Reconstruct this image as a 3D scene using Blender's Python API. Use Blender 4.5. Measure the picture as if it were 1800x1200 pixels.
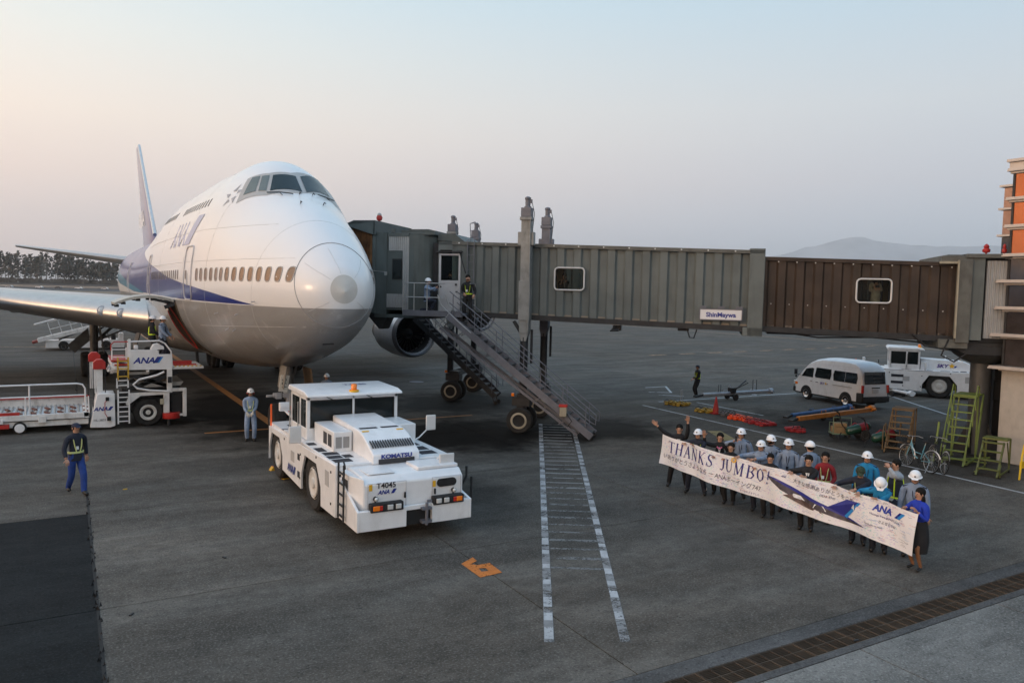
import bpy, bmesh, math, random
from mathutils import Vector as V, Matrix as MX
rnd = random.Random(7)
R_ = math.radians
sc = bpy.context.scene
for o in list(bpy.data.objects): bpy.data.objects.remove(o)

# ------------------------------------------------------------------ camera
# world: x = across the stand (towards the terminal pier), y = along the aircraft centre line (away), z up, metres
CAM = V((-6.8301, -12.7669, 5.3))
CF = V((0.50106, 0.86307, -0.06357)).normalized()
CR = V((0.865326, -0.500698, 0.0226414)).normalized()
CU = CR.cross(CF).normalized()
cam = bpy.data.cameras.new('camera'); co = bpy.data.objects.new('camera', cam); sc.collection.objects.link(co)
cam.sensor_width = 36; cam.lens = 27.0; cam.clip_end = 30000; cam.clip_start = 0.1
m = MX((CR, CU, -CF)).transposed().to_4x4(); m.translation = CAM; co.matrix_world = m
sc.camera = co
sc.render.resolution_x = 1024; sc.render.resolution_y = 682
try: sc.cycles.use_denoising = True
except Exception: pass
sc.cycles.max_bounces = 8; sc.cycles.diffuse_bounces = 3; sc.cycles.glossy_bounces = 3
sc.cycles.volume_bounces = 5; sc.cycles.transparent_max_bounces = 12
sc.cycles.caustics_reflective = False; sc.cycles.caustics_refractive = False
sc.view_settings.view_transform = 'Standard'; sc.view_settings.look = 'None'
sc.view_settings.exposure = 0.0; sc.view_settings.gamma = 1.0; sc.view_settings.use_curve_mapping = False

def atp(px, py, z=0.0):
    """point of the horizontal plane z that the 1800 px photograph shows at px, py"""
    d = CF + CR*((px-900)/1350) - CU*((py-600)/1350)
    return CAM + d*((z-CAM.z)/d.z)

# ------------------------------------------------------------------ sky: dusk, sun just above the horizon to the left (-x)
SUN = V((-1.0, -0.05, math.tan(R_(7)))).normalized()
w = bpy.data.worlds.new('World'); sc.world = w; w.use_nodes = True
nt = w.node_tree; nt.nodes.clear()
def N(t, **k):
    n = nt.nodes.new(t)
    for a, b in k.items(): setattr(n, a, b)
    return n
def lk(a, b): nt.links.new(a, b)
def mth(op, a, b=None, c=None, clamp=False):
    n = N('ShaderNodeMath', operation=op, use_clamp=clamp)
    for i, x in enumerate((a, b, c)):
        if x is None: continue
        if isinstance(x, (int, float)): n.inputs[i].default_value = x
        else: lk(x, n.inputs[i])
    return n.outputs[0]
tc = N('ShaderNodeTexCoord'); sp = N('ShaderNodeSeparateXYZ'); lk(tc.outputs['Generated'], sp.inputs[0])
el = mth('MULTIPLY', mth('ARCSINE', sp.outputs[2]), 180/math.pi)
hl = mth('SQRT', mth('ADD', mth('MULTIPLY', sp.outputs[0], sp.outputs[0]), mth('ADD', mth('MULTIPLY', sp.outputs[1], sp.outputs[1]), 1e-6)))
ca = mth('DIVIDE', mth('MULTIPLY', sp.outputs[0], -1.0), hl)             # cosine of the azimuth from the sun
az = mth('ADD', mth('MULTIPLY', ca, 0.5), 0.5, clamp=True)
def srgb(r, g, b):
    f = lambda c: (c/255/12.92) if c/255 <= .04045 else ((c/255+.055)/1.055)**2.4
    return (f(r), f(g), f(b), 1)
def ramp(fac, stops):
    n = N('ShaderNodeValToRGB'); cr = n.color_ramp
    while len(cr.elements) > 1: cr.elements.remove(cr.elements[-1])
    for i, (p, c) in enumerate(stops):
        e = cr.elements[0] if i == 0 else cr.elements.new(p)
        e.position = p; e.color = c
    lk(fac, n.inputs[0]); return n.outputs[0]
elf = mth('DIVIDE', mth('ADD', el, 10.0), 100.0, clamp=True)             # -10..90 deg -> 0..1
P_ = lambda e: (e+10)/100
def boost(c, k): return (c[0]*k, c[1]*k, c[2]*k, 1)
anti = ramp(elf, [(P_(-10), srgb(120,128,142)), (P_(0), srgb(170,180,198)), (P_(3.5), srgb(186,192,208)), (P_(8), srgb(202,198,204)), (P_(13), srgb(208,210,212)), (P_(20), srgb(186,208,221)), (P_(40), srgb(160,200,232)), (P_(90), srgb(135,180,230))])
side = ramp(elf, [(P_(-10), srgb(150,138,134)), (P_(0), srgb(214,202,206)), (P_(3), srgb(236,216,214)), (P_(7), boost(srgb(252,226,212), 1.0)), (P_(11), boost(srgb(255,236,218), 1.03)), (P_(16), srgb(240,240,232)), (P_(22), srgb(210,232,240)), (P_(45), srgb(190,222,245)), (P_(90), srgb(135,180,230))])
sung = ramp(elf, [(P_(-10), srgb(170,125,100)), (P_(0), boost(srgb(255,170,112), 1.3)), (P_(5), boost(srgb(255,186,132), 2.2)), (P_(12), boost(srgb(255,212,170), 2.0)), (P_(25), boost(srgb(248,232,218), 1.5)), (P_(50), boost(srgb(220,232,245), 1.1)), (P_(90), srgb(135,180,230))])
def mixc(f, a, b):
    n = N('ShaderNodeMix', data_type='RGBA', clamp_factor=True)
    lk(f, n.inputs[0]); lk(a, n.inputs[6]); lk(b, n.inputs[7]); return n.outputs[2]
f1 = mth('DIVIDE', mth('SUBTRACT', az, 0.06), 0.44, clamp=True)
f2 = mth('POWER', mth('DIVIDE', mth('SUBTRACT', az, 0.50), 0.50, clamp=True), 1.3)
colr = mixc(f2, mixc(f1, anti, side), sung)
nish = N('ShaderNodeTexSky', sky_type='NISHITA', sun_disc=False)
nish.sun_elevation = R_(7); nish.sun_rotation = R_(-90)
bg1 = N('ShaderNodeBackground'); lk(colr, bg1.inputs[0]); bg1.inputs[1].default_value = 1.06
bg2 = N('ShaderNodeBackground'); lk(nish.outputs[0], bg2.inputs[0]); bg2.inputs[1].default_value = 0.02
ad = N('ShaderNodeAddShader'); lk(bg1.outputs[0], ad.inputs[0]); lk(bg2.outputs[0], ad.inputs[1])
wo = N('ShaderNodeOutputWorld'); lk(ad.outputs[0], wo.inputs[0])
sl = bpy.data.lights.new('sun', 'SUN'); sl.energy = 1.3; sl.angle = R_(10); sl.color = (1, .66, .42)
so = bpy.data.objects.new('sun', sl); sc.collection.objects.link(so)
so.rotation_euler = SUN.to_track_quat('Z', 'Y').to_euler()

# ------------------------------------------------------------------ materials
MATS = {}
def nodes_of(name):
    global nt
    mt = bpy.data.materials.new(name); mt.use_nodes = True; nt = mt.node_tree; nt.nodes.clear()
    out = N('ShaderNodeOutputMaterial'); bs = N('ShaderNodeBsdfPrincipled'); lk(bs.outputs[0], out.inputs[0])
    return mt, bs
def noise(scale, detail=3, rough=.55, vec=None, stretch=None):
    t = N('ShaderNodeTexCoord'); n = N('ShaderNodeTexNoise'); n.inputs['Scale'].default_value = scale
    n.inputs['Detail'].default_value = detail; n.inputs['Roughness'].default_value = rough
    v = vec or t.outputs['Object']
    if stretch:
        mp = N('ShaderNodeMapping'); mp.inputs['Scale'].default_value = stretch; lk(v, mp.inputs[0]); v = mp.outputs[0]
    lk(v, n.inputs['Vector']); return n.outputs[0]
def sm(x, a, b):      # smoothstep a..b
    n = N('ShaderNodeMapRange', interpolation_type='SMOOTHSTEP'); n.inputs[1].default_value = a; n.inputs[2].default_value = b
    lk(x, n.inputs[0]); return n.outputs[0]
def rgb(c):
    n = N('ShaderNodeRGB'); n.outputs[0].default_value = tuple(c[:3])+(1,); return n.outputs[0]
def mat(name, col, rough=.5, metal=0.0, var=.08, sc_=3.0, dirt=0.0, dcol=(.06,.05,.045), dsc=(3,3,1.2), bump=0.0, bsc=60, coat=0.0, spec=.5, emit=0, alpha=1, trans=0):
    if name in MATS: return MATS[name]
    mt, bs = nodes_of(name)
    c = rgb(col)
    if var:
        c = mixc(sm(noise(sc_, 4), .3, .7), rgb([x*(1-var) for x in col]), rgb([min(1, x*(1+var)) for x in col]))
    if dirt:
        d = mth('MULTIPLY', sm(noise(1.0, 6, .65, stretch=dsc), .48, .78), dirt)
        c = mixc(d, c, rgb(dcol))
        rr = mth('ADD', mth('MULTIPLY', d, .3), rough, clamp=True); lk(rr, bs.inputs['Roughness'])
    else: bs.inputs['Roughness'].default_value = rough
    lk(c, bs.inputs['Base Color'])
    bs.inputs['Metallic'].default_value = metal; bs.inputs['Coat Weight'].default_value = coat
    bs.inputs['Coat Roughness'].default_value = .08; bs.inputs['Specular IOR Level'].default_value = spec
    if bump:
        b = N('ShaderNodeBump'); b.inputs['Strength'].default_value = bump; b.inputs['Distance'].default_value = .02
        lk(noise(bsc, 3), b.inputs['Height']); lk(b.outputs[0], bs.inputs['Normal'])
    if emit:
        bs.inputs['Emission Color'].default_value = tuple(col)+(1,); bs.inputs['Emission Strength'].default_value = emit
    if trans:
        tr = N('ShaderNodeBsdfTransparent'); tr.inputs[0].default_value = tuple(col)+(1,)
        mx = N('ShaderNodeMixShader'); mx.inputs[0].default_value = trans
        lk(bs.outputs[0], mx.inputs[1]); lk(tr.outputs[0], mx.inputs[2])
        out = [n for n in nt.nodes if n.type == 'OUTPUT_MATERIAL'][0]; lk(mx.outputs[0], out.inputs[0])
        bs.inputs['Base Color'].default_value = (.01,.012,.015,1)
        for l in list(bs.inputs['Base Color'].links): nt.links.remove(l)
    MATS[name] = mt; return mt

WHITE = mat('white paint', (.78,.79,.80), .38, var=.04, dirt=.22, dcol=(.3,.27,.24), coat=.3)
WHITE2 = mat('worn white paint', (.70,.70,.69), .5, var=.08, dirt=.55, dcol=(.2,.17,.14))
BLACK = mat('black rubber', (.012,.012,.013), .75, var=.3)
TYRE = mat('tyre rubber', (.018,.017,.016), .85, var=.35, sc_=8, bump=.3, bsc=40)
DARK = mat('dark metal', (.03,.032,.035), .55, .3, var=.2)
STEEL = mat('grey steel', (.15,.155,.18), .55, .25, var=.12, dirt=.3, dcol=(.05,.05,.055))
GALV = mat('galvanised rail', (.36,.37,.37), .45, .55, var=.1)
SILVER = mat('bare aluminium', (.62,.61,.60), .32, .85, var=.06, sc_=1.2)
GLASS = mat('dark glass', (.010,.014,.015), .05, 0, var=0, spec=.35)
CLEAR = mat('clear glass', (.86,.90,.88), .03, 0, var=0, trans=.86, spec=.4)
RED = mat('red paint', (.42,.02,.015), .5, var=.12, dirt=.25)
ORANGE = mat('orange paint', (.75,.22,.02), .5, var=.1, dirt=.25)
HIORANGE = mat('signal orange plastic', (.9,.13,.02), .5, var=.08)
YELLOW = mat('yellow paint', (.62,.38,.03), .55, var=.12, dirt=.35)
AMBER = mat('amber lamp plastic', (.9,.22,.01), .25, var=.05, coat=.5)
LENS = mat('clear lamp lens', (.7,.7,.68), .12, .2, var=0, coat=.8)
REDLENS = mat('red lamp lens', (.5,.02,.01), .2, var=0, coat=.8)
NAVY = mat('livery navy', (.012,.03,.25), .3, var=.05, coat=.6)
SKYB = mat('livery light blue', (.03,.25,.62), .3, var=.05, coat=.6)
GOLD = mat('golden star print', (.75,.42,.02), .4, var=0)
PURPLE = mat('purple print', (.06,.02,.22), .4, var=0)
INK = mat('black print', (.02,.02,.03), .5, var=0)
GREYP = mat('grey print', (.38,.39,.42), .5, var=0)
SKIN = mat('skin', (.42,.23,.15), .55, var=.06)
HAIR = mat('black hair', (.008,.007,.006), .75, var=.2, spec=.2)

# ------------------------------------------------------------------ mesh builder
I4 = MX.Identity(4)
class B:
    def __init__(s): s.v = []; s.f = []; s.mi = []; s.T = I4.copy(); s.k = 0; s.cuts = []
    def add(s, vs, fs, k=None):
        n = len(s.v); s.cuts.append((n, len(s.f))); s.v += [s.T @ V(p) for p in vs]; s.f += [[n+i for i in f] for f in fs]
        s.mi += [s.k if k is None else k]*len(fs); return s
    def box(s, c, d, rz=0, rx=0, ry=0, k=None):
        x, y, z = d[0]/2, d[1]/2, d[2]/2
        m = MX.Translation(c) @ MX.Rotation(rz, 4, 'Z') @ MX.Rotation(ry, 4, 'Y') @ MX.Rotation(rx, 4, 'X')
        vs = [m @ V((a*x, b*y, e*z)) for a in (-1,1) for b in (-1,1) for e in (-1,1)]
        return s.add(vs, [(0,1,3,2),(4,6,7,5),(0,4,5,1),(2,3,7,6),(0,2,6,4),(1,5,7,3)], k)
    def bb(s, x0, x1, y0, y1, z0, z1, k=None): return s.box(((x0+x1)/2,(y0+y1)/2,(z0+z1)/2), (abs(x1-x0),abs(y1-y0),abs(z1-z0)), k=k)
    def _fr(s, a, b, up=None):
        d = (V(b)-V(a)).normalized(); u = V(up or (0,0,1))
        if abs(d.dot(u)) > .98: u = V((1,0,0)) if abs(d.x) < .9 else V((0,1,0))
        x = d.cross(u).normalized(); return d, x, x.cross(d).normalized()
    def bar(s, a, b, w, h=None, up=None, k=None):
        h = h or w; d, x, y = s._fr(a, b, up); a, b = V(a), V(b)
        vs = [p + x*(i*w/2) + y*(j*h/2) for p in (a, b) for i, j in ((-1,-1),(1,-1),(1,1),(-1,1))]
        return s.add(vs, [(3,2,1,0),(4,5,6,7),(0,1,5,4),(1,2,6,5),(2,3,7,6),(3,0,4,7)], k)
    def tube(s, a, b, r, r2=None, n=8, k=None):
        r2 = r if r2 is None else r2; d, x, y = s._fr(a, b); a, b = V(a), V(b)
        vs = [p + (x*math.cos(t)+y*math.sin(t))*q for p, q in ((a, r), (b, r2)) for t in [2*math.pi*i/n for i in range(n)]]
        fs = [(i, (i+1)%n, n+(i+1)%n, n+i) for i in range(n)] + [tuple(range(n))[::-1], tuple(range(n, 2*n))]
        return s.add(vs, fs, k)
    def path(s, pts, r, n=6, closed=False, k=None, flat=None):
        pts = [V(p) for p in pts]; m = len(pts); vs = []; fs = []
        up = V((0,0,1))
        prev = None
        for i, p in enumerate(pts):
            a = pts[(i-1)%m] if (closed or i) else p; b = pts[(i+1)%m] if (closed or i < m-1) else p
            d = (b-a).normalized()
            if prev is None:
                u = up if abs(d.z) < .9 else V((1,0,0)); x = d.cross(u).normalized()
            else: x = (prev - d*prev.dot(d)).normalized()
            prev = x; y = d.cross(x)
            for j in range(n):
                t = 2*math.pi*j/n; vs.append(p + x*math.cos(t)*r + y*math.sin(t)*(flat or r))
        for i in range(m if closed else m-1):
            for j in range(n): fs.append((i*n+j, i*n+(j+1)%n, ((i+1)%m)*n+(j+1)%n, ((i+1)%m)*n+j))
        if not closed: fs += [tuple(range(n))[::-1], tuple(range((m-1)*n, m*n))]
        return s.add(vs, fs, k)
    def lathe(s, prof, c=(0,0,0), ax=(0,0,1), n=16, k=None, cap=True):
        d = V(ax).normalized(); u = V((0,0,1)) if abs(d.z) < .9 else V((1,0,0)); x = d.cross(u).normalized(); y = d.cross(x)
        vs = [V(c) + d*h + (x*math.cos(2*math.pi*j/n)+y*math.sin(2*math.pi*j/n))*r for r, h in prof for j in range(n)]
        fs = [(i*n+j, i*n+(j+1)%n, (i+1)*n+(j+1)%n, (i+1)*n+j) for i in range(len(prof)-1) for j in range(n)]
        if cap: fs += [tuple(range(n))[::-1], tuple(range((len(prof)-1)*n, len(prof)*n))]
        return s.add(vs, fs, k)
    def prism(s, pts, a, b, ax='y', k=None):
        """2D outline pts extruded along axis ax from a to b"""
        def q(p, h): return (p[0], h, p[1]) if ax == 'y' else ((h, p[0], p[1]) if ax == 'x' else (p[0], p[1], h))
        n = len(pts); vs = [q(p, a) for p in pts] + [q(p, b) for p in pts]
        return s.add(vs, [tuple(range(n)), tuple(range(2*n-1, n-1, -1))] + [(i, (i+1)%n, n+(i+1)%n, n+i) for i in range(n)], k)
    def poly(s, pts, k=None): return s.add(pts, [tuple(range(len(pts)))], k)
    def ell(s, c, r, nu=12, nv=8, k=None, top=1.0, bot=-1.0):
        vs = []; fs = []
        for i in range(nv+1):
            a = -math.pi/2 + math.pi*i/nv; z = max(bot, min(top, math.sin(a))); q = math.sqrt(max(0, 1-z*z)) if z not in (top, bot) or abs(z) < 1 else 0.001
            for j in range(nu):
                t = 2*math.pi*j/nu; vs.append((c[0]+r[0]*q*math.cos(t), c[1]+r[1]*q*math.sin(t), c[2]+r[2]*z))
        for i in range(nv):
            for j in range(nu): fs.append((i*nu+j, i*nu+(j+1)%nu, (i+1)*nu+(j+1)%nu, (i+1)*nu+j))
        fs += [tuple(range(nu))[::-1], tuple(range(nv*nu, nv*nu+nu))]
        return s.add(vs, fs, k)
    def grid(s, fn, nu, nv, k=None, cu=False):
        vs = [fn(i/(nu if cu else nu), j/nv) for i in range(nu + (0 if cu else 1)) for j in range(nv+1)]
        m = nu if cu else nu+1; fs = []
        for i in range(nu):
            for j in range(nv): a = i*(nv+1)+j; b = ((i+1) % m)*(nv+1)+j; fs.append((a, b, b+1, a+1))
        return s.add(vs, fs, k)
    def mesh(s, name, mats, smooth=None, recalc=True, weld=0):
        me = bpy.data.meshes.new(name); me.from_pydata([tuple(p) for p in s.v], [], s.f)
        for mm in (mats if isinstance(mats, (list, tuple)) else [mats]): me.materials.append(mm)
        if len(set(s.mi)) > 1 or (s.mi and s.mi[0]): me.polygons.foreach_set('material_index', s.mi)
        if recalc or weld:
            bm = bmesh.new(); bm.from_mesh(me)
            if weld: bmesh.ops.remove_doubles(bm, verts=bm.verts, dist=weld)
            if recalc: bmesh.ops.recalc_face_normals(bm, faces=bm.faces)
            bm.to_mesh(me); bm.free()
        if smooth:
            me.polygons.foreach_set('use_smooth', [True]*len(me.polygons)); me.set_sharp_from_angle(angle=smooth)
        me.update(); return me
    def o(s, name, mats, parent=None, smooth=None, bev=0, recalc=True, weld=0, seg=2):
        ob = bpy.data.objects.new(name, s.mesh(name, mats, smooth, recalc, weld)); sc.collection.objects.link(ob)
        if parent: ob.parent = parent
        if bev:
            md = ob.modifiers.new('bevel', 'BEVEL'); md.width = bev; md.segments = seg; md.limit_method = 'ANGLE'; md.angle_limit = R_(35); md.harden_normals = False
            ob.data.polygons.foreach_set('use_smooth', [True]*len(ob.data.polygons)); ob.data.set_sharp_from_angle(angle=R_(50))
        return ob
    def os(s, name, mats, parent=None, **kw):
        """like o(), but every shape added becomes an object of its own"""
        cu = s.cuts + [(len(s.v), len(s.f))]; out = []
        for (v0, f0), (v1, f1) in zip(cu, cu[1:]):
            b = B(); b.v = s.v[v0:v1]; b.f = [[i-v0 for i in f] for f in s.f[f0:f1]]; b.mi = s.mi[f0:f1]; out.append(b.o(name, mats, parent, **kw))
        return out
SM = R_(40)
def tag(o, label, cat, group=None, kind=None):
    if label: o['label'] = label
    if cat: o['category'] = cat
    if group: o['group'] = group
    if kind: o['kind'] = kind
    return o
def thing(name, loc, rz, label, cat, group=None):
    o = bpy.data.objects.new(name, None); sc.collection.objects.link(o); o.empty_display_size = .3
    o.location = loc; o.rotation_euler = (0, 0, rz); return tag(o, label, cat, group)
def part(name, me, parent, loc=(0,0,0), rot=(0,0,0), scale=(1,1,1)):
    o = bpy.data.objects.new(name, me); sc.collection.objects.link(o); o.parent = parent
    o.location = loc; o.rotation_euler = rot; o.scale = scale; return o
def kids(o): return [c for c in bpy.data.objects if c.parent == o]
def copy_tree(o, loc=None, rz=None, label=None, parent=None):
    allk = {}
    for c in bpy.data.objects:
        if c.parent: allk.setdefault(c.parent.name, []).append(c)
    def rec(x, p):
        c = x.copy(); sc.collection.objects.link(c); c.parent = p
        for ch in allk.get(x.name, []): rec(ch, c)
        return c
    c = rec(o, parent)
    if loc is not None: c.location = loc
    if rz is not None: c.rotation_euler = (0, 0, rz)
    if label: c['label'] = label
    return c
_tc = {}
def text_geo(txt, size=1.0, shear=0.0, ext=0.002, xs=1.0, bold=0.0):
    """flat lettering as verts/faces, baseline at the origin, centred in x; x right, y up"""
    key = (txt, shear, bold)
    if key not in _tc:
        cu = bpy.data.curves.new('t', 'FONT'); cu.body = txt; cu.shear = shear; cu.align_x = 'CENTER'; cu.resolution_u = 3; cu.offset = bold; cu.fill_mode = 'FRONT'
        ob = bpy.data.objects.new('t', cu); sc.collection.objects.link(ob)
        dg = bpy.context.evaluated_depsgraph_get(); me = bpy.data.meshes.new_from_object(ob.evaluated_get(dg))
        _tc[key] = ([tuple(v.co) for v in me.vertices], [tuple(p.vertices) for p in me.polygons])
        bpy.data.objects.remove(ob); bpy.data.curves.remove(cu); bpy.data.meshes.remove(me)
    vs, fs = _tc[key]
    return [(x*size*xs, y*size, 0) for x, y, z in vs], fs
def text_on(b, txt, size, org, xdir, ydir, shear=0.0, k=None, xs=1.0, bold=0.0, fn=None):
    vs, fs = text_geo(txt, size, shear, xs=xs, bold=bold); o_, x_, y_ = V(org), V(xdir).normalized(), V(ydir).normalized()
    pts = [o_ + x_*p[0] + y_*p[1] for p in vs]
    if fn: pts = [fn(p) for p in pts]
    b.add(pts, fs, k)
# ------------------------------------------------------------------ ground
def ground_mat(name, base, warm, speck=.25, stain=.6, blot=0.35, rnd_=.22, oil_shade=()):
    mt, bs = nodes_of(name)
    g = N('ShaderNodeNewGeometry').outputs['Position']
    big = sm(noise(.10, 5, .6, vec=g), .3, .7)
    c = mixc(big, rgb([x*.62 for x in base]), rgb([x*1.12 for x in warm]))
    st = sm(noise(1.0, 6, .65, vec=g, stretch=(.16, .75, 1)), .40, .72)            # broom and tyre streaks across the stand
    c = mixc(mth('MULTIPLY', st, .55), c, rgb([x*1.6 for x in base]))
    st2 = sm(noise(1.0, 5, .6, vec=g, stretch=(.3, 1.6, 1)), .5, .75)
    c = mixc(mth('MULTIPLY', st2, stain*.5), c, rgb([x*.5 for x in base]))
    pt = sm(noise(1.0, 8, .74, vec=g, stretch=(.28, .75, 1)), .36, .64)                                      # patchy weathering, a metre or two across
    c = mixc(pt, mixc(mth('ADD', .62, 0.0), rgb((0,0,0)), c), c)
    ag = sm(noise(26, 2, .6, vec=g), .50, .66); c = mixc(mth('MULTIPLY', ag, .38), c, rgb([x*2.1 for x in base]))          # exposed aggregate
    pk = sm(noise(15, 3, .7, vec=g), .56, .68); c = mixc(mth('MULTIPLY', pk, .65), c, rgb([x*.25 for x in base]))          # dark pits
    bl = sm(noise(.28, 4, .6, vec=g), .52, .72)
    c = mixc(mth('MULTIPLY', bl, blot), c, rgb([x*.45 for x in warm]))
    for (ox, oy, ra, rb, am) in oil_shade:      # ragged oily spills and the shade under bridge, nose and wheels, painted dark
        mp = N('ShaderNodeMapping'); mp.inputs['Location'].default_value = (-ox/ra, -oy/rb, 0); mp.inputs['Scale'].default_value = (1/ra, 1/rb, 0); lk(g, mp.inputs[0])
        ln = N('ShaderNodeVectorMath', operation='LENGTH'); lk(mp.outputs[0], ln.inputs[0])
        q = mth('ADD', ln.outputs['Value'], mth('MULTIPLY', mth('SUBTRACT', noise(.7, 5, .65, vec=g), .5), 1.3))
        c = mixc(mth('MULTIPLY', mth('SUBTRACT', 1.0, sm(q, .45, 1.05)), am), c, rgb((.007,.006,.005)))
    oi = N('ShaderNodeObjectInfo').outputs['Random']
    c2 = N('ShaderNodeMix', data_type='RGBA', blend_type='MULTIPLY'); c2.inputs[0].default_value = 1
    k = mth('ADD', mth('MULTIPLY', oi, rnd_), 1-rnd_/2)
    fine = mth('MULTIPLY', mth('ADD', mth('MULTIPLY', noise(34, 3, .8, vec=g), speck*4), 1-speck*2), k)
    mid = mth('ADD', mth('MULTIPLY', noise(3.5, 6, .75, vec=g), 1.1), .45)
    cc = N('ShaderNodeCombineColor'); f3 = mth('MULTIPLY', fine, mid)
    for i in range(3): lk(f3, cc.inputs[i])
    lk(c, c2.inputs[6]); lk(cc.outputs[0], c2.inputs[7]); lk(c2.outputs[2], bs.inputs['Base Color'])
    lk(mth('ADD', mth('MULTIPLY', big, .2), .70), bs.inputs['Roughness']); bs.inputs['Specular IOR Level'].default_value = .10
    b = N('ShaderNodeBump'); b.inputs['Strength'].default_value = .35; b.inputs['Distance'].default_value = .01
    lk(noise(50, 3, .7, vec=g), b.inputs['Height']); lk(b.outputs[0], bs.inputs['Normal'])
    return mt
OIL_SHADE = ((5.8,12.6,5.6,4.2,1.0),(11.0,11.5,4.2,3.2,.85),(.2,20.5,4.6,10,.95),(-5.0,21.0,4.5,3.2,.7),(9.5,20,5,4.2,.8),(20.8,6.5,3.6,7.0,.8),(17.5,1.5,3.2,2.5,.45),(-5.5,38,3,6,.4),(2.0,5.5,1.6,3.6,.45))  # oily stains plus painted shade under the bridge, nose and gear
CONC = ground_mat('apron concrete', (.118,.111,.099), (.130,.112,.093), oil_shade=OIL_SHADE)
CONC2 = ground_mat('pale concrete', (.175,.172,.16), (.18,.173,.158), stain=.25, blot=.15)
ASPH = ground_mat('asphalt', (.017,.020,.021), (.019,.020,.021), stain=.2, blot=.1)
CURBM = ground_mat('drain kerb concrete', (.085,.085,.085), (.10,.095,.09), blot=.4)
SEAL = mat('joint sealant', (.012,.012,.012), .8, var=.2)
def worn(name, col, wear=.5, sc_=2.2, grime=.4):
    mt, bs = nodes_of(name)
    g = N('ShaderNodeNewGeometry').outputs['Position']
    n1 = noise(sc_, 6, .7, vec=g); n2 = noise(18, 4, .7, vec=g)
    v = mth('ADD', mth('MULTIPLY', n1, .62), mth('MULTIPLY', n2, .38))
    keep = sm(v, wear-.07, wear+.07)
    c = mixc(mth('MULTIPLY', sm(noise(3, 5, .7, vec=g), .35, .7), grime), rgb(col), rgb([x*.35 for x in col]))
    lk(c, bs.inputs['Base Color']); bs.inputs['Roughness'].default_value = .6
    tr = N('ShaderNodeBsdfTransparent'); mx = N('ShaderNodeMixShader'); lk(keep, mx.inputs[0])
    lk(tr.outputs[0], mx.inputs[1]); lk(bs.outputs[0], mx.inputs[2])
    lk(mx.outputs[0], [n for n in nt.nodes if n.type == 'OUTPUT_MATERIAL'][0].inputs[0]); return mt
PW = worn('worn white line paint', (.26,.26,.26), .46)
PW2 = worn('faded white line paint', (.24,.24,.235), .43)
PW3 = worn('fresh white line paint', (.48,.49,.50), .42, 1.6)
PO = worn('worn orange line paint', (.42,.17,.03), .38)
PO2 = worn('faded orange line paint', (.40,.22,.09), .46)
POF = worn('stand number paint', (.62,.18,.015), .41)

XS = [0.04+6.49*i for i in range(-8, 9)]; YS = [-4.66, 1.1] + [1.1+6.0*i for i in range(1, 15)]
def sheet(name, x0, x1, y0, y1, z, m, label=None):
    o = B().poly([(x0,y0,z),(x1,y0,z),(x1,y1,z),(x0,y1,z)]).o(name, m, recalc=False); return tag(o, label, None, kind='structure')
bigE = B()
x0, x1, y0, y1 = XS[0], XS[-1], -4.64, YS[-1]
FAR = 10300
for a in ((-FAR,FAR,y1,FAR), (-FAR,x0,-900,y1), (x1,FAR,-900,y1), (x0,x1,-900,-30)):
    bigE.poly([(a[0],a[2],0),(a[1],a[2],0),(a[1],a[3],0),(a[0],a[3],0)])
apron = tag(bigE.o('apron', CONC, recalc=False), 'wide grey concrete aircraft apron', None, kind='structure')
sheet('joint_sealant', x0, x1, -30, y1, -.028, SEAL)
sl_m = {}
def slab(cx0, cx1, cy0, cy1, m, name='concrete_slab'):
    g = .011; wv, dv = cx1-cx0-2*g, cy1-cy0-2*g; key = (round(wv,3), round(dv,3), m.name)
    if key not in sl_m:
        b = B(); b.bb(-wv/2, wv/2, -dv/2, dv/2, -.026, 0); b.f = [f for f in b.f]
        sl_m[key] = b.mesh(name, m)
    part(name, sl_m[key], apron, ((cx0+cx1)/2, (cy0+cy1)/2, 0))
for i in range(len(XS)-1):
    for j in range(len(YS)-1):
        dark = XS[i+1] < -6 and YS[j+1] < 7.2
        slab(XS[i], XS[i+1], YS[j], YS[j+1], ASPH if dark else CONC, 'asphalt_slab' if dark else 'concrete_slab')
xp = [3.57+3.79*i for i in range(-15, 12)]
for i in range(len(xp)-1):
    for (a, b_) in ((-12.2, -5.62), (-18.8, -12.2), (-30, -18.8)): slab(xp[i], xp[i+1], a, b_, CONC2, 'terminal_slab')

# drain with a steel grating
dr = tag(B().bb(-53, 47, -4.99, -4.665, -.02, .002).bb(-53, 47, -5.61, -5.47, -.02, .002).o('drain_kerb', CURBM), None, None, kind='structure')
tag(B().poly([(-53,-5.48,-.05),(47,-5.48,-.05),(47,-4.98,-.05),(-53,-4.98,-.05)]).o('drain_channel', SEAL, recalc=False), None, None, kind='structure')
RUST = mat('rusty grating steel', (.085,.06,.04), .75, .2, var=.35, sc_=1.5)
gb = B()
for j in range(13): gb.bb(-.497, .497, -5.455+j*.038, -5.449+j*.038, -.045, -.004)
for j in range(5): gb.bb(-.5+.01+j*.2425, -.5+.02+j*.2425, -5.465, -4.995, -.04, -.001)
for j in range(3): gb.bb(-.498, .498, -5.47+j*.227, -5.455+j*.227, -.042, 0)
gmesh = gb.mesh('grating', RUST)
drain = thing('drain_grating', (0,0,0), 0, 'long rusty steel drain grating set in the apron before the pale slabs', 'drain')
pan = B().bb(-53, 47, -5.47, -4.99, -.049, -.046).o('debris_bed', mat('drain debris', (.06,.045,.028), .9, var=.4, sc_=9), drain)
for i in range(-12, 44): part('grate', gmesh, drain, (i*1.0+.3, 0, 0))

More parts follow.
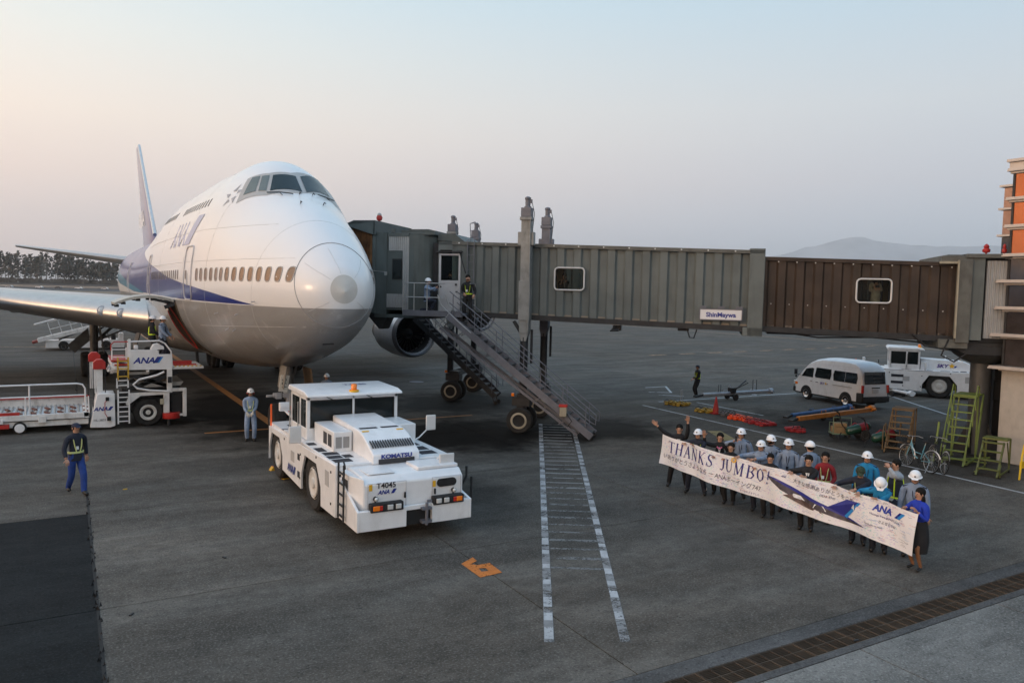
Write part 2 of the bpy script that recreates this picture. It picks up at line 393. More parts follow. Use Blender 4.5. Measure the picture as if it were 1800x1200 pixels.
# ------------------------------------------------------------------ painted markings
Z = .004
def band(b, p, q, w, z=Z, cut=None):
    p, q = V((p[0],p[1],z)), V((q[0],q[1],z)); d = (q-p).normalized(); n = V((-d.y, d.x, 0))*(w/2)
    b.poly([p-n, q-n, q+n, p+n])
def mark(name, segs, w, m, label=None, z=Z):
    b = B()
    for s in segs: band(b, s[0], s[1], s[2] if len(s) > 2 else w, z)
    return tag(b.o(name, m, recalc=False), label, None, kind='structure')
mark('lead_in_line', [((0,13.5),(0,190))], .34, PO)
mark('stop_line', [((-2.6,16.4),(-.25,16.4)),((.25,16.4),(8.2,16.4))], .17, PO)
# walkway ladder
d_ = V((.527,.85,0)).normalized(); n_ = V((.85,-.527,0)).normalized(); o_ = V((-.53,-3.25,0))
edge = []; rung = []; fresh = []
L_ = 19.6
edge += [(o_, o_+d_*L_), (o_+n_*1.17+d_*.1, o_+n_*1.30+d_*L_)]
t = 3.2
while t < L_:
    a = o_+d_*t; rung.append((a+n_*.09, a+n_*1.13, .10 + (.05 if rnd.random() < .3 else 0))); t += .56
for e in (0, 1.17):
    t = .1 + e*.7
    while t < L_:
        ln = rnd.choice((.22, .3, .42)); ee = e+(.13*t/L_ if e else 0); a = o_+n_*ee+d_*t; fresh.append((a, a+d_*ln)); t += ln + rnd.choice((.25,.35,.6))
mark('walkway_edge_line', edge, .155, PW)
mark('walkway_rung', [r for r in rung if (r[0]-o_).dot(d_) > 9], .12, PW2)
mark('walkway_rung_faded', [r for r in rung if (r[0]-o_).dot(d_) <= 9], .12, worn('very faded white paint', (.19,.19,.185), .48, 3))
mark('walkway_fresh_dash', fresh, .14, PW3, z=.008)
# the wide longitudinal joint with weeds growing in it
wj = B(); wj.bb(-6.475, -6.425, -4.6, 79, -.01, .003); r_w = random.Random(5)
for i in range(260):
    y = -4.5 + 40*r_w.random()**1.6; x = -6.45 + r_w.uniform(-.03, .03); a = r_w.uniform(0, 6.28); h = r_w.uniform(.02, .09); q = r_w.uniform(.02, .06)
    wj.add([(x, y, .003), (x+q*math.cos(a), y+q*math.sin(a), .003), (x+q*.7*math.cos(a+.4), y+q*math.sin(a+.4), h)], [(0, 1, 2)])
tag(wj.o('joint_weeds', SEAL, recalc=False), 'dark weedy joint running along the apron past the walking man', 'weeds', kind='stuff')
# stand number 6 painted next to the stop point
six = B(); Pq = [(-.24,.36),(.13,.59),(.11,.37),(-.06,.28),(0,.16),(.28,.16),(.25,-.4),(-.24,-.44)]
hole = [(-.05,-.01),(.08,-.05),(.06,-.21),(-.08,-.19)]
z6 = .009
S6 = [V((x, y, z6)) for x, y in Pq]; H6 = [V((x, y, z6)) for x, y in hole]
for f in ([S6[0],S6[1],S6[2],S6[3]], [S6[0],S6[3],S6[4],H6[0]], [S6[4],S6[5],H6[1],H6[0]], [S6[5],S6[6],H6[2],H6[1]], [S6[6],S6[7],H6[3],H6[2]], [S6[7],S6[0],H6[0],H6[3]]): six.poly(f)
tag(six.o('stand_number_marking', POF, recalc=False), None, None, kind='structure')
# equipment area outlines at the right
Lp = lambda a, b: (tuple(atp(*a)[:2]), tuple(atp(*b)[:2]))
mark('equipment_boundary_line', [((17.25,15.96),(16.4,-1.6)), Lp((1158,706),(1400,691)), Lp((1225,707),(1342,730)), Lp((1134,681),(1172,679)), Lp((1170,679),(1180,690)), Lp((1140,689),(1178,690)), Lp((1158,694),(1202,696)), ((16.4,-1.6),(16.3,-4.5)), Lp((1560,694),(1760,760))], .13, PW3)
mark('stop_box_marking', [Lp((1255,757),(1284,774))], .55, worn('dirty yellow paint', (.30,.24,.08), .42))
mark('service_road_line', [((77.4,-60),(76.9,400))], .55, PO2)
mark('service_road_dash', [((x, 40.4+(x-42)*.1),(x+2.0, 40.4+(x-40)*.1)) for x in [38+3.9*i for i in range(12)]], .45, PO2)
mark('taxiway_line', [((-40,66),(-4,60)),((-60,120),(140,105))], .3, PO2)
# dark tyre tracks left by tugs turning on the stand
TRK = worn('tyre track rubber', (.035,.034,.032), .60, .9, .1)
tk = B()
def track(pts, w, z):
    for a, c in zip(pts, pts[1:]): band(tk, a, c, w*.5, z)
for r_, ph in ((4.4, 0),):
    track([(-6.5+r_*math.cos(a), -3+r_*math.sin(a)) for a in [ph+.08*i for i in range(12)]], .28, .0045+r_*1e-4)
tag(tk.o('tyre_track', TRK, recalc=False), None, None, kind='structure')
# small manhole and round cover
mh = B().lathe([(.42,.0),(.42,.012),(.36,.016),(.36,.010),(.0,.012)], tuple(atp(732,671)), n=24).o('manhole_cover', STEEL, smooth=SM); tag(mh, 'round metal manhole cover in the apron beyond the white tug', 'manhole cover')

# ------------------------------------------------------------------ far field (left): grass strip, perimeter road, bank, treeline, hills
CA_, SA_ = -.0652, .998   # direction seen at the left edge
f2d = V((.50106,.86307,0)).normalized(); r2d = V((.86307,-.50106,0))
def fp(dist, lat, z=0): return V((CAM.x, CAM.y, 0)) + f2d*dist + r2d*lat + V((0,0,z))
GRASS = mat('dry winter grass', (.19,.145,.10), .9, var=.25, sc_=.05)
SCRUB = mat('dark verge soil', (.06,.052,.045), .95, var=.4, sc_=.08)
def strip(name, prof, m, la=-520, lb=820, n=24):
    b = B(); 
    for i in range(n):
        l0, l1 = la+(lb-la)*i/n, la+(lb-la)*(i+1)/n
        for (d0, z0), (d1, z1) in zip(prof, prof[1:]): b.poly([fp(d0,l0,z0), fp(d0,l1,z0), fp(d1,l1,z1), fp(d1,l0,z1)])
    return tag(b.o(name, m, recalc=False), None, None, kind='structure')
strip('grass_strip', [(330,.05),(480,.2)], GRASS)
strip('perimeter_road', [(480,.25),(492,1.0),(512,1.2)], mat('far asphalt', (.05,.052,.055), .8))
strip('embankment', [(512,1.25),(530,2.2),(545,4.2),(6000,4.5)], SCRUB)
GR = [[mat('far car paint %d'%i, c, .3, var=0, coat=.4) for i, c in enumerate(((.75,.76,.78),(.5,.52,.55),(.05,.06,.08),(.6,.6,.62)))]][0]
GLA = mat('far car glass', (.02,.025,.03), .1, var=0)
cb = B(); cb.prism([(-2.2,.35),(-2.2,.85),(-1.4,1.0),(-.7,1.45),(1.0,1.45),(1.9,.95),(2.2,.85),(2.2,.35)], -.85, .85, 'y'); car_body = cb
cg = B(); cg.prism([(-1.25,1.0),(-.66,1.38),(.95,1.38),(1.7,1.0)], -.87, .87, 'y')
cw = B()
for x in (-1.35, 1.35):
    for y in (-.8, .8): cw.tube((x, y-.1, .32), (x, y+.1, .32), .32, n=10)
cgm = cg.mesh('window_band', GLA); cwm = B().tube((0,-.1,0),(0,.1,0),.32,n=10).mesh('wheel', BLACK)
cms = [cb.mesh('car_body', g) for g in GR]
carc = [-178,-160,-152,-143,-138,-131,-122,-115,-108,-97,-89]
for i, l in enumerate(carc):
    g = (0,1,0,2,0,3,0,0,1,0,3)[i]; p = fp(495+(i % 3)*5, l*2.05, 1.15)
    words = ('white','silver','black','pale grey')[g]
    o = thing('distant_car', p, math.atan2(r2d.y, r2d.x), 'tiny %s car on the road below the treeline, %s' % (words, ('eleventh from the aircraft','tenth from the aircraft','ninth from the aircraft','eighth from the aircraft','seventh from the aircraft','sixth from the aircraft','fifth from the aircraft','fourth from the aircraft','third from the aircraft','second from the aircraft','nearest to the aircraft')[i]), 'car', 'cars on the far perimeter road')
    part('car_body', cms[g], o); part('car_window', cgm, o); [part('wheel', cwm, o, (x, y, .32)) for x in (-1.35, 1.35) for y in (-.8, .8)]
def rail(name, d, z, h, label):
    b = B()
    for i in range(48): b.bar(fp(d, -400+i*16, z), fp(d, -400+i*16, z+h), .25)
    b.bar(fp(d,-400,z+h), fp(d,352,z+h), .3, .35); b.bar(fp(d,-400,z+h*.5), fp(d,352,z+h*.5), .2, .3)
    tag(b.o(name, GALV), label, 'fence')
rail('guard_fence', 515, 1.3, 1.4, 'low pale guard fence along the perimeter road beneath the trees')
# the treeline: thousands of leaf clumps on trunks
def canopy():
    b = B(); tb = B(); r = random.Random(3)
    for i in range(860):
        l = -560 + 1180*(i/860) + r.uniform(-1,1); dd = r.uniform(548, 585); h = r.uniform(15.5, 19.5)*(1.0+.12*math.sin(l*.03)+.08*math.sin(l*.11))*(1.08 if l < -330 else 1)
        base = fp(dd, l, 4.2); tb.tube(base, base+V((0,0,h*.75)), .28, .12, n=5)
        wv = r.uniform(2.6, 5.0)
        for k in range(3):
            a = r.uniform(0, 6.28); q = base+V((0,0,h*r.uniform(.35,.6))); tb.tube(q, q+V((math.cos(a)*wv, math.sin(a)*wv, h*.2)), .09, .04, n=3)
        for k in range(90):
            t = r.random()**.7; z = h*(.22+.78*t); rad = wv*(1.25-t)*r.random()**.5; a = r.uniform(0, 6.28)
            c = base+V((math.cos(a)*rad, math.sin(a)*rad, z)); s = r.uniform(.6, 1.5)
            n1 = V((r.gauss(0,1), r.gauss(0,1), r.gauss(0,1))).normalized(); u1 = n1.orthogonal().normalized()*s; u2 = n1.cross(u1)*r.uniform(.5,1)
            b.add([c-u1, c+u2*.8, c+u1, c-u2*.7], [(0,1,2,3)], k=0 if r.random() < .6 else 1)
        if True:
            for k in range(14):
                c = base+V((r.uniform(-4,4), r.uniform(-3,3), r.uniform(0,3))); s = r.uniform(.5,1.3); b.add([c+V((-s,0,0)), c+V((0,s*.3,s)), c+V((s,0,0)), c+V((0,0,-s))], [(0,1,2,3)], k=1)
    o = b.o('treeline_foliage', [mat('pine foliage', (.075,.082,.070), .9, var=.3, sc_=.1), mat('bare twig foliage', (.105,.095,.082), .9, var=.3, sc_=.1)], recalc=False)
    tag(o, 'dark wood of tall pines and bare trees along the far edge of the airfield', 'trees', kind='stuff')
    o2 = tb.o('treeline_trunk', mat('far bark', (.16,.15,.135), .9), recalc=False); o2.parent = o; o2['kind'] = 'stuff'
canopy()
# far hills above the bridge at the right
def hills():
    b = B(); D = 10000
    azd = lambda a: V((math.sin(R_(a)), math.cos(R_(a)), 0))
    prof = [(-60,60),(-20,70),(10,90),(35,130),(43,185),(46,245),(49.3,325),(50.6,372),(51.7,396),(52.8,430),(53.6,455),(54.3,448),(55.9,410),(57.9,388),(60,380),(62.3,384),(66,360),(72,330),(80,250),(95,190),(120,120),(160,80)]
    def hh(a):
        for (a0, h0), (a1, h1) in zip(prof, prof[1:]):
            if a0 <= a <= a1: t = (a-a0)/(a1-a0); t = t*t*(3-2*t)*.4+t*.6; return h0+(h1-h0)*t
        return 50
    n = 300
    def fn(u_, v_):
        a = -60+220*u_; h = hh(a)*1.6667*(1+.025*math.sin(a*5.1)+.015*math.sin(a*13.7)); rr = D*(1 - .22*(1-v_))
        return V((CAM.x, CAM.y, 0)) + azd(a)*rr + V((0,0, h*max(0, v_**1.3)*(1-.25*(1-v_)*(1+math.sin(a*9+v_*3))) - 2))
    b.grid(fn, n, 8)
    tag(b.o('hills', mat('haze tinted wooded hillside', (.26,.27,.29), .95, var=.3, sc_=.003), smooth=R_(180)), None, None, kind='structure')  # hill colour lightened to blue-grey, with distance haze put into it
hills()
hz = B().bb(-10500, 10500, -10500, 10500, -1.5, 800)
HZM = bpy.data.materials.new('haze air'); HZM.use_nodes = True; nt = HZM.node_tree; nt.nodes.clear()
pv = N('ShaderNodeVolumePrincipled'); pv.inputs['Color'].default_value = (.98,.98,.99,1); pv.inputs['Density'].default_value = 1.4e-4; pv.inputs['Anisotropy'].default_value = 0.75
lk(pv.outputs[0], N('ShaderNodeOutputMaterial').inputs['Volume'])
HAZE_ON = True
if HAZE_ON: tag(hz.o('haze', HZM), None, None, kind='stuff')
# ------------------------------------------------------------------ the wide-body airliner
S_ = [0,.15,.5,1,2,3,4,5,6,7,8,10,12,15,20,24,28,32,45,55,62,68.5]
TOP = [5.21,5.72,6.1,6.48,7.07,7.58,8.03,8.38,9.0,9.63,9.93,9.93,9.98,9.97,9.95,9.6,9.04,8.63,8.6,8.6,8.5,8.0]
BOT = [5.21,4.71,4.33,3.97,3.52,3.16,2.96,2.74,2.52,2.42,2.3,2.16,2.02,1.92,2.01,2.06,2.08,2.1,2.15,3.2,4.9,6.6]
WID = [0,.48,.9,1.21,1.61,1.91,2.21,2.45,2.49+.1,2.76,2.9,3.07,3.16,3.25,3.33,3.27,3.26,3.25,3.25,2.9,2.1,.7]
MID = [5.21,5.21,5.22,5.24,5.27,5.29,5.2,5.27,5.28,5.29,5.29,5.31,5.32,5.32,5.29,5.33,5.37,5.39,5.4,5.9,6.7,7.3]
def slopes(X, Y):
    h = [X[i+1]-X[i] for i in range(len(X)-1)]; d = [(Y[i+1]-Y[i])/h[i] for i in range(len(h))]; m = [d[0]]
    for i in range(1, len(X)-1): m.append(0 if d[i-1]*d[i] <= 0 else (h[i]+h[i-1])/(h[i]/d[i-1]+h[i-1]/d[i]))
    return h, m+[d[-1]]
SLP = {id(q): slopes(S_, q) for q in (TOP, BOT, WID, MID)}
def pc(x, Y):
    h, m = SLP[id(Y)]; i = 0
    while i < len(S_)-2 and x > S_[i+1]: i += 1
    t = (x-S_[i])/h[i]
    return (2*t**3-3*t*t+1)*Y[i]+(t**3-2*t*t+t)*h[i]*m[i]+(-2*t**3+3*t*t)*Y[i+1]+(t**3-t*t)*h[i]*m[i+1]
def hull(s, th, off=0.0):
    """point of the hull at station s; th 0 = port side, 90 = crown, 180 = starboard, 270 = keel"""
    t_, b_, w_, m_ = pc(s, TOP), pc(s, BOT), pc(s, WID), pc(s, MID); c, q = math.cos(th), math.sin(th)
    return V(((w_+off)*c, s, m_ + ((t_-m_+off) if q > 0 else (m_-b_+off))*q))
def side(s, z, sg=-1, off=0.0):
    """point of the hull side at station s and height z (sg -1 = starboard)"""
    t_, b_, m_ = pc(s, TOP), pc(s, BOT), pc(s, MID)
    q = (z-m_)/((t_-m_) if z > m_ else (m_-b_)); q = max(-1, min(1, q)); th = math.asin(q)
    if sg < 0: th = math.pi-th
    p = hull(s, th)
    if off:
        n = (hull(s, th+.01)-hull(s, th-.01)).cross(hull(s+.02, th)-hull(max(0, s-.02), th)).normalized()
        if n.dot(V((p.x, 0, p.z-m_))) < 0: n = -n
        p = p + n*off
    return p
def xhull(x, s, off=0.0):
    """point of the upper hull at station s and lateral x"""
    w_ = pc(s, WID); c = max(-1, min(1, x/w_)); th = math.acos(c); p = hull(s, th)
    if off:
        n = (hull(s, th+.01)-hull(s, th-.01)).cross(hull(s+.02, th)-hull(max(0, s-.02), th)).normalized()
        if n.z < 0: n = -n
        p = p + n*off
    return p
AIR_Y = 8.46
air = thing('airliner', (0, AIR_Y, 0), 0, 'huge white four-engine jumbo jet with blue cheatline parked nose towards the viewer', 'airliner')

def hull_mat():
    mt, bs = nodes_of('airliner livery paint')
    t = N('ShaderNodeTexCoord'); sp = N('ShaderNodeSeparateXYZ'); lk(t.outputs['Object'], sp.inputs[0]); s, z = sp.outputs[1], sp.outputs[2]
    def curve(pts):        # z of a livery line as a function of the station
        n = N('ShaderNodeFloatCurve'); cm = n.mapping; c = cm.curves[0]
        P = [(a/70, b_/12) for a, b_ in pts]
        while len(c.points) < len(P): c.points.new(.5, .5)
        for q, (a, b_) in zip(c.points, P): q.location = (a, b_); q.handle_type = 'VECTOR'
        cm.update(); lk(mth('DIVIDE', s, 70.0), n.inputs['Value']); return mth('MULTIPLY', n.outputs[0], 12.0)
    up = curve([(0,4.72),(2.9,4.72),(4.64,4.93),(8.05,5.24),(13.4,5.6),(18,6.07),(24,6.6),(30,7.3),(38,8.6),(42,9.6),(70,12)])
    lo = curve([(0,4.72),(25,4.86),(38,5.5),(50,6.4),(60,7.4),(70,8.6)])
    lo2 = curve([(0,4.72),(32,4.84),(45,5.3),(53,5.84),(62,6.9),(70,8.0)])
    def step(a, b_): return mth('GREATER_THAN', a, b_)
    n1 = noise(.5, 5, .6, stretch=(1, .35, 1.4)); n2 = noise(3.0, 5, .65, stretch=(1, .5, 1))
    white = mixc(mth('MULTIPLY', sm(n1, .4, .75), .2), rgb((.82,.82,.82)), rgb((.74,.735,.73)))
    grey = mixc(sm(n1, .35, .7), rgb((.36,.36,.36)), rgb((.29,.285,.275)))
    scr = mth('MULTIPLY', sm(noise(1.6, 8, .75, stretch=(1, 1.0, .8)), .56, .66), .5)
    grey = mixc(scr, grey, rgb((.50,.49,.48)))
    grime = mth('MULTIPLY', sm(mth('SUBTRACT', 3.6, z), 0.0, 1.6), sm(n2, .3, .7))
    grey = mixc(mth('MULTIPLY', grime, .55), grey, rgb((.13,.115,.10)))
    c = mixc(step(z, 4.72), grey, white)
    blue = mth('MULTIPLY', step(up, z), step(z, mth('MAXIMUM', lo, 4.72)))
    c = mixc(mth('MULTIPLY', blue, step(s, 2.9)), c, rgb((.014,.026,.20)))
    cyan = mth('MULTIPLY', mth('MULTIPLY', step(lo, z), step(z, mth('MAXIMUM', lo2, 4.72))), step(s, 25))
    c = mixc(cyan, c, rgb((.03,.22,.36)))
    lk(c, bs.inputs['Base Color'])
    lk(mth('ADD', mth('MULTIPLY', sm(n1, .3, .8), .06), .30), bs.inputs['Roughness'])
    bs.inputs['Coat Weight'].default_value = .5; bs.inputs['Coat Roughness'].default_value = .14
    return mt
HULL = hull_mat()
PLINE = mat('panel line', (.55,.55,.56), .5, var=0); SEALR = mat('red door seal', (.5,.03,.015), .5)
CFRAME = mat('window frame grey', (.42,.42,.41), .45, var=.05); WFRAME = mat('cabin window rim', (.34,.33,.32), .45, var=0)
COCK = mat('cockpit glass', (.008,.016,.016), .06, 0, var=.3, spec=.3); COCK2 = mat('side cockpit glass', (.13,.16,.155), .15, 0, var=.05, spec=.4)
# fuselage skin with the open cargo hatch cut out
CS0, CS1, CZ0, CZ1 = 11.9, 14.7, 2.55, 4.62
st = sorted(set([round(x, 3) for x in [(i/14)**2*1.0 for i in range(15)] + [1+.35*i for i in range(1, 31)] + [CS0, CS1] + [12.5,13.1,13.8] + [15.4+1.2*i for i in range(44)] + [68.4]]))
st = [s for s in st if not any(abs(s-q) < .12 and s != q for q in (CS0, CS1))]
NT = 96
fb = B(); ring = []
for s in st:
    rr = []
    for j in range(NT):
        th = 2*math.pi*j/NT; rr.append(len(fb.v)); fb.v.append(hull(max(s, .002), th))
    ring.append(rr)
for i in range(len(st)-1):
    for j in range(NT):
        a, b_ = ring[i], ring[i+1]; zc = (fb.v[a[j]].z+fb.v[a[(j+1) % NT]].z)/2; xc = fb.v[a[j]].x
        if st[i] >= CS0-.01 and st[i+1] <= CS1+.01 and xc < -.6 and CZ0 < zc < CZ1: continue
        fb.f.append([a[j], a[(j+1) % NT], b_[(j+1) % NT], b_[j]]); fb.mi.append(0)
fb.f.append(ring[-1]); fb.mi.append(0)
fus = fb.o('fuselage', HULL, air, smooth=R_(60))
# radome: joint ring, nose cap and lightning strips
def ring_path(z0, k, n=56, off=.004):
    pts = []
    for j in range(n):
        th = 2*math.pi*j/n; s = z0
        for _ in range(6): s = max(.03, z0 + k*(hull(s, th).z-5.3))
        t = hull(s, th); c = V((0, s+1.2, 5.25)); pts.append(t + (t-c).normalized()*off)
    return pts
rj = B(); rj.path(ring_path(.95, .22), .011, 5, closed=True)
radj = rj.o('radome_joint', mat('radome joint', (.30,.30,.31), .6, var=0), air, smooth=SM)
capb = B(); n_ = 40
for i in range(10):
    pass
cp = [[V((0, -.004, 5.21))]]
def cap_pt(r, j):
    th = 2*math.pi*j/n_; s = .115*r*r; s = max(.0015, s*(1+.2*math.sin(th))); p = hull(s, th); return p + (p-V((0,1.2,5.25))).normalized()*.005
capb.add([hull(.001, 0)+V((0,-.006,0))]+[cap_pt(r, j) for r in (.2,.4,.6,.8,1.0) for j in range(n_)],
    [(0, 1+j, 1+(j+1) % n_) for j in range(n_)] + [(1+i*n_+j, 1+(i+1)*n_+j, 1+(i+1)*n_+(j+1) % n_, 1+i*n_+(j+1) % n_) for i in range(4) for j in range(n_)])
capb.o('nose_cap', mat('grey nose cap paint', (.56,.55,.52), .28, var=.04, coat=.4), air, smooth=R_(80))
for k, thd in enumerate((100, 140, 50, 215, 325)):
    pts = []
    for q in range(9):
        s = .16 + (.80+.2*math.sin(R_(thd)) - .16)*q/8; p = hull(s, R_(thd)); pts.append(p+(p-V((0,1.2,5.25))).normalized()*.004)
    B().path(pts, .006, 4).o('lightning_strip', PLINE, air)
# skin joints
def line_side(name, pts, r=.006, sg=-1, m=PLINE):
    return B().path([side(s, z, sg, .002) for s, z in pts], r, 4).o(name, m, air)
for sg in (-1, 1):
    line_side('skin_joint', [(1.35+.5*i, 6.15) for i in range(50)], .006, sg)
    line_side('skin_joint', [(3.2+.5*i, 7.25) for i in range(44)], .006, sg)
    line_side('skin_joint', [(1.2+.5*i, 4.15-.02*i) for i in range(16)], .005, sg)
for s0 in (3.1, 6.9, 10.2, 16.5, 22):
    B().path([hull(s0-.5*math.sin(R_(d)), R_(d)) + V((0,0,0)) for d in range(-60, 245, 6)], .006, 4).o('skin_joint', PLINE, air)
# passenger windows (each a frame and a pane)
def win(s, z, h=.41, wd=.26, sg=-1, fw=.028):
    fr, pn = B(), B(); n = 16
    def loop(kx, kz, off): return [side(s+kx*math.copysign(abs(math.cos(a))**.6, math.cos(a)), z+kz*math.copysign(abs(math.sin(a))**.75, math.sin(a)), sg, off) for a in [2*math.pi*i/n for i in range(n)]]
    a, b_ = loop(wd/2+fw, h/2+fw, .012), loop(wd/2, h/2, .012)
    fr.add(a+b_, [(i, (i+1) % n, n+(i+1) % n, n+i) for i in range(n)])
    c_, d_ = loop(wd/2+fw, h/2+fw, 0.0), loop(wd/2, h/2, .004)
    fr.add(a+c_, [(i, (i+1) % n, n+(i+1) % n, n+i) for i in range(n)]); fr.add(b_+d_, [(i, (i+1) % n, n+(i+1) % n, n+i) for i in range(n)])
    pn.poly(d_)
    f = fr.o('window', WFRAME, air, recalc=True); pn.o('pane', PANE, f)
PANE = mat('cabin window pane', (.20,.13,.085), .10, .45, var=0, spec=1)
WS = [1.21+.508*k for k in range(14)]
for s in WS: win(s, 5.68)
for s in [11.0+.508*k for k in range(17)]: win(s, 5.70, .36, .20, fw=.010)
for k in range(11): win(8.8+.508*k, 8.32, .30, .12, fw=.004)
for k in range(9): win(16.4+.508*k, 8.36, .28, .11, fw=.004)
for s in [1.21+.508*k for k in range(0, 13, 1)]: win(s, 5.68, sg=1)
# cabin doors with raised outline
def rrect(s0, s1, z0, z1, sg, off, n=5, r=.2):
    pts = []
    for (cs, cz, a0) in ((s1-r, z1-r, 0), (s0+r, z1-r, 90), (s0+r, z0+r, 180), (s1-r, z0+r, 270)):
        for i in range(n): a = R_(a0+90*i/(n-1)); pts.append((cs+r*math.cos(a), cz+r*math.sin(a)))
    out = []
    for i, (a, b_) in enumerate(pts):
        c, d_ = pts[(i+1) % len(pts)]; m = max(1, int(math.hypot(c-a, d_-b_)/.3))
        for q in range(m): out.append(side(a+(c-a)*q/m, b_+(d_-b_)*q/m, sg, off))
    return out
DFR = mat('door outline paint', (.50,.50,.52), .4, var=.05)
for s0 in (8.55, 20.2, 36.0):
    d_ = B().path(rrect(s0, s0+1.15, 4.78, 6.72, -1, .012), .03, 5, closed=True).o('cabin_door', DFR, air, smooth=SM)
    hnd = B().path([side(s0+.55, 5.30, -1, .03), side(s0+.58, 5.75, -1, .03)], .02, 5).o('handle', DFR, d_)
    win(s0+.85, 5.68, .3, .2)
# cockpit windows: frame band, two windscreens and side panes
def wpane(name, pts, m, off=.022, sub=3):
    b = B(); (p0, p1, p2, p3) = pts
    def f(u_, v_):
        a = [p0[i]+(p1[i]-p0[i])*u_ for i in (0, 1)]; c = [p3[i]+(p2[i]-p3[i])*u_ for i in (0, 1)]
        s, x = a[0]+(c[0]-a[0])*v_, a[1]+(c[1]-a[1])*v_
        return xhull(x, s, off)
    b.grid(f, 6, 4); return b.o(name, m, air, smooth=R_(60), recalc=False)
wpane('windscreen_frame', [(6.55,-.64),(6.47,.06),(5.18,.05),(5.42,-.98)], CFRAME, .010)
wpane('windscreen_frame', [(6.47,.06),(7.25,1.62),(6.0,1.80),(5.18,.05)], CFRAME, .010)
wpane('windscreen_frame', [(6.85,-1.32),(6.55,-.64),(5.42,-.98),(6.25,-1.82)], CFRAME, .010)
wpane('windscreen', [(6.38,-.56),(6.30,.19),(5.32,.17),(5.58,-.84)], COCK)
wpane('windscreen', [(6.35,.36),(7.05,1.18),(6.15,1.36),(5.36,.33)], COCK)
wpane('cockpit_side_window', [(6.52,-.90),(6.42,-.66),(5.66,-.95),(5.88,-1.16)], COCK2)
wpane('cockpit_side_window', [(6.72,-1.18),(6.56,-.95),(5.95,-1.24),(6.24,-1.58)], COCK2)
WIP = mat('wiper black', (.01,.01,.01), .5, var=0)
def hp(x, s, off=.05): return xhull(x, s, off)
for pts in ([hp(-.95,5.52), hp(-.6,5.30), hp(-.2,5.05)], [hp(.72,5.42), hp(1.05,5.62), hp(1.5,6.15)]):
    w_ = B().path(pts, .018, 5).o('wiper', WIP, air)
    B().path([pts[1], pts[1]+V((.05,-.25,-.12))], .014, 4).o('wiper_arm', WIP, w_)
for x, s in ((-.22,4.0),(.66,4.5),(.03,5.12),(.52,5.3)):
    B().path([hp(x, s, 0), hp(x, s, .09), hp(x, s-.14, .10)], .017, 5).o('probe', WIP, air)
for s, z in ((4.2,4.43),(5.0,3.9),(3.0,4.85),(6.0,4.4),(5.6,3.9)):
    p = side(s, z, -1, 0); q = side(s, z, -1, .12); B().path([p, q, q+V((-.02,-.16,.0))], .016, 5).o('probe', GREYP, air)
B().box(hull(1.8, R_(272), -.0), (.34, .12, .03)).o('vent_slot', WIP, air)
# titles and tail-star emblem on the side
def on_side(p): return side(p.x, p.z, -1, .012)
LTXT = mat('pale blue title', (.30,.34,.55), .35, var=0, coat=.4)
tb = B(); text_on(tb, 'ANA', 1.30, (12.3, 0, 6.83), (-1, 0, 0), (0, 0, 1), shear=.25, fn=on_side, xs=1.15, bold=.02)
tb.o('title_lettering', LTXT, air, recalc=False)
sb = B(); sb.grid(lambda u_, v_: side(10.55-.95*u_-1.05*v_, 6.80+1.08*v_, -1, .012), 2, 6); sb.o('title_stripe', LTXT, air, recalc=False)
em = B()
for k in range(5):          # five separate darts round an open star
    a = R_(90+72*k+10); t1 = (math.cos(a)*.72, math.sin(a)*.72); 
    p2 = (math.cos(a+.62)*.33, math.sin(a+.62)*.33); p3 = (math.cos(a-.20)*.26, math.sin(a-.20)*.26)
    em.add([side(6.78-p[0]*.62, 8.42+p[1]*.62, -1, .012) for p in (t1, p2, p3)], [(0, 1, 2)])
em.o('star_emblem', GREYP, air, recalc=False)
# dirty scuffs left by removed decals below the nose
sc2 = B()
for i in range(2): sc2.grid(lambda u_, v_: side(1.05+.25*u_+i*.0, 4.3-.35*v_, 1 if i else 1, .004), 2, 2)
# cargo hatch: lining, red seal and the raised door
hb = B(); LINER = mat('cargo bay liner', (.10,.075,.05), .8, var=.2)
zs = [CZ0+(CZ1-CZ0)*i/8 for i in range(9)]
for s0 in (CS0, CS1):
    for z0, z1 in zip(zs, zs[1:]):
        a, b_ = side(s0, z0, -1, -.01), side(s0, z1, -1, -.01); hb.poly([a, b_, b_+V((.45,0,0)), a+V((.45,0,0))])
for z0 in (CZ0, CZ1):
    a, b_ = side(CS0, z0, -1, -.01), side(CS1, z0, -1, -.01); hb.poly([a, b_, b_+V((2.6,0,0)), a+V((2.6,0,0))])
hb.bb(-.4, -.36, CS0, CS1, CZ0-.1, CZ1)
hb.o('cargo_bay_liner', LINER, air, recalc=True)
seal = rrect(CS0, CS1, CZ0, CZ1, -1, .02, r=.12)
B().path([p for p in seal if p.y > CS1-.25], .022, 6).o('door_seal', SEALR, air)
B().path([p for p in seal if p.y < CS0+.2], .03, 6).o('door_seal', LINER, air)
cd = B()
hs = side(13.3, CZ1, -1, 0)
def door_pt(v_, off):          # arc of the skin swung outward about its top edge
    L = v_*2.15; a = R_(18) - R_(46)*v_; x = 0; z = 0; n = 12
    for i in range(n):
        ang = R_(20) - R_(48)*(v_*(i+.5)/n); x -= math.cos(ang)*L/n; z += math.sin(ang)*L/n
    nx, nz = math.sin(R_(20)-R_(48)*v_), math.cos(R_(20)-R_(48)*v_)
    return hs.x - .02 + x + nx*off*.4, CZ1 + .02 + z + nz*off
for u_, off in ((0, .07), (1, -.03)):
    cd.grid(lambda a, b_: (lambda q: V((q[0], CS0+.03+(CS1-CS0-.06)*a, q[1])))(door_pt(b_, off)), 4, 12)
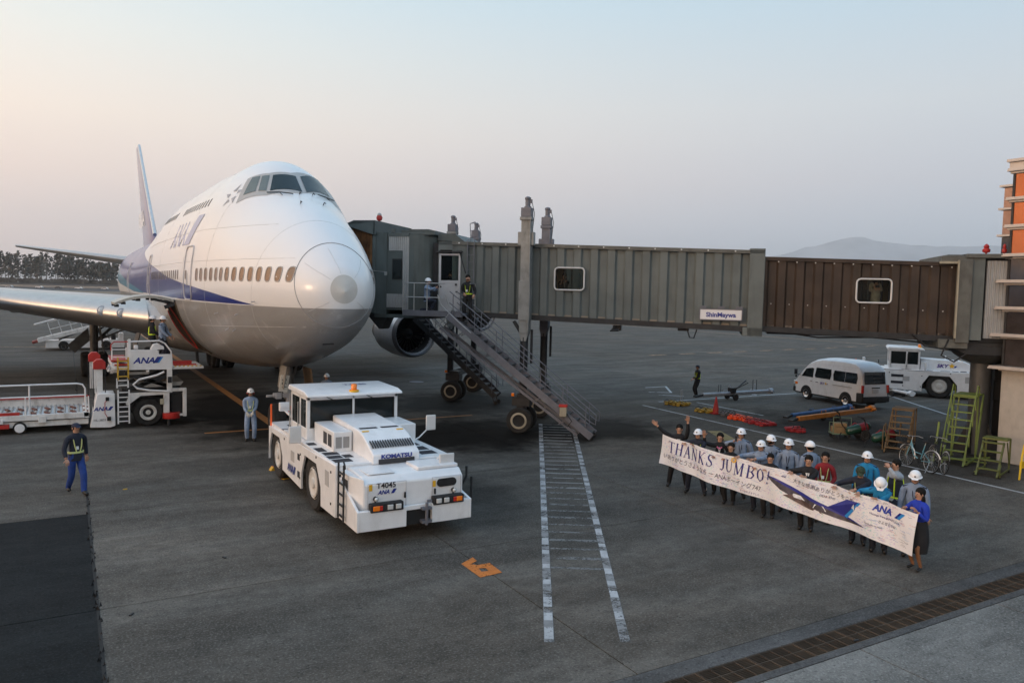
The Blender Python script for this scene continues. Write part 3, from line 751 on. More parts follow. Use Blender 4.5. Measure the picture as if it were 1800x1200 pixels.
for a in (0, 1):
    cd.grid(lambda t, b_: (lambda q: V((q[0], CS0+.03+(CS1-CS0-.06)*a, q[1])))(door_pt(b_, -.03+.10*t)), 1, 12)
cd.grid(lambda t, a: (lambda q: V((q[0], CS0+.03+(CS1-CS0-.06)*a, q[1])))(door_pt(1, -.03+.10*t)), 1, 4)
cdo = cd.o('cargo_door', mat('door edge primer', (.42,.42,.38), .4, dirt=.4), air, smooth=SM)
for v_ in (.12, .35, .6, .85, .97):
    q = door_pt(v_, -.05); B().bb(q[0]-.08, q[0]+.08, CS0+.1, CS0+.35, q[1]-.08, q[1]+.02).bb(q[0]-.06, q[0]+.06, CS1-.35, CS1-.1, q[1]-.10, q[1]).o('latch', DARK, cdo)
B().bar((hs.x+.05, CS0+.2, CZ1-.1), (hs.x-.75, CS0+.2, CZ1+.10), .1).bar((hs.x+.05, CS0+.1, CZ1-.05), (hs.x-.35, CS0+.1, CZ1-.22), .14).o('door_actuator', DARK, cdo)

# wings
def airfoil(n=11):
    up = []; lo = []
    for i in range(n):
        t = (1-math.cos(math.pi*i/(n-1)))/2; y = 5*(.2969*math.sqrt(t)-.126*t-.3516*t*t+.2843*t**3-.1036*t**4)
        up.append((t, y)); lo.append((t, -y*.9))
    return up[::-1] + lo[1:]
AF = airfoil()
def surface(name, secs, m, vertical=False, parent=None, sub=4):
    """secs: list of (lateral, y_le, z, chord, thickness)"""
    out = []
    for a, b_ in zip(secs, secs[1:]):
        for i in range(sub): out.append([a[k]+(b_[k]-a[k])*i/sub for k in range(5)])
    out.append(list(secs[-1])); b = B(); rings = []
    for (l, y, z, c, th) in out:
        rr = []
        for t, h in AF:
            rr.append(len(b.v)); b.v.append(V((h*th, y+t*c, l+z)) if vertical else V((l, y+t*c, z+h*th)))
        rings.append(rr)
    n = len(AF)
    for r0, r1 in zip(rings, rings[1:]):
        for j in range(n): b.f.append([r0[j], r0[(j+1) % n], r1[(j+1) % n], r1[j]]); b.mi.append(0)
    b.f += [rings[0][::-1], rings[-1]]; b.mi += [0, 0]
    return b.o(name, m, parent or air, smooth=R_(50))
WM = mat('wing grey paint', (.44,.44,.44), .34, .25, var=.06, dirt=.3, dcol=(.18,.16,.14), dsc=(.4,2,1), coat=.2)
for sg in (-1, 1):
    W_ = surface('wing', [(sg*2.6, 18.0, 3.62, 16.8, 2.1), (sg*3.6, 18.9, 3.68, 15.6, 2.0), (sg*12.0, 27.2, 4.55, 9.6, 1.0), (sg*21, 35.6, 5.5, 7.0, .68), (sg*30, 44.2, 6.6, 4.0, .32)], WM, sub=5)
    # polished slat leading edge and the two landing lights
    sl_ = B()
    def lef(u_, v_):
        l = 3.5 + 26*u_; 
        if l < 12: t = (l-3.6)/8.4; yl = 18.9+8.3*t; z = 3.68+.87*t; th = 2.0-1.0*t; c = 15.6-6*t
        else: t = (l-12)/18; yl = 27.2+17*t; z = 4.55+2.05*t; th = 1.0-.68*t; c = 9.6-5.6*t
        a = (v_-.5)*2; x = a*a*.12; y5 = 5*(.2969*math.sqrt(x)-.126*x-.3516*x*x)*(1 if a > 0 else -.9)
        k = 1.0 + .012/max(th, .3)
        return V((sg*l, yl-.015+x*c, z+y5*th*k + (.012 if a > 0 else -.012)))
    sl_.grid(lef, 30, 14); sl_.o('leading_edge', mat('polished leading edge', (.55,.53,.51), .40, .85, var=.05), W_, smooth=R_(60))
    for l in (5.35, 4.55):
        t = (l-3.6)/8.4; yl = 18.9+8.3*t; z = 3.68+.87*t
        q = B().lathe([(.24,-.03),(.25,.05),(.20,.07)], (sg*l, yl+.12, z+.10), (sg*-.25,-.92,.2), 16).o('landing_light', GREYP, W_, smooth=SM)
        B().lathe([(.19,0),(.15,.05),(.0,.07)], (sg*l, yl+.06, z+.12), (sg*-.25,-.92,.2), 16).o('lens', LENS, q, smooth=SM)
    for l in (7.4, 9.6, 14.5, 18.5, 24):
        t = (l-3.6)/8.4 if l < 12 else (l-12)/18
        yt, z = (18.9+8.3*t + 15.6-6*t, 3.68+.87*t) if l < 12 else (27.2+17*t + 9.6-5.6*t, 4.55+2.05*t)
        B().lathe([(.02,-4.2),(.22,-3.6),(.36,-2.4),(.38,-1.0),(.3,.6),(.05,1.8)], (sg*l, yt-.6, z-.62), (0,1,-.05), 10).o('flap_fairing', WM, W_, smooth=SM)
    # belly fairing at the wing root
    surface('tailplane', [(sg*1.4, 56.6, 7.35, 9.0, .9), (sg*11.0, 66.3, 8.7, 2.6, .25)], WM, sub=4)
fr_ = B(); fr_.grid(lambda a, v_: (lambda s, th, k: V((3.62*math.cos(th)*k, s, 3.3+1.75*math.sin(th)*k)))(16.2+22*a, math.pi*2*v_, min(1, (math.sin(math.pi*max(.0, min(1, a)))+.001)**.32)), 24, 32)
fr_.o('wing_root_fairing', HULL, air, smooth=R_(70))
# tail fin
FIN = mat('tail fin navy', (.02,.03,.20), .28, var=.05, coat=.6)
fin = surface('tail_fin', [(0, 53.2, 8.3, 12.6, .9), (1.4, 54.1, 8.3, 11.9, .85), (11.6, 70.2, 8.3, 3.6, .3)], FIN, vertical=True, sub=6)
fl_ = B(); fl_.path([V((0, 54.1+16.1*i/10-.03, 9.7+10.2*i/10)) for i in range(11)], .16, 8); fl_.o('leading_edge', mat('fin leading edge', (.62,.62,.62), .3, .6), fin, smooth=SM)
for sg in (-1, 1):
    fb2 = B(); text_on(fb2, 'ANA', 3.0, (sg*.37, 62.6, 10.9), (0, sg*1.0, 0), (-sg*.02, .95, 1), bold=.03); fb2.o('fin_lettering', WHITE, fin, recalc=False)
# engines
ENG = mat('engine cowl', (.50,.51,.53), .3, .35, var=.05, dirt=.2, coat=.3); HOT = mat('engine hot section', (.15,.14,.13), .4, .8, var=.2)
def engine(x, y, z):
    b = B(); prof = [(1.17,.55),(1.16,.25),(1.20,.06),(1.27,0),(1.36,.10),(1.44,.5),(1.47,1.3),(1.43,2.4),(1.28,3.7),(1.22,3.9)]
    e = b.lathe(prof, (x, y, z), (0,1,0), 40, cap=False).o('engine', ENG, air, smooth=R_(50))
    B().lathe([(1.175,.50),(1.165,.25),(1.20,.055),(1.275,-.012),(1.365,.09),(1.405,.28)], (x, y, z), (0,1,0), 40, cap=False).o('intake_lip', mat('dark intake lip', (.10,.10,.105), .4, .4, var=.1), e, smooth=R_(60))
    B().lathe([(1.17,.3),(1.15,1.0),(1.12,1.15)], (x, y, z), (0,1,0), 32, cap=False).o('intake_duct', mat('intake liner', (.03,.03,.032), .6, var=.1), e, smooth=SM)
    sp_ = B().lathe([(.01,.62),(.14,.75),(.26,1.0),(.34,1.25)], (x, y, z), (0,1,0), 20).o('spinner', mat('spinner', (.05,.05,.055), .35, .5), e, smooth=SM)
    fan = B()
    for k in range(26):
        a = 2*math.pi*k/26; ca_, sa_ = math.cos(a), math.sin(a); c2, s2 = math.cos(a+.16), math.sin(a+.16)
        fan.add([(x+.3*ca_, y+1.15, z+.3*sa_), (x+1.13*ca_, y+1.05, z+1.13*sa_), (x+1.13*c2, y+1.32, z+1.13*s2), (x+.3*math.cos(a+.3), y+1.34, z+.3*math.sin(a+.3))], [(0,1,2,3)])
    f_ = fan.o('fan_blades', mat('fan blade titanium', (.015,.015,.017), .5, .5), e, recalc=False); f_['kind'] = 'stuff'
    B().lathe([(1.15,1.5),(.3,1.5)], (x, y, z), (0,1,0), 24).o('fan_back', BLACK, e)
    B().lathe([(1.0,3.6),(.95,4.4),(.72,5.6),(.5,5.9),(.2,6.6),(.02,7.0)], (x, y, z), (0,1,0), 24).o('exhaust_cone', HOT, e, smooth=SM)
    B().prism([(y+.9, z+1.40), (y+3.5, z+1.3), (y+6.5, z+1.15), (y+7.2, z+2.1), (y+3.2, z+2.1), (y+1.6, z+1.75)], x-.16, x+.16, 'x').o('pylon', WM, e, bev=.05)
for x, y, z in ((11.3, 21.6, 2.65), (21.0, 31.6, 3.6), (-11.6, 21.6, 2.65), (-21.0, 31.6, 3.6)): engine(x, y, z)
# landing gear
OLEO = mat('gear leg grey', (.16,.16,.155), .5, .3, var=.15, dirt=.5); CHR = mat('oleo chrome', (.7,.7,.7), .15, 1, var=0)
DOORM = mat('gear door grey', (.12,.118,.11), .55, var=.15, dirt=.4)
tyre_cache = {}
def wheel(parent, c, r, w_, axis=(1,0,0), hubm=None, n=24):
    a = V(axis).normalized(); hubm = hubm or GREYP
    ty = B().lathe([(r*.56,-w_*.40),(r*.70,-w_*.5),(r*.9,-w_*.48),(r*.985,-w_*.34),(r,-w_*.15),(r,w_*.15),(r*.985,w_*.34),(r*.9,w_*.48),(r*.70,w_*.5),(r*.56,w_*.40)], c, a, n).o('wheel', TYRE, parent, smooth=R_(35))
    for q in (-1, 1):
        hb_ = B().lathe([(.01, q*w_*.32), (r*.16, q*w_*.34), (r*.2, q*w_*.22), (r*.42, q*w_*.16), (r*.50, q*w_*.34), (r*.565, q*w_*.42), (r*.57, q*w_*.36)], c, a, n).o('rim', hubm, ty, smooth=R_(30))
    return ty
RIMW = mat('white wheel rim', (.62,.61,.58), .45, var=.08, dirt=.5, dcol=(.12,.09,.07), dsc=(5,5,5))
RIMG = mat('grey wheel rim', (.25,.25,.24), .5, .3, var=.1, dirt=.4)
ng = B().tube((0,6.45,2.9), (0,6.2,1.5), .13, n=14).tube((0,6.35,2.2), (0,6.22,1.35), .19, n=14).bar((-.32,6.3,2.75), (-.05,6.25,1.8), .07).bar((.32,6.3,2.75), (.05,6.25,1.8), .07).bar((0,7.6,2.4),(0,6.3,1.5),.12).tube((-.55,6.18,.58),(.55,6.18,.58),.075,n=10)
ngo = ng.o('nose_gear', OLEO, air, smooth=SM)
B().tube((0,6.21,1.4), (0,6.18,.58), .085, n=12).o('piston', CHR, ngo, smooth=SM)
B().box((0,6.0,1.66), (.62,.3,.42)).box((0,5.98,1.36), (.34,.24,.3)).tube((-.62,6.05,1.52), (.62,6.05,1.52), .09, n=10).box((-.45,6.02,1.5),(.2,.26,.2)).box((.45,6.02,1.5),(.2,.26,.2)).tube((-.85,6.05,1.5),(-.62,6.05,1.5),.05,n=8).o('steering_unit', GREYP, ngo, bev=.02)
for x in (-.21, .21):
    q = B().lathe([(.13,0),(.14,.1),(.05,.16)], (x, 5.86, 1.68), (0,1,0), 16).o('taxi_light', DARK, ngo, smooth=SM); B().lathe([(.115,0),(.07,-.03),(.01,-.04)], (x, 5.858, 1.68), (0,1,0), 16).o('lens', LENS, q, smooth=SM)
B().bar((0,6.05,1.3),(-.02,5.92,.95),.12,.2).bar((-.02,5.92,.95),(0,6.12,.62),.1,.16).o('torque_link', GREYP, ngo, bev=.01)
B().box((.02,5.88,1.05),(.34,.14,.13),ry=.4).box((-.16,5.87,.92),(.16,.1,.12),ry=.9).o('safety_streamer', HIORANGE, ngo, bev=.02)
for x in (-.45, .45): wheel(ngo, (x, 6.18, .61), .61, .42, (1,0,0), RIMG)
nd_ = B().box((-.42,5.55,2.22), (.035,.85,.78), ry=R_(8)); ndo = nd_.o('gear_door', mat('pale gear door', (.22,.21,.19), .5, dirt=.4), air, bev=.01)
nf = B().box((-.42,5.30,2.02), (.30,.03,.58), ry=R_(8)).o('gear_door', mat('pale number door', (.66,.64,.58), .5, dirt=.3), air, bev=.008)
nb = B(); text_on(nb, '961', .24, (-.50,5.282,2.02), (0,0,-1), (1,0,0)); nb.o('number', INK, nf, recalc=False)
B().box((.50,5.6,2.1), (.035,1.1,.85), ry=R_(-8)).o('gear_door', mat('brown stained gear door', (.12,.085,.05), .6, dirt=.4), air, bev=.01)
def bogie(x, y, tall, doors):
    g = B().tube((x, y, tall), (x, y, .95), .24, .2, n=14).bar((x, y-.85, .66), (x, y+.85, .66), .26, .3).tube((x-.6, y-.72, .66), (x+.6, y-.72, .66), .1).tube((x-.6, y+.72, .66), (x+.6, y+.72, .66), .1).bar((x,y-.1,1.9),(x+(-1.5 if x<0 else 1.5)*-1,y+.2,tall),.14).bar((x,y-.3,1.4),(x,y-1.6,tall-.2),.12).o('main_gear', OLEO, air, smooth=SM)
    B().tube((x, y, 1.2), (x, y, .7), .15, n=12).o('piston', CHR, g, smooth=SM)
    for dx in (-.45, .45):
        for dy in (-.72, .72): wheel(g, (x+dx, y+dy, .66), .66, .46, (1,0,0), RIMG)
    return g
for sg in (-1, 1):
    g = bogie(sg*5.5, 28.9, 3.3, True)
    B().prism([(sg*6.84,1.77),(sg*5.79,2.78),(sg*5.72,2.02),(sg*6.48,1.34)], 28.5, 28.56, 'y').o('gear_door', DOORM, air, bev=.01)
    B().box((sg*5.15, 28.3, 2.3), (.06, .9, 1.9), ry=sg*R_(8)).o('gear_door', DOORM, air, bev=.02)
    B().bar((sg*5.4,28.4,2.0),(sg*3.0,27.4,3.2),.09).bar((sg*5.4,28.4,3.1),(sg*3.4,27.6,2.5),.08).o('side_brace', OLEO, air)
    bogie(sg*1.9, 32.0, 2.6, False)
    B().box((sg*3.1, 31.6, 1.9), (.06, 2.6, .9), ry=sg*R_(-15)).o('gear_door', DOORM, air, bev=.02)
for x, y in ((-1.0, 15), (.2, 24)): B().bar((x,y,2.05),(x,y+.3,1.7),.12,.05).o('blade_antenna', DARK, air)
for x, y in ((-1.4,18.6),(-.8,19.4)): B().bar((x,y,2.1),(x+.05,y,1.45),.25,.12).o('drain_mast', DARK, air)
# ------------------------------------------------------------------ jet bridges
TUN = mat('weathered bridge grey green', (.122,.142,.140), .62, .0, var=.14, sc_=.9, dirt=.5, dcol=(.06,.065,.058), dsc=(2.5,2.5,.35))
TUNF = mat('bridge frame grey', (.115,.12,.11), .55, .15, var=.15, dirt=.5)
TUNB = mat('brown oxidised tunnel', (.042,.028,.02), .5, .15, var=.3, sc_=1.2, dirt=.35, dcol=(.10,.075,.04), dsc=(3,3,.25))
CABM = mat('cab slate green', (.075,.095,.095), .5, .1, var=.12, sc_=1.3, dirt=.4, dcol=(.03,.03,.03), dsc=(3,3,.4))
CORR = mat('corrugated shutter aluminium', (.40,.41,.41), .42, .45, var=.06, dirt=.35, dcol=(.12,.10,.08), dsc=(1,1,1.6))
BELL = mat('rusty canopy fabric', (.16,.075,.03), .85, var=.5, sc_=2.5, dirt=.6, dcol=(.03,.02,.015), dsc=(4,4,.8))
BWALL = mat('bridge interior cream', (.62,.50,.22), .8, var=.05); BFLOOR = mat('bridge interior carpet', (.25,.22,.18), .9)
WFR = mat('white window frame', (.62,.63,.63), .4, var=.04)
BPT = V((8.86,12.37,0)); BRZ = math.atan2(-.703,.711)
bridge = thing('jet_bridge', BPT, BRZ, 'long ribbed grey and brown passenger boarding bridge docked at the nose of the jumbo', 'jet bridge', 'passenger boarding bridges')
SLP_ = -.022
def rib_wall(t0, t1, z0, z1, n, pitch, depth, y, hole=None, sgn=-1, first=0.0):
    """trapezoid-ribbed wall built pan by pan; hole = (ta, tb, za, zb)"""
    b = B(); pts = [(t0, 0)]; t = t0+first
    while t < t1-.05:
        for dt, d in ((.0,0),(.07,depth),(pitch*.5,depth),(pitch*.5+.07,0)):
            if t+dt < t1: pts.append((t+dt, d))
        t += pitch
    pts.append((t1, pts[-1][1]))
    def quad(a, c, za, zb):
        b.poly([(a[0], y+sgn*-a[1], za+SLP_*a[0]), (c[0], y+sgn*-c[1], za+SLP_*c[0]), (c[0], y+sgn*-c[1], zb+SLP_*c[0]), (a[0], y+sgn*-a[1], zb+SLP_*a[0])])
    for a, c in zip(pts, pts[1:]):
        if hole:
            ha, hb, hz0, hz1 = hole
            if c[0] <= ha or a[0] >= hb: quad(a, c, z0, z1); continue
            cuts = [a] 
            for h in (ha, hb):
                if a[0] < h < c[0]: f = (h-a[0])/(c[0]-a[0]); cuts.append((h, a[1]+(c[1]-a[1])*f))
            cuts.append(c)
            for p, q in zip(cuts, cuts[1:]):
                if q[0] <= ha+1e-4 or p[0] >= hb-1e-4: quad(p, q, z0, z1)
                else:
                    quad(p, q, z0, hz0); quad(p, q, hz1, z1)
        else: quad(a, c, z0, z1)
    return b
def tunnel(parent, t0, t1, z0, z1, w_, y0, m, pitch, wins, nm='tunnel', first=.3, depth=.10):
    """ribbed tunnel box; y0 near wall; returns the near wall object"""
    hole = wins[0] if wins else None
    wl = rib_wall(t0, t1, z0, z1, 0, pitch, depth, y0, hole, -1, first).o(nm+'_wall', m, parent, recalc=False)
    sh_ = (-.25 if hole and hole[0] < 5 else .25)
    hole2 = (hole[0]+sh_, hole[1]+sh_, hole[2]+.02, hole[3]+.08) if hole else None
    rib_wall(t0, t1, z0, z1, 0, pitch, depth, y0+w_, hole2, 1, first).o(nm+'_wall', m, parent, recalc=False)
    def slope_box(b, a, c, ya, yb, za, zb): b.add([(a,ya,za+SLP_*a),(c,ya,za+SLP_*c),(c,yb,za+SLP_*c),(a,yb,za+SLP_*a),(a,ya,zb+SLP_*a),(c,ya,zb+SLP_*c),(c,yb,zb+SLP_*c),(a,yb,zb+SLP_*a)], [(3,2,1,0),(4,5,6,7),(0,1,5,4),(1,2,6,5),(2,3,7,6),(3,0,4,7)])
    b = B(); slope_box(b, t0, t1, y0+.1, y0+w_-.1, z1-.02, z1+.03); b.o('roof', m, parent)
    b = B(); slope_box(b, t0, t1, y0+.08, y0+w_-.08, z0-.02, z0+.06); b.o('floor', BFLOOR, parent)
    b = B()
    for y in (y0-.05, y0+w_-.06): slope_box(b, t0-.0, t1+.0, y, y+.11, z1, z1+.13)
    b.o('top_rail', TUNF if m is TUN else m, parent)
    b = B()
    for y in (y0-.045, y0+w_-.065): slope_box(b, t0, t1, y, y+.11, z0-.20, z0)
    b.o('bottom_rail', DARK, parent)
    b = B()     # inner lining, set clear of the ribs
    for y in (y0+depth+.06, y0+w_-depth-.10):
        if hole:
            hole0 = hole; hole = hole if y < y0+1 else hole2
            for (a, c, za, zb) in ((t0+.05, hole[0], z0+.07, z1-.03), (hole[1], t1-.05, z0+.07, z1-.03), (hole[0], hole[1], z0+.07, hole[2]), (hole[0], hole[1], hole[3], z1-.03)): slope_box(b, a, c, y, y+.03, za, zb)
            hole = hole0
        else: slope_box(b, t0+.05, t1-.05, y, y+.03, z0+.07, z1-.03)
    b.o('lining', BWALL, parent)
    if hole:
        for yy, s in ((y0-.03, 1), (y0+w_+.03, -1)):
            ha, hb, h0, h1 = hole if s > 0 else hole2; c = (ha+hb)/2; sl = SLP_*c
            pts = []
            for (cx_, cz_, a0) in ((hb-.1,h1-.1,0),(ha+.1,h1-.1,90),(ha+.1,h0+.1,180),(hb-.1,h0+.1,270)):
                for i in range(4): a = R_(a0+30*i); pts.append((cx_+.13*math.cos(a), yy, cz_+.13*math.sin(a)+sl))
            f = B().path(pts, .032, 6, closed=True).o('window', WFR, parent, smooth=SM)
            B().bb(ha-.0, hb+.0, yy+.02*s, yy+.028*s, h0+sl, h1+sl).o('pane', CLEAR, f)
            B().bb(ha, ha+.035, yy+.03*s, yy+.20*s, h0+sl, h1+sl).bb(hb-.035, hb, yy+.03*s, yy+.20*s, h0+sl, h1+sl).bb(ha, hb, yy+.03*s, yy+.20*s, h0+sl-.03, h0+sl).bb(ha, hb, yy+.03*s, yy+.20*s, h1+sl, h1+sl+.03).bb(ha+.33, ha+.37, yy+.05*s, yy+.08*s, h0+sl, h1+sl).o('frame', DARK, f)
    return wl
W1 = 3.0
tunnel(bridge, -4.4+.9, 8.15, 4.45, 7.05, W1, 0, TUN, .645, [(.68, 1.76, 5.50, 6.28)], 'outer_tunnel', first=.62)
tunnel(bridge, 8.10, 14.55, 4.48, 6.84, W1-.36, .18, TUNB, .62, [(11.40, 12.46, 5.52, 6.28)], 'inner_tunnel', first=.28, depth=.08)
# end frame of the outer tunnel
ef = B()
zt = lambda t, z: z+SLP_*t
for y in (-.06, W1-.12): ef.bb(7.75, 8.28, y, y+.16, zt(8,4.12), zt(8,7.2))
ef.bb(7.75, 8.28, -.06, W1+.04, zt(8,7.04), zt(8,7.24)).bb(7.6, 8.28, -.06, W1+.04, zt(8,4.10), zt(8,4.42))
ef.o('end_frame', TUN, bridge, bev=.015)
st_ = B()
for t in [8.55+.62*i for i in range(10)]: st_.box((t, .165, zt(t,5.30)), (.03,.03,.03)); st_.box((t+.2, .165, zt(t,6.80)), (.04,.03,.04))
o_s = st_.o('rivet_studs', WFR, bridge); o_s['kind'] = 'stuff'
rl = B()
for t in [-3.2+.95*i for i in range(12)]: rl.box((t, -.06, zt(t,7.12)), (.05,.03,.05))
o_s = rl.o('roof_bolts', WFR, bridge); o_s['kind'] = 'stuff'
# maker's sign
sx = zt(6.85, 0); sg_ = B().bb(6.10, 7.55, -.115, -.07, 4.50+sx+.14, 4.86+sx+.14).o('maker_sign', mat('sign white', (.72,.72,.74), .4, var=.02), bridge, bev=.01)
fr2 = B(); z0_, z1_ = 4.50+sx+.14, 4.86+sx+.14
for a in ((6.08,7.57,z1_-.0,z1_+.03),(6.08,7.57,z0_-.03,z0_),(6.06,6.10,z0_-.03,z1_+.03),(7.55,7.59,z0_-.03,z1_+.03)): fr2.bb(a[0],a[1],-.125,-.07,a[2],a[3])
fr2.bb(6.1,6.3,-.09,-.02,z1_+.03,z1_+.13).bb(6.72,6.95,-.09,-.02,z1_+.03,z1_+.13).bb(7.35,7.58,-.09,-.02,z1_+.03,z1_+.13).o('sign_frame', STEEL, sg_)
tb = B(); text_on(tb, 'ShinMaywa', .225, (6.83,-.119,z0_+.10), (1,0,0), (0,0,1), bold=.035, xs=1.04); tb.o('sign_lettering', NAVY, sg_, recalc=False)
# junction to the cab: door wall, gap, curved wall, cab
b = B(); b.bb(-4.3, -4.079, .02, W1, 4.42, 7.2); b.o('gap_bellows', BLACK, bridge)
b = B(); b.bb(-4.079, -3.277, .0, .12, 6.92, 7.22).bb(-4.079, -4.03, 0, .12, 4.42, 6.92).bb(-3.318, -3.13, 0, .12, 4.42, 6.92).bb(-4.079,-3.13,.0,W1,7.12,7.24).bb(-4.079,-3.172,.0,W1,4.36,4.44).bb(-4.079,-3.172,W1-.1,W1,4.4,7.1).o('door_wall', TUN, bridge)
cb_ = V((-5.734, 1.45, 0)); q = B()
n = 18; ra = 1.50
def cyl(u_, v_): a = R_(205)+R_(190)*u_; return V((cb_.x+ra*math.cos(a), cb_.y+ra*math.sin(a), 4.15+3.35*v_))
rot = [V((-5.239+1.05*math.sin(R_(90)*i/8)*1.0, -.0+ -.22+ (1-math.cos(R_(90)*i/8))*.9, 0)) for i in range(9)]
rw = B()
for i in range(8):
    a, c = rot[i], rot[i+1]
    rw.poly([(a.x,a.y,4.2),(c.x,c.y,4.2),(c.x,c.y,7.5),(a.x,a.y,7.5)]).poly([(a.x,a.y,7.5),(c.x,c.y,7.5),(c.x,2.9,7.5),(a.x,2.9,7.5)]).poly([(a.x,a.y,4.2),(c.x,c.y,4.2),(c.x,2.9,4.2),(a.x,2.9,4.2)])
rw.poly([(-4.259,.68,4.2),(-4.259,2.9,4.2),(-4.259,2.9,7.5),(-4.259,.68,7.5)]).poly([(-5.239,2.9,4.2),(-4.259,2.9,4.2),(-4.259,2.9,7.5),(-5.239,2.9,7.5)])
rw.o('curved_wall', CABM, bridge, smooth=R_(50), recalc=True)
def corr(b, t0, t1, z0, z1, y, pitch=.085, d=.028):
    n = int((t1-t0)/pitch); pts = []
    for i in range(n):
        x = t0+(t1-t0)*i/n; pts += [(x, 0), (x+pitch*.25, -d), (x+pitch*.55, -d), (x+pitch*.8, 0)]
    pts.append((t1, 0))
    for a, c in zip(pts, pts[1:]): b.poly([(a[0],y+a[1],z0),(c[0],y+c[1],z0),(c[0],y+c[1],z1),(a[0],y+a[1],z1)])
cc_ = B(); corr(cc_, -6.101, -5.239, 6.86, 7.42, -.22); corr(cc_, -5.506, -5.239, 4.52, 6.86, -.22); corr(cc_, -6.18, -5.506, 4.60, 5.14, -.22); cc_.o('shutter', CORR, bridge, recalc=False)
b = B().bb(-6.18,-5.239,-.20,-.12,4.5,7.45).bb(-6.14,-5.239,-.26,.3,7.42,7.54)
b.o('cab_side_wall', CABM, bridge)
wf = B().bb(-5.952,-5.526,-.225,-.205,5.72,6.54).o('cab_window', BLACK, bridge, bev=.04); B().bb(-5.913,-5.566,-.235,-.226,5.77,6.49).o('pane', GLASS, wf)
pw = B().box((-5.784,-.20,5.86),(.1,.1,.1))
b = B().bb(-6.717,-6.18,-.24,.2,4.3,7.60).bb(-6.8,-6.657,-.28,3.2,4.35,7.56).bb(-6.657,-4.259,2.95,3.1,4.3,7.5).bb(-6.717,-4.259,-.2,3.1,4.18,4.32).bb(-6.657,-4.218,-.1,3.1,7.5,7.58)
b.o('cab_body', CABM, bridge, bev=.01)
B().bb(-5.784,-4.347,.3,2.8,7.58,7.70).bb(-5.586,-4.72,.6,2.4,7.7,7.78).prism([(-4.218,7.56),(-4.218,7.30),(-3.08,7.26),(-3.486,7.56)], .3, 2.8, 'y').bb(-6.081,-5.883,-.1,.0,7.6,7.75).o('roof_cover', CABM, bridge)
# canopy bellows against the fuselage: sloping pleats
bl = B(); n = 9
T0, T1 = -7.907, -6.8
for i in range(n):
    a = T0+(T1-T0)*i/n; c = T0+(T1-T0)*(i+.5)/n; d_2 = T0+(T1-T0)*(i+1)/n
    za = 7.86-.40*(i/n)*0; zt_ = lambda t: 7.92-.33*abs((t-T0)/(T1-T0))
    y1, y2 = -.18, -.38
    zbot = 4.9
    bl.poly([(a,y1,zbot),(c,y2,zbot),(c,y2,zt_(c)),(a,y1,zt_(a))]).poly([(c,y2,zbot),(d_2,y1,zbot),(d_2,y1,zt_(d_2)),(c,y2,zt_(c))])
    bl.poly([(a,y1,zt_(a)),(c,y2,zt_(c)),(c,3.3,zt_(c)),(a,3.1,zt_(a))]).poly([(c,y2,zt_(c)),(d_2,y1,zt_(d_2)),(d_2,3.1,zt_(d_2)),(c,3.3,zt_(c))])
bl.o('canopy_bellows', BELL, bridge, recalc=True)
B().prism([(-7.95,7.86),(-6.776,7.50),(-6.633,7.50),(-6.633,8.02),(-7.561,8.02)], -.42, -.38, 'y').prism([(-7.95,7.90),(-7.561,8.05),(-6.633,8.05),(-6.633,8.0),(-7.907,7.86)], -.42, 3.4, 'y').bb(-6.705,-6.609,-.42,3.4,7.48,8.03).o('canopy_hood', CABM, bridge)
B().prism([(-7.1,4.25),(-6.2,4.25),(-6.45,3.7),(-6.6,3.7)], .0, .7, 'y').bb(-7.6,-6.6,0,3,4.22,4.36).o('cab_apron', DARK, bridge)
B().bar((-6.752,-.28,6.05),(-6.101,-.62,6.0),.03).bar((-6.101,-.62,6.02),(-6.061,-.64,5.86),.03).box((-6.041,-.64,5.94),(.10,.05,.14)).bar((-6.8,-.28,5.2),(-6.8,-.28,6.1),.05).o('mirror_arm', GALV, bridge)
bc = B().lathe([(.10,0),(.10,.10),(.03,.12),(.11,.16),(.13,.26),(.10,.34),(.02,.38)], (-7.085,1.0,8.03), n=14).o('obstruction_light', RED, bridge, smooth=SM)
B().ell((-7.085,1.0,8.40), (.09,.09,.09)).o('lamp', GALV, bc, smooth=SM)
# service door with its person-height glass, hood and strut
dz = 4.50
dr_ = B().bb(-4.03,-3.946,-.05,.03,dz,6.78).bb(-3.214,-3.13,-.05,.03,dz,6.78).bb(-3.946,-3.214,-.05,.03,6.70,6.78).bb(-3.946,-3.214,-.05,.03,5.62,5.72).bb(-3.946,-3.214,-.04,.0,dz,5.62).o('service_door', mat('aluminium door', (.50,.51,.53), .4, .3, var=.04), bridge, bev=.006)
B().bb(-3.946,-3.214,-.012,-.004,5.72,6.70).o('pane', CLEAR, dr_); B().box((-3.297,-.08,5.56),(.07,.06,.07)).box((-3.277,-.08,5.28),(.05,.05,.05)).os('handle', DARK, dr_)
B().bb(-4.128,-3.064,-.20,.02,6.82,6.87).bar((-3.151,-.1,6.82),(-2.832,-.3,6.0),.03).o('door_hood', DARK, bridge)
# roof access ladder
ld = B()
for t in (-2.815,-2.55): ld.path([(t,-.16,4.5),(t,-.16,7.3),(t+.02,-.16,8.0)] if t > -2.666 else [(t,-.16,4.5),(t,-.16,7.3)], .018, 5)
for i in range(10): ld.tube((-2.815,-.16,4.7+.29*i),(-2.55,-.16,4.7+.29*i),.012,n=5)
for z in (7.4,7.68,7.96): ld.tube((-2.815,.1,z),(-2.533,-.16,z),.012,n=5)
ld.path([(-2.815,.25,7.15),(-2.815,.1,7.96),(-2.533,-.16,8.0)], .016, 5)
ld.o('roof_ladder', STEEL, bridge, recalc=False)
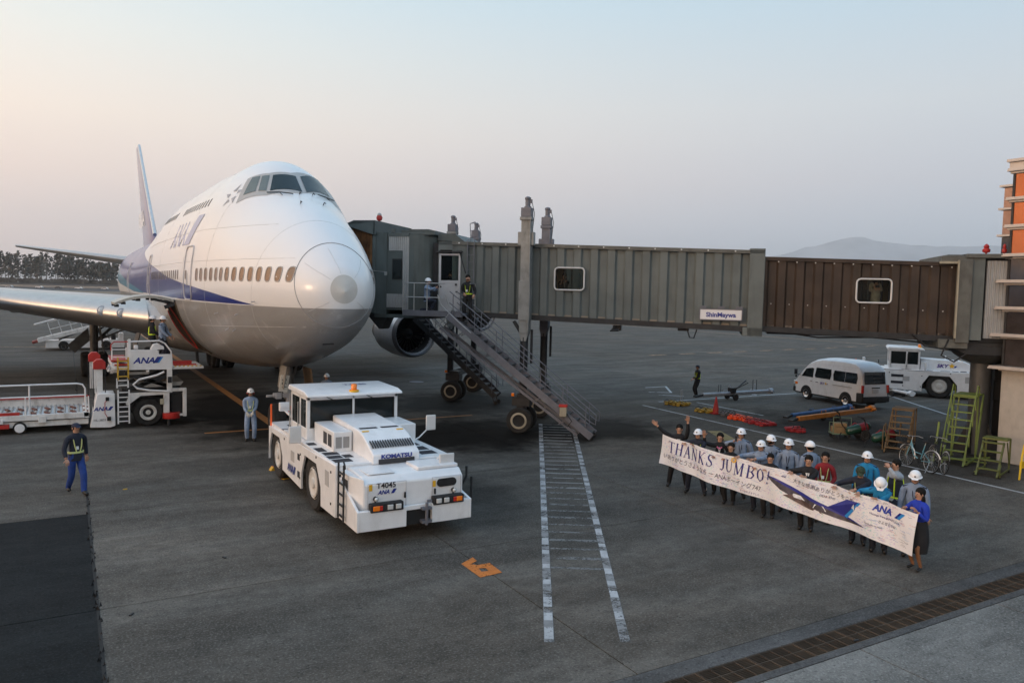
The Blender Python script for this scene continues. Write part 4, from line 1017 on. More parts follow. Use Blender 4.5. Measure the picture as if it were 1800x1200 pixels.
# lift columns, drive bogie and wheels of this bridge
def lift(parent, t, yn, yf, top, wheels=True, mtop=8.85, lean=0.0):
    fr = None
    for k, y in enumerate((yn, yf)):
        b = B().box((t,y,(3.75+top)/2), (.36,.34,top-3.75)).box((t+.17,y,(3.75+top)/2), (.06,.42,top-3.9)).box((t,y,5.0),(.44,.4,1.5)).box((t,y,top),(.46,.44,.12)).box((t,y,7.35),(.62,.3,.5)).prism([(t-.18,3.75),(t+.18,3.75),(t+.1,3.45),(t-.1,3.45)], y-.15, y+.15, 'y')
        c = b.o('lift_column', STEEL if k else mat('pale lift column', (.25,.26,.255), .5, .25, var=.1, dirt=.5), parent, bev=.012)
        B().box((t,y,top+.24),(.40,.38,.34)).lathe([(.14,.4),(.14,.46),(.10,.48),(.10,.72),(.12,.73),(.12,.80),(.05,.84)], (t+.02,y,top), n=12).box((t+.14,y,top+.66),(.1,.1,.14)).o('lift_motor', STEEL, c, bev=.008)
        B().path([(t+.2,y-.05,top+.6),(t+.30,y-.05,top+.2),(t+.22,y,top-.5)], .012, 4).o('cable', BLACK, c)
        B().tube((t,y,3.6),(t,y,1.15),.155,n=14).tube((t+.27,y+.1,3.9),(t+.27,y+.1,2.6),.05).o('inner_column', DARK, c, smooth=SM)
        B().tube((t,y,3.45),(t,y,1.2),.10,n=10).o('screw', CHR, c)
    return
lift(bridge, -.42, -.30, W1+.3, 8.1)
def bogie2(parent, t, y, z=.50, rimw=True, yaw=0.0):
    g = B().box((t,y,1.18),(.7,.5,.34)).box((t,y,.9),(.3,.34,.5)).tube((t,y-.42,z),(t,y+.42,z),.09,n=10).box((t+.05,y-.0,1.40),(.46,.44,.14)).o('drive_bogie', DARK, parent, bev=.015)
    for dy in (-.36,.36): wheel(g, (t,y+dy,z), z, .30, (.1,-1,0), DARK, n=24)
    B().lathe([(.30,.0),(.31,.02),(.24,.03),(.23,0)], (t,y-.36-.155,z), (.1,-1,0), 24, cap=False).o('hub_ring', mat('pale hub ring', (.36,.32,.24), .5, dirt=.5), g, smooth=SM)
    B().box((t-.30,y-.3,1.45),(.10,.08,.12)).o('marker_lamp', AMBER, g)
    return g
bogie2(bridge, -.36, -.62); bogie2(bridge, -.45, W1+.25)
B().bar((-.4,-.3,1.3),(-.4,W1+.3,1.3),.3,.34).bar((-.9,-.1,4.2),(-.5,-.1,3.6),.12).o('axle_beam', DARK, bridge, bev=.02)
B().bb(2.9,3.2,.2,.5,3.95,4.15).path([(3.0,.1,4.1),(2.85,.0,3.95),(3.15,.0,3.98)], .05, 5).bb(5.3,5.7,.3,.9,4.02,4.14).path([(5.65,.1,4.1),(5.75,.05,3.8),(5.9,.05,3.78),(6.0,.1,4.1)], .025, 5).bb(8.5,11.5,.7,1.6,4.0,4.16).path([(9,.3,4.1),(10.2,.3,3.95),(12,.3,4.02),(13.6,.3,3.9)], .03, 5).os('underframe_fitting', DARK, bridge)
# rotunda end
B().bb(13.95,14.9,-.05,2.9,zt(14.4,7.0)-.02,zt(14.4,7.18)).bb(14.48,14.9,-.10,.25,3.95,6.75).bb(14.48,14.9,2.5,2.85,3.95,6.75).bb(14.0,14.9,-.02,2.8,3.75,4.05).o('rotunda_frame', TUNF, bridge, bev=.012)
B().bb(14.44,14.49,-.14,-.04,4.1,6.72).bb(13.9,14.5,-.12,.0,6.60,6.68).o('edge_trim', mat('cream edge trim', (.36,.33,.25), .6, dirt=.5), bridge)
B().bb(14.9,15.28,-.02,.3,4.05,6.80).bb(14.9,15.3,.3,2.6,4.1,6.78).o('rotunda_panel', TUN, bridge)
B().bb(15.28,17.4,.2,2.8,3.95,6.80).o('rotunda_core', DARK, bridge)
cc_ = B(); corr(cc_, 15.36, 16.25, 4.12, 6.72, .10, .10, .035); cc_.o('shutter', CORR, bridge, recalc=False)
B().bb(14.7,16.8,-.10,3.2,6.80,6.94).bb(14.2,14.9,.2,2.8,6.86,6.92).o('rotunda_roof', TUNF, bridge, bev=.012)
for t, s in ((15.5,.7),(16.05,.45)):
    q = B().lathe([(.04,0),(.03,.07),(.16*s,.10),(.18*s,.18),(.10*s,.24),(.13*s,.28),(.09*s,.34),(.02,.38)], (t,.7,6.94), n=14).o('obstruction_light', RED, bridge, smooth=SM)
B().lathe([(.40,0),(.34,.02),(.34,.6),(.34,1.9),(.34,3.2),(.6,3.3),(.9,3.5),(1.2,3.95)], (15.75,1.3,0), n=28).o('rotunda_column', mat('rotunda column grey', (.075,.08,.085), .5, .1, var=.12, dirt=.3), bridge, smooth=R_(30))
B().prism([(14.1,4.0),(16.9,4.0),(16.9,3.55),(14.9,3.55)], .2, 2.8, 'y').o('rotunda_beam', DARK, bridge)
B().path([(14.3,-.02,4.05),(14.1,-.05,3.5),(14.5,-.05,3.3),(14.9,0,3.6)], .03, 6).path([(13.2,.1,4.2),(13.6,.05,3.8),(14.3,.0,3.7)], .03, 6).o('hanging_cable', BLACK, bridge)
B().bb(16.25,16.75,1.5,2.4,0,3.6).bb(16.2,16.8,1.4,2.5,1.9,2.6).o('dark_pier', mat('black pier', (.015,.015,.017), .6), bridge, bev=.02)  # plain dark pier boxes beside the rotunda column
b = B()
for k in range(4):
    a = R_(45+90*k); b.prism([(0,0),(.75,0),(0,1.3)], -.02, .02, 'y') if False else b.add([(15.75+.3*math.cos(a),1.3+.3*math.sin(a),0),(15.75+.85*math.cos(a),1.3+.85*math.sin(a),0),(15.75+.33*math.cos(a),1.3+.33*math.sin(a),1.1)], [(0,1,2)])
b.o('gusset', DARK, bridge, recalc=False)
# landing platform outside the service door and the long stair to the ground
pf = B(); PZ = 4.46
pf.bb(-5.0,-2.6,-1.35,-.0,PZ-.10,PZ).bb(-5.0,-2.6,-1.37,-1.33,PZ-.14,PZ+.08).bb(-5.02,-4.98,-1.35,0,PZ-.14,PZ+.08)
pfo = pf.o('landing_platform', STEEL, bridge, bev=.005)
rb = B()
for t in (-5.0,-4.55,-4.02,-3.52): rb.tube((t,-1.34,PZ),(t,-1.34,PZ+1.12),.02,n=6)
for t in (-5.0,): rb.tube((t,-.1,PZ),(t,-.1,PZ+1.12),.02,n=6)
for z in (.58,1.12): rb.tube((-5.0,-1.34,PZ+z),(-3.3,-1.34,PZ+z),.02,n=6).tube((-5.0,-1.34,PZ+z),(-5.0,-.1,PZ+z),.02,n=6)
rb.tube((-3.3,-.06,PZ+.6),(-2.5,-.06,PZ+.6),.015,n=6)
rb.o('platform_railing', GALV, bridge, recalc=False)
rb = B()
for t in (-2.62,-2.22): rb.tube((t,-1.34 if t<-2.4 else -.25,PZ),(t,-1.34 if t<-2.4 else -.25,PZ+1.1),.02,n=6)
def stair(parent, top, bot, w_, nst, rail=1.0, m=STEEL, yc=0):
    """flight from top (t,z) to bottom (t,z), width along y around yc"""
    (t0, z0), (t1, z1) = top, bot; d = V((t1-t0, 0, z1-z0)); L = d.length; u = d.normalized(); nrm = V((-u.z, 0, u.x)); 
    if nrm.z < 0: nrm = -nrm
    s = B()
    for y in (yc-w_/2, yc+w_/2): s.bar((t0,y,z0), (t1,y,z1), .05, .26, up=(0,0,1))
    so_ = s.o('stringer', m, parent, bev=.004)
    tr = B(); tr.bb(-.13,.13,-w_/2+.03,w_/2-.03,-.02,.02).bb(.10,.13,-w_/2+.03,w_/2-.03,-.05,.0); tm = tr.mesh('tread', mat('checker tread', (.13,.13,.13), .6, .3, dirt=.5))
    for i in range(nst):
        f = (i+.5)/nst; part('tread', tm, parent, (t0+d.x*f, yc, z0+d.z*f+.02))
    for sgn in (-1, 1):
        r = B(); y = yc+sgn*(w_/2+.01)
        for h in (rail, rail*.55): r.tube(V((t0,y,z0))+V((0,0,h))+u*.1, V((t1,y,z1))+V((0,0,h))-u*.05, .02, n=6)
        m_ = 7
        for i in range(m_):
            f = .04+.92*i/(m_-1); p = V((t0+d.x*f, y, z0+d.z*f)); r.tube(p, p+V((0,0,rail)) + (nrm*0), .018, n=6)
        r.path([V((t1,y,z1+rail))-u*.05, V((t1+.16,y,z1+rail*.86)), V((t1+.14,y,z1+rail*.5)), V((t1,y,z1+rail*.55))-u*.05], .018, 5)
        r.o('handrail', STEEL, parent, recalc=False)
stp = thing('service_stairs', (bridge.location), BRZ, 'long grey metal service stairs running from the bridge platform down past the wheels', 'stairs', 'service stairs under the bridges')
def local_perp_rail(parent, top, bot, yc, w_, m=STEEL):
    pass
stair(stp, (-3.15,4.40), (2.45,.12), .85, 20, .95, STEEL, -1.02)
B().bar((-3.5,-1.3,3.9),(1.9,-1.3,-.0+.15),.06,.10).bar((-3.5,-.75,3.9),(1.9,-.75,.15),.06,.10).o('lower_beam', STEEL, stp)
lk_ = B()
for f in (.12,.3,.48,.66,.84): x = -3.15+5.6*f; z = 4.4-4.28*f; lk_.bar((x,-1.44,z-.1),(x-.36,-1.32,z-.30),.03); lk_.bar((x,-.6,z-.1),(x-.36,-.73,z-.30),.03)
lk_.o('link_bar', STEEL, stp)
for y in (-1.35,-.7): wheel(stp, (2.42,y,.09), .09, .05, (0,1,0), RIMG, n=12)
B().box((1.42,-1.58,1.02),(.26,.2,.36)).o('equipment_box', mat('cream switch box', (.30,.27,.20), .6, dirt=.4), stp, bev=.02); B().box((1.41,-1.58,1.24),(.30,.23,.09)).o('box_lid', RED, stp, bev=.01)
B().path([(1.55,-1.62,.95),(1.75,-1.66,.7),(1.6,-1.68,.5),(1.45,-1.65,.6)], .018, 5).o('hose', BLACK, stp)
# curved transition rails at the stair head
rb = B(); 
for y in (-1.46,-.58): rb.path([(-3.55,y,5.15),(-3.42,y,4.78),(-3.1,y,4.5),(-2.7,y,4.15),(-2.2,y,3.75)], .02, 6).path([(-3.6,y,3.9),(-3.2,y,4.3),(-2.9,y,4.7)], .02, 6)
rb.path([(-2.35,-.55,4.6),(-2.35,-.55,5.6),(-2.35,-1.2,5.6)], .02, 6).path([(-2.75,-.55,5.02),(-2.35,-.55,5.02)], .02, 6).path([(-2.75,-.55,4.4),(-2.75,-.55,5.6)],.02,6)
rb.o('head_rail', GALV, stp, recalc=False)
# second bridge behind, seen under and above the first
off2 = V((.703,.711,0))*6.9
br2 = thing('jet_bridge', BPT+off2, BRZ, 'second boarding bridge hidden behind the first, only its legs and roof motors showing', 'jet bridge', 'passenger boarding bridges')
tunnel(br2, -8.5, 8.0, 4.35, 6.75, W1, 0, TUN, .645, None, 'outer_tunnel', first=.5)
tunnel(br2, 8.0, 18.2, 4.4, 6.5, W1-.36, .18, TUNB, .62, None, 'inner_tunnel', first=.28)
B().bb(-11.5,-8.5,-.2,3.1,4.1,6.9).o('cab_body', CABM, br2)
lift(br2, -5.75, -.4, W1+.35, 8.1); bogie2(br2, -5.45, -.7, .52); bogie2(br2, -5.6, W1+.2, .52)
B().bar((-5.7,-.3,1.3),(-5.7,W1+.3,1.3),.3,.34).o('axle_beam', DARK, br2)
B().lathe([(.55,0),(.46,.6),(.46,3.6)], (18.4,1.6,0), n=20).o('rotunda_column', DARK, br2, smooth=SM)
st2 = thing('service_stairs', (BPT+off2), BRZ, 'darker second flight of metal stairs seen further back beneath the bridge', 'stairs', 'service stairs under the bridges')
stair(st2, (-7.3,3.95), (-3.2,.40), .8, 17, .9, DARK, -.9)
for y in (-1.2,-.6): B().bar((-3.35,y,.4),(-3.25,y,.05),.05).o('foot', DARK, st2); wheel(st2, (-3.2,y,.10), .10, .05, (0,1,0), RIMG, n=12)

# ------------------------------------------------------------------ terminal pier at the right edge
TX = 20.22
term = thing('terminal_pier', (TX,1.25,0), 0, 'orange lit glass corner of the terminal pier with pale horizontal ledges and cream pillar', 'building')
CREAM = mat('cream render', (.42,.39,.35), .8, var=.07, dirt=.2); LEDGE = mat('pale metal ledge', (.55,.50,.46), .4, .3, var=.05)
OGL = mat('bronze glass with sunset tint', (.42,.15,.07), .18, .75, var=.12, sc_=.7); OGL2 = mat('bronze glass with sky tint', (.30,.20,.165), .2, .7, var=.1); DGL = mat('dark bronze glass', (.045,.035,.032), .1, 0, var=.2, coat=.6)  # reflected sunset orange and sky pink are put into the lighter bronze tints
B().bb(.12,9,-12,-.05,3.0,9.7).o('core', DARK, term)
B().bb(.0,1.2,-1.4,-.1,0,3.1).bb(.0,1.2,-6.4,-5.1,0,3.1).os('pillar', CREAM, term, bev=.02)
lz = [3.2,4.28,5.18,6.06,6.92,7.88,8.78,9.72]
for i, z in enumerate(lz):
    pr_ = .34 if z < 5 else (.26 if z < 7.5 else .12)
    B().bb(-pr_,9,-12.1,pr_*.55,z-.07,z-.02).bb(-pr_+.03,9,-12.1,pr_*.5,z-.018,z+.03).bb(-.02,9,-12.05,.0,z-.14,z-.07).o('ledge', LEDGE, term, bev=.004)
    if i < len(lz)-1:
        z2 = lz[i+1]-.16
        for y0 in (-.1,-2.1,-4.1,-6.1,-8.1):
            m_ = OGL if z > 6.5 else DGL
            B().bb(.03,.07,y0-1.93,y0-.05,z+.04,z2).o('glass_panel', m_, term); B().bb(.0,.10,y0-.05,y0+.02,z+.04,z2).o('mullion', DARK, term)
        for x0 in (.1,2.1): B().bb(x0,x0+1.9,-.07,-.03,z+.04,z2).o('glass_panel', OGL if z > 6.5 else DGL, term)
B().bb(-.02,9,-12.05,.04,9.74,9.95).bb(-.1,9,-12.1,.1,9.96,10.05).o('parapet', LEDGE, term)
B().bb(.3,8.8,-12,-.3,3.0,3.12).o('soffit', CREAM, term)
B().bb(2.2,9,-11.8,-.6,0,3.0).o('ground_floor_wall', mat('dark ground floor wall', (.12,.115,.11), .8), term)  # ground floor wall in one even dark grey
t2 = thing('terminal_wing', (TX+5.2,4.2,0), 0, 'lower set-back stack of dark glass bays just left of the orange terminal corner', 'building')
B().bb(.1,7,-4,-.05,6.6,9.9).o('core', DARK, t2)
for i, z in enumerate((6.7,8.0,9.05,9.95)):
    B().bb(-.12,7,-4,.08,z-.05,z+.03).o('ledge', LEDGE, t2)
    if i < 3: B().bb(.03,.07,-3.9,-.05,z+.05,(8.0,9.05,9.95)[i]-.08).bb(.1,3,-.05,-.01,z+.05,(8.0,9.05,9.95)[i]-.08).o('glass_panel', OGL2 if i else DGL, t2)
B().bb(1,6,-3.5,-.5,0,6.6).o('support_wall', DARK, t2)
# dark fence, bins and pipework under the rotunda
for i in range(7): pass
# ------------------------------------------------------------------ people
CL = {}
def cloth(name, col, r=.85, var=.15): return mat(name, col, r, var=var, sc_=9, bump=.15, bsc=25)
BLUEU = cloth('light blue work uniform', (.20,.26,.36)); BLUEU2 = cloth('blue overall', (.22,.30,.44)); NAVYU = cloth('dark navy uniform', (.012,.016,.03)); BLK = cloth('black suit', (.010,.010,.012))
TROUSER = cloth('cobalt trousers', (.012,.045,.22)); REDJ = cloth('dark red jacket', (.22,.012,.018)); AQUA = cloth('bright blue parka', (.01,.20,.42)); ROYAL = cloth('royal blue jacket', (.012,.04,.40)); TAN = cloth('tan tights', (.22,.10,.045), .6); SHOE = mat('black shoe', (.010,.010,.010), .4, var=0); CREAMJ = cloth('cream jacket', (.35,.31,.24)); CAMO = mat('dark green camouflage cap', (.02,.035,.018), .8, var=.7, sc_=30)
HIVIS = mat('hi-vis yellow strap', (.60,.78,.03), .5, var=.05); HIVIS2 = mat('pale reflective strap', (.62,.68,.28), .5, var=.05); HELM = mat('white helmet', (.80,.82,.84), .25, var=.02, coat=.5); GLOVE = cloth('white glove', (.55,.52,.45)); SHIRT = cloth('white shirt', (.7,.7,.7)); PINK = cloth('pink scarf', (.65,.16,.28)); CAPM = cloth('navy cap', (.015,.02,.045)); REFL = mat('silver reflective band', (.55,.55,.52), .4, var=.05)
def ik(a, c, l1, l2, hint):
    a, c = V(a), V(c); d = c-a; L = min(d.length, (l1+l2)*.995); u = d.normalized(); c = a+u*L
    x = (l1*l1-l2*l2+L*L)/(2*L); h = math.sqrt(max(0, l1*l1-x*x)); hv = V(hint); hv = (hv-u*hv.dot(u))
    hv = hv.normalized() if hv.length > 1e-4 else V((0,1,0))
    return a+u*x+hv*h, c
def hand_into(b, wpos, d, side_, k, curl=.5, s=1.0, palm=None):
    """palm and five fingers starting at the wrist, pointing along d"""
    d = V(d).normalized(); up = V(palm or (0,0,1)); n = up - d*up.dot(d); n = n.normalized() if n.length > .05 else d.orthogonal().normalized(); l = d.cross(n)*side_
    def pt(a, q, h): return V(wpos)+d*a*s+l*q*s+n*h*s
    vs = [pt(a, q, h) for a, w_, t in ((-.01,.025,.016),(.045,.040,.015),(.088,.042,.012)) for q, h in ((-w_,-t),(w_,-t),(w_,t),(-w_,t))]
    b.add(vs, [(3,2,1,0),(8,9,10,11)]+[(r*4+i, r*4+(i+1)%4, r*4+4+(i+1)%4, r*4+4+i) for r in (0,1) for i in range(4)], k)
    for i, (q, L) in enumerate(((-.033,.062),(-.011,.072),(.011,.078),(.033,.070))):
        p = pt(.082, q, 0); dd = d.copy(); r = .0095*s
        for j, f in enumerate((.45,.33,.26)):
            a = curl*(.45+.35*j); dd = (dd*math.cos(a) - n*math.sin(a)).normalized(); p2 = p+dd*L*f*s; b.tube(p, p2, r, r*.88, n=5, k=k); p = p2; r *= .88
    p = pt(.02, .034, -.004); dd = (d*.62+l*.72-n*.25).normalized()
    for L, r in ((.036,.012),(.028,.010)): p2 = p+dd*L*s; b.tube(p, p2, r*s, r*.85*s, n=5, k=k); p = p2; dd = (dd*.8+d*.4-n*.3*curl).normalized()
PEOPLE = 0
def person(loc, rz, label, h=1.72, hands=None, hint=None, legs='stand', bend=0.0, head=(0,0), top=BLUEU, bottom=BLUEU, hat='helmet', straps=None, hair=False, gloves=False, crouch=0, wave_palm=None, skirt=False, vest=False, group=None, shoes=SHOE, extras=None, sleeve=None, legm=None, cuff=False, collar=None, fem=False):
    global PEOPLE
    s = h/1.72; root = thing('person', loc, rz, label, 'person', group)
    hz = .93 - crouch
    lean = V((0, math.sin(bend), math.cos(bend)))
    pel = V((0, 0, hz)); wai = pel+lean*.13; che = pel+lean*.36; nb_ = pel+lean*.52; nk = pel+lean*.58+V((0,.01,0))
    hd = V((math.sin(head[0])*.02, math.sin(bend+head[1]), math.cos(bend+head[1])))
    hc = nk+hd*.13+V((0,.015,0)); ht = nk+hd*.22+V((0,.012,0))
    sw = .17 if fem else .195
    sh = {q: pel+lean*.47+V((q*sw, 0, 0)) for q in (-1, 1)}
    hands = dict(hands or {})
    if hands.pop('hold', None):           # both hands on the top hem of the banner
        for q in (-1, 1):
            wy = loc[1] + q*.20; wy = max(-4.02, min(3.32, wy)); u_ = (3.36-wy)/7.44; wz = .68-.30*u_**1.2+.80+.04*u_-.01
            d_w = V((7.47-loc[0], wy-loc[1], 0)); d_l = MX.Rotation(-rz, 3, 'Z') @ d_w; hands[q] = (d_l.x/s, d_l.y/s, min(wz/s, 1.38))
    pts = [pel, wai, che, nb_, nk, hc, ht]; edges = [(0,1),(1,2),(2,3),(3,4),(4,5),(5,6)]
    rad = [(.165,.125),(.155,.12),(.185,.13),(.10,.085),(.058,.058),(.083,.100),(.070,.082)]
    if fem: rad[1] = (.125,.09); rad[2] = (.155,.11)
    reg = {0:'b',1:'t',2:'t',3:'t',4:'s',5:'s',6:'s'}
    wr = {}; el_ = {}
    for q in (-1, 1):
        tgt = hands.get(q, (q*.26, .06, hz-.07)); e, w_ = ik(sh[q], tgt, .285, .26, (hint or {}).get(q, (q*.5,-1,-.2)))
        i = len(pts); pts += [sh[q], e, w_]; edges += [(3,i),(i,i+1),(i+1,i+2)]; rad += [(.078,.078),(.060,.060),(.040,.042)]
        reg.update({i:'t', i+1:'a', i+2:'h'}); wr[q] = w_; el_[q] = e
    foot = {}
    for q in (-1, 1):
        hp_ = pel+V((q*.092, 0, -.05))
        if legs == 'walk': ft = V((q*.05, -.30, .12)) if q > 0 else V((q*.05, .26, .085))
        elif legs == 'wide': ft = V((q*.24, .02, .085))
        elif legs == 'kneel': ft = V((q*.12, -.38, .10)) if q < 0 else V((q*.14, .22, .085))
        else: ft = V((q*.11, rnd.uniform(-.05,.05), .085))
        kn, ak = ik(hp_, ft, .43, .42, (q*.15, 1, 0)) if legs != 'kneel' else ((V((q*.12,.14,.07)), ft) if q < 0 else ik(hp_, ft, .43, .42, (0,1,.5)))
        toe = ak+V((q*.03, .15, -.045)); i = len(pts)
        pts += [hp_, kn, ak, toe]; edges += [(0,i),(i,i+1),(i+1,i+2),(i+2,i+3)]; rad += [(.112,.112),(.083,.085),(.066,.070),(.050,.040)]
        if fem and skirt: rad[-3:] = [(.052,.055),(.035,.038),(.036,.030)]
        reg.update({i:'b', i+1:'l', i+2:'l', i+3:'f'}); foot[q] = ak
    me = bpy.data.meshes.new('p'); me.from_pydata([tuple(p*s) for p in pts], edges, []); ob = bpy.data.objects.new('p', me); sc.collection.objects.link(ob)
    md = ob.modifiers.new('k', 'SKIN'); md.use_smooth_shade = True
    for v_, r in zip(me.skin_vertices[0].data, rad): v_.radius = (r[0]*s, r[1]*s)
    me.skin_vertices[0].data[0].use_root = True
    sb_ = ob.modifiers.new('s', 'SUBSURF'); sb_.levels = sb_.render_levels = 1
    dg = bpy.context.evaluated_depsgraph_get(); em_ = bpy.data.meshes.new_from_object(ob.evaluated_get(dg)); bpy.data.objects.remove(ob)
    hm = GLOVE if gloves else SKIN
    mats = [top, bottom, SKIN, shoes, hm, sleeve or top, legm or bottom]
    idx = {'t':0,'b':1,'s':2,'f':3,'h':4,'a':5,'l':6}
    P3 = [p*s for p in pts]; seg = [(a, b_, ) for a, b_ in edges]
    def region(c):
        best = None
        for a, b_ in seg:
            pa, pb = P3[a], P3[b_]; ab = pb-pa; t = max(0, min(1, (c-pa).dot(ab)/ab.length_squared)); d = (c-pa-ab*t).length - rad[a][0]*(1-t)*s - rad[b_][0]*t*s
            if best is None or d < best[0]: best = (d, a, b_, t)
        _, a, b_, t = best; ra_, rb_ = reg[a], reg[b_]
        if rb_ == 'h': return 5 if t < .86 else 4
        if rb_ == 'f': return 3 if t > .12 else 6
        if (a, b_) == (3, 4): return 0 if t < .55 else 2
        if (a, b_) == (0, 1): return 1 if t < .5 else 0
        if (a, b_) == (4, 5): return 2
        return idx[rb_] if t > .45 or ra_ in 'tb' and rb_ in 'la' else idx[ra_]
    bb_ = B(); bb_.v = [v_.co.copy() for v_ in em_.vertices]; bb_.f = [list(p.vertices) for p in em_.polygons]
    bb_.mi = [region(p.center) for p in em_.polygons]; bpy.data.meshes.remove(em_)
    for q in (-1, 1): 
        dd = (wr[q]-el_[q]).normalized(); hand_into(bb_, wr[q]*s+dd*.012*s, dd, q, 4, .35 if wave_palm and q in wave_palm else .75, s*(1.12 if wave_palm and q in wave_palm else 1.0), (0,1,.2) if wave_palm and q in wave_palm else (0,.3,1))
    # face: nose, ears, eyes, mouth on the head
    yaw = head[0]; hm_ = MX.Translation(hc*s) @ MX.Rotation(-yaw, 4, 'Z') @ MX.Rotation(-(bend+head[1]), 4, 'X')
    bb_.T = hm_
    bb_.ell((0,.098*s,-.012*s), (.012*s,.020*s,.022*s), 6, 4, 2)
    for q in (-1, 1): bb_.ell((q*.084*s,0,0), (.012*s,.020*s,.030*s), 6, 4, 2); bb_.ell((q*.030*s,.088*s,.020*s), (.012*s,.008*s,.007*s), 6, 4, 3)
    bb_.ell((0,.090*s,-.048*s), (.022*s,.008*s,.005*s), 6, 4, 3)
    bb_.T = I4.copy()
    body = bb_.o('body', mats, root, smooth=R_(70), recalc=False)
    e = B(); e.T = hm_ @ MX.Diagonal((s,s,s,1))
    if hat == 'helmet':
        e.ell((0,-.005,.045), (.112,.132,.112), 18, 10, bot=-.1).lathe([(.110,0),(.132,-.010),(.130,-.020),(.104,-.012)], (0,.006,.038), (0,0,1), 18, cap=False)
        e.add([(-.08,.12,.036),(.08,.12,.036),(.05,.178,.018),(-.05,.178,.018)], [(0,1,2,3)]); e.o('helmet', HELM, root, smooth=R_(50))
        b = B(); b.T = e.T; b.path([(-.095,.03,.03),(-.088,.05,-.06),(0,.07,-.115),(.088,.05,-.06),(.095,.03,.03)], .006, 4).box((0,.137,.075),(.03,.006,.03)); b.o('chin_strap', NAVYU, root)
        b = B(); b.T = e.T; b.ell((0,-.03,.0), (.092,.092,.085), 12, 8, top=.5); b.o('hair', HAIR, root, smooth=SM)
    elif hat in ('cap', 'camo'):
        m_ = CAPM if hat == 'cap' else CAMO
        e.ell((0,-.004,.045), (.098,.118,.085), 16, 8, bot=-.05).add([(-.075,.09,.045),(-.05,.165,.03),(.05,.165,.03),(.075,.09,.045),(0,.11,.07)], [(0,1,4),(1,2,4),(2,3,4)]); e.o('cap', m_, root, smooth=R_(50))
        b = B(); b.T = e.T; b.ell((0,-.03,.0), (.090,.09,.07), 12, 8, top=.5); b.o('hair', HAIR, root, smooth=SM)
    else:
        if hair == 'long': e.ell((0,-.036,.05), (.102,.102,.104), 16, 10).ell((0,-.05,-.13), (.105,.07,.17), 14, 8)
        elif hair == 'bob': e.ell((0,-.036,.05), (.102,.100,.104), 16, 10).ell((0,-.045,-.05), (.095,.065,.085), 12, 8)
        else: e.ell((0,-.034,.052), (.098,.100,.104), 16, 10)
        bm_T = e.T; e.o('hair', HAIR, root, smooth=R_(60))
    sc3 = lambda pts_: [p*s for p in pts_]
    def torso(a, z, k=1.0):     # point of the torso surface, a = angle (90 = front)
        f = (z-.93)/.47; wx = .165 + .015*math.sin(min(1,max(0,f))*3) ; wy = .118+.006*math.sin(min(1,max(0,f))*3)
        if fem: wx *= .9
        if f > .85: wx *= 1-(f-.85)*1.6; wy *= 1-(f-.85)*1.2
        c = pel + lean*(z-.93)
        return c + V((wx*k*math.cos(a), 0, 0)) + V((0, math.cos(bend), -math.sin(bend)))*(wy*k*math.sin(a))
    if straps:
        m_ = straps; b = B()
        b.path(sc3([torso(R_(i*24), 1.055, 1.02) for i in range(15)]), .010*s, 6, closed=True, flat=.026*s)
        for q in (-1, 1):
            fr_s = [torso(R_(90-q*12), 1.06, 1.05), torso(R_(90-q*24), 1.2, 1.05), torso(R_(90-q*34), 1.34, 1.03), pel+lean*.525+V((q*.105,.035,0)), pel+lean*.535+V((q*.10,-.04,0)), torso(R_(-90+q*30), 1.30, 1.04), torso(R_(-90+q*14), 1.07, 1.03)]
            b.path(sc3(fr_s), .024*s, 6, flat=.010*s)
        b.o('reflective_harness', m_, root, smooth=SM)
        b = B(); c = torso(R_(82), 1.17, 1.10)*s; b.box(c, (.06*s,.012,.08*s), rx=.2); b.o('name_badge', SHIRT, root)
    if collar:
        b = B(); c = torso(R_(90), 1.33, 1.0)*s; p0 = torso(R_(90), 1.18, 1.03)*s
        b.add([p0, c+V((-.045,0,.05))*s, c+V((.045,0,.05))*s], [(0,1,2)]); b.o('shirt_front', SHIRT, root, recalc=False)
        b = B(); b.bar(p0+V((0,.006,.01)), c+V((0,.008,.03)), .028, .006) if collar == 'tie' else b.path([c+V((-.07,.02,.07))*s, c+V((0,.03,.01))*s, c+V((.07,.02,.07))*s], .022*s, 6); b.o('necktie' if collar == 'tie' else 'scarf', BLK if collar == 'tie' else PINK, root)
    if hat == 'helmet' and not straps:
        b = B(); b.path(sc3([torso(R_(110), 1.40, .8)+V((0,.02,0)), torso(R_(98), 1.28, 1.06), torso(R_(90), 1.15, 1.10), torso(R_(82), 1.28, 1.06), torso(R_(70), 1.40, .8)+V((0,.02,0))]), .008*s, 4); b.box(torso(R_(90),1.10,1.14)*s,(.06,.01,.08)); b.o('lanyard', NAVYU, root)
        b = B()
        for q in (-1, 1): b.box((sh[q]+V((-q*.03,0,.055)))*s, (.11*s,.12*s,.02*s), ry=q*.35)
        b.o('shoulder_patch', NAVYU, root, bev=.006)
    if skirt:
        b = B(); b.lathe([(.16*s,.18*s),(.20*s,-.0*s),(.225*s,-.26*s),(.20*s,-.50*s),(.19*s,-.50*s)], pel*s+V((0,0,-.02)), (0,0,1), 18, cap=False); b.o('skirt', BLK, root, smooth=SM)
    else:       # jacket hem
        b = B(); b.lathe([(.150,.10),(.172,.0),(.178,-.10),(.165,-.10)], (0,0,0), (0,0,1), 18, cap=False); 
        b.v = [V((p.x*s*(.92 if fem else 1), p.y*s*.78, p.z*s)) + pel*s + V((0, 0, .02)) for p in b.v]; b.o('jacket_hem', top, root, smooth=SM)
    if cuff:
        b = B()
        for q in (-1, 1):
            c = foot[q]*s; b.lathe([(.062*s,.03),(.066*s,.0),(.066*s,-.03)], c+V((0,-.0,.10)), (0,0,1), 12, cap=False)
        b.o('reflective_cuff', REFL, root, recalc=False)
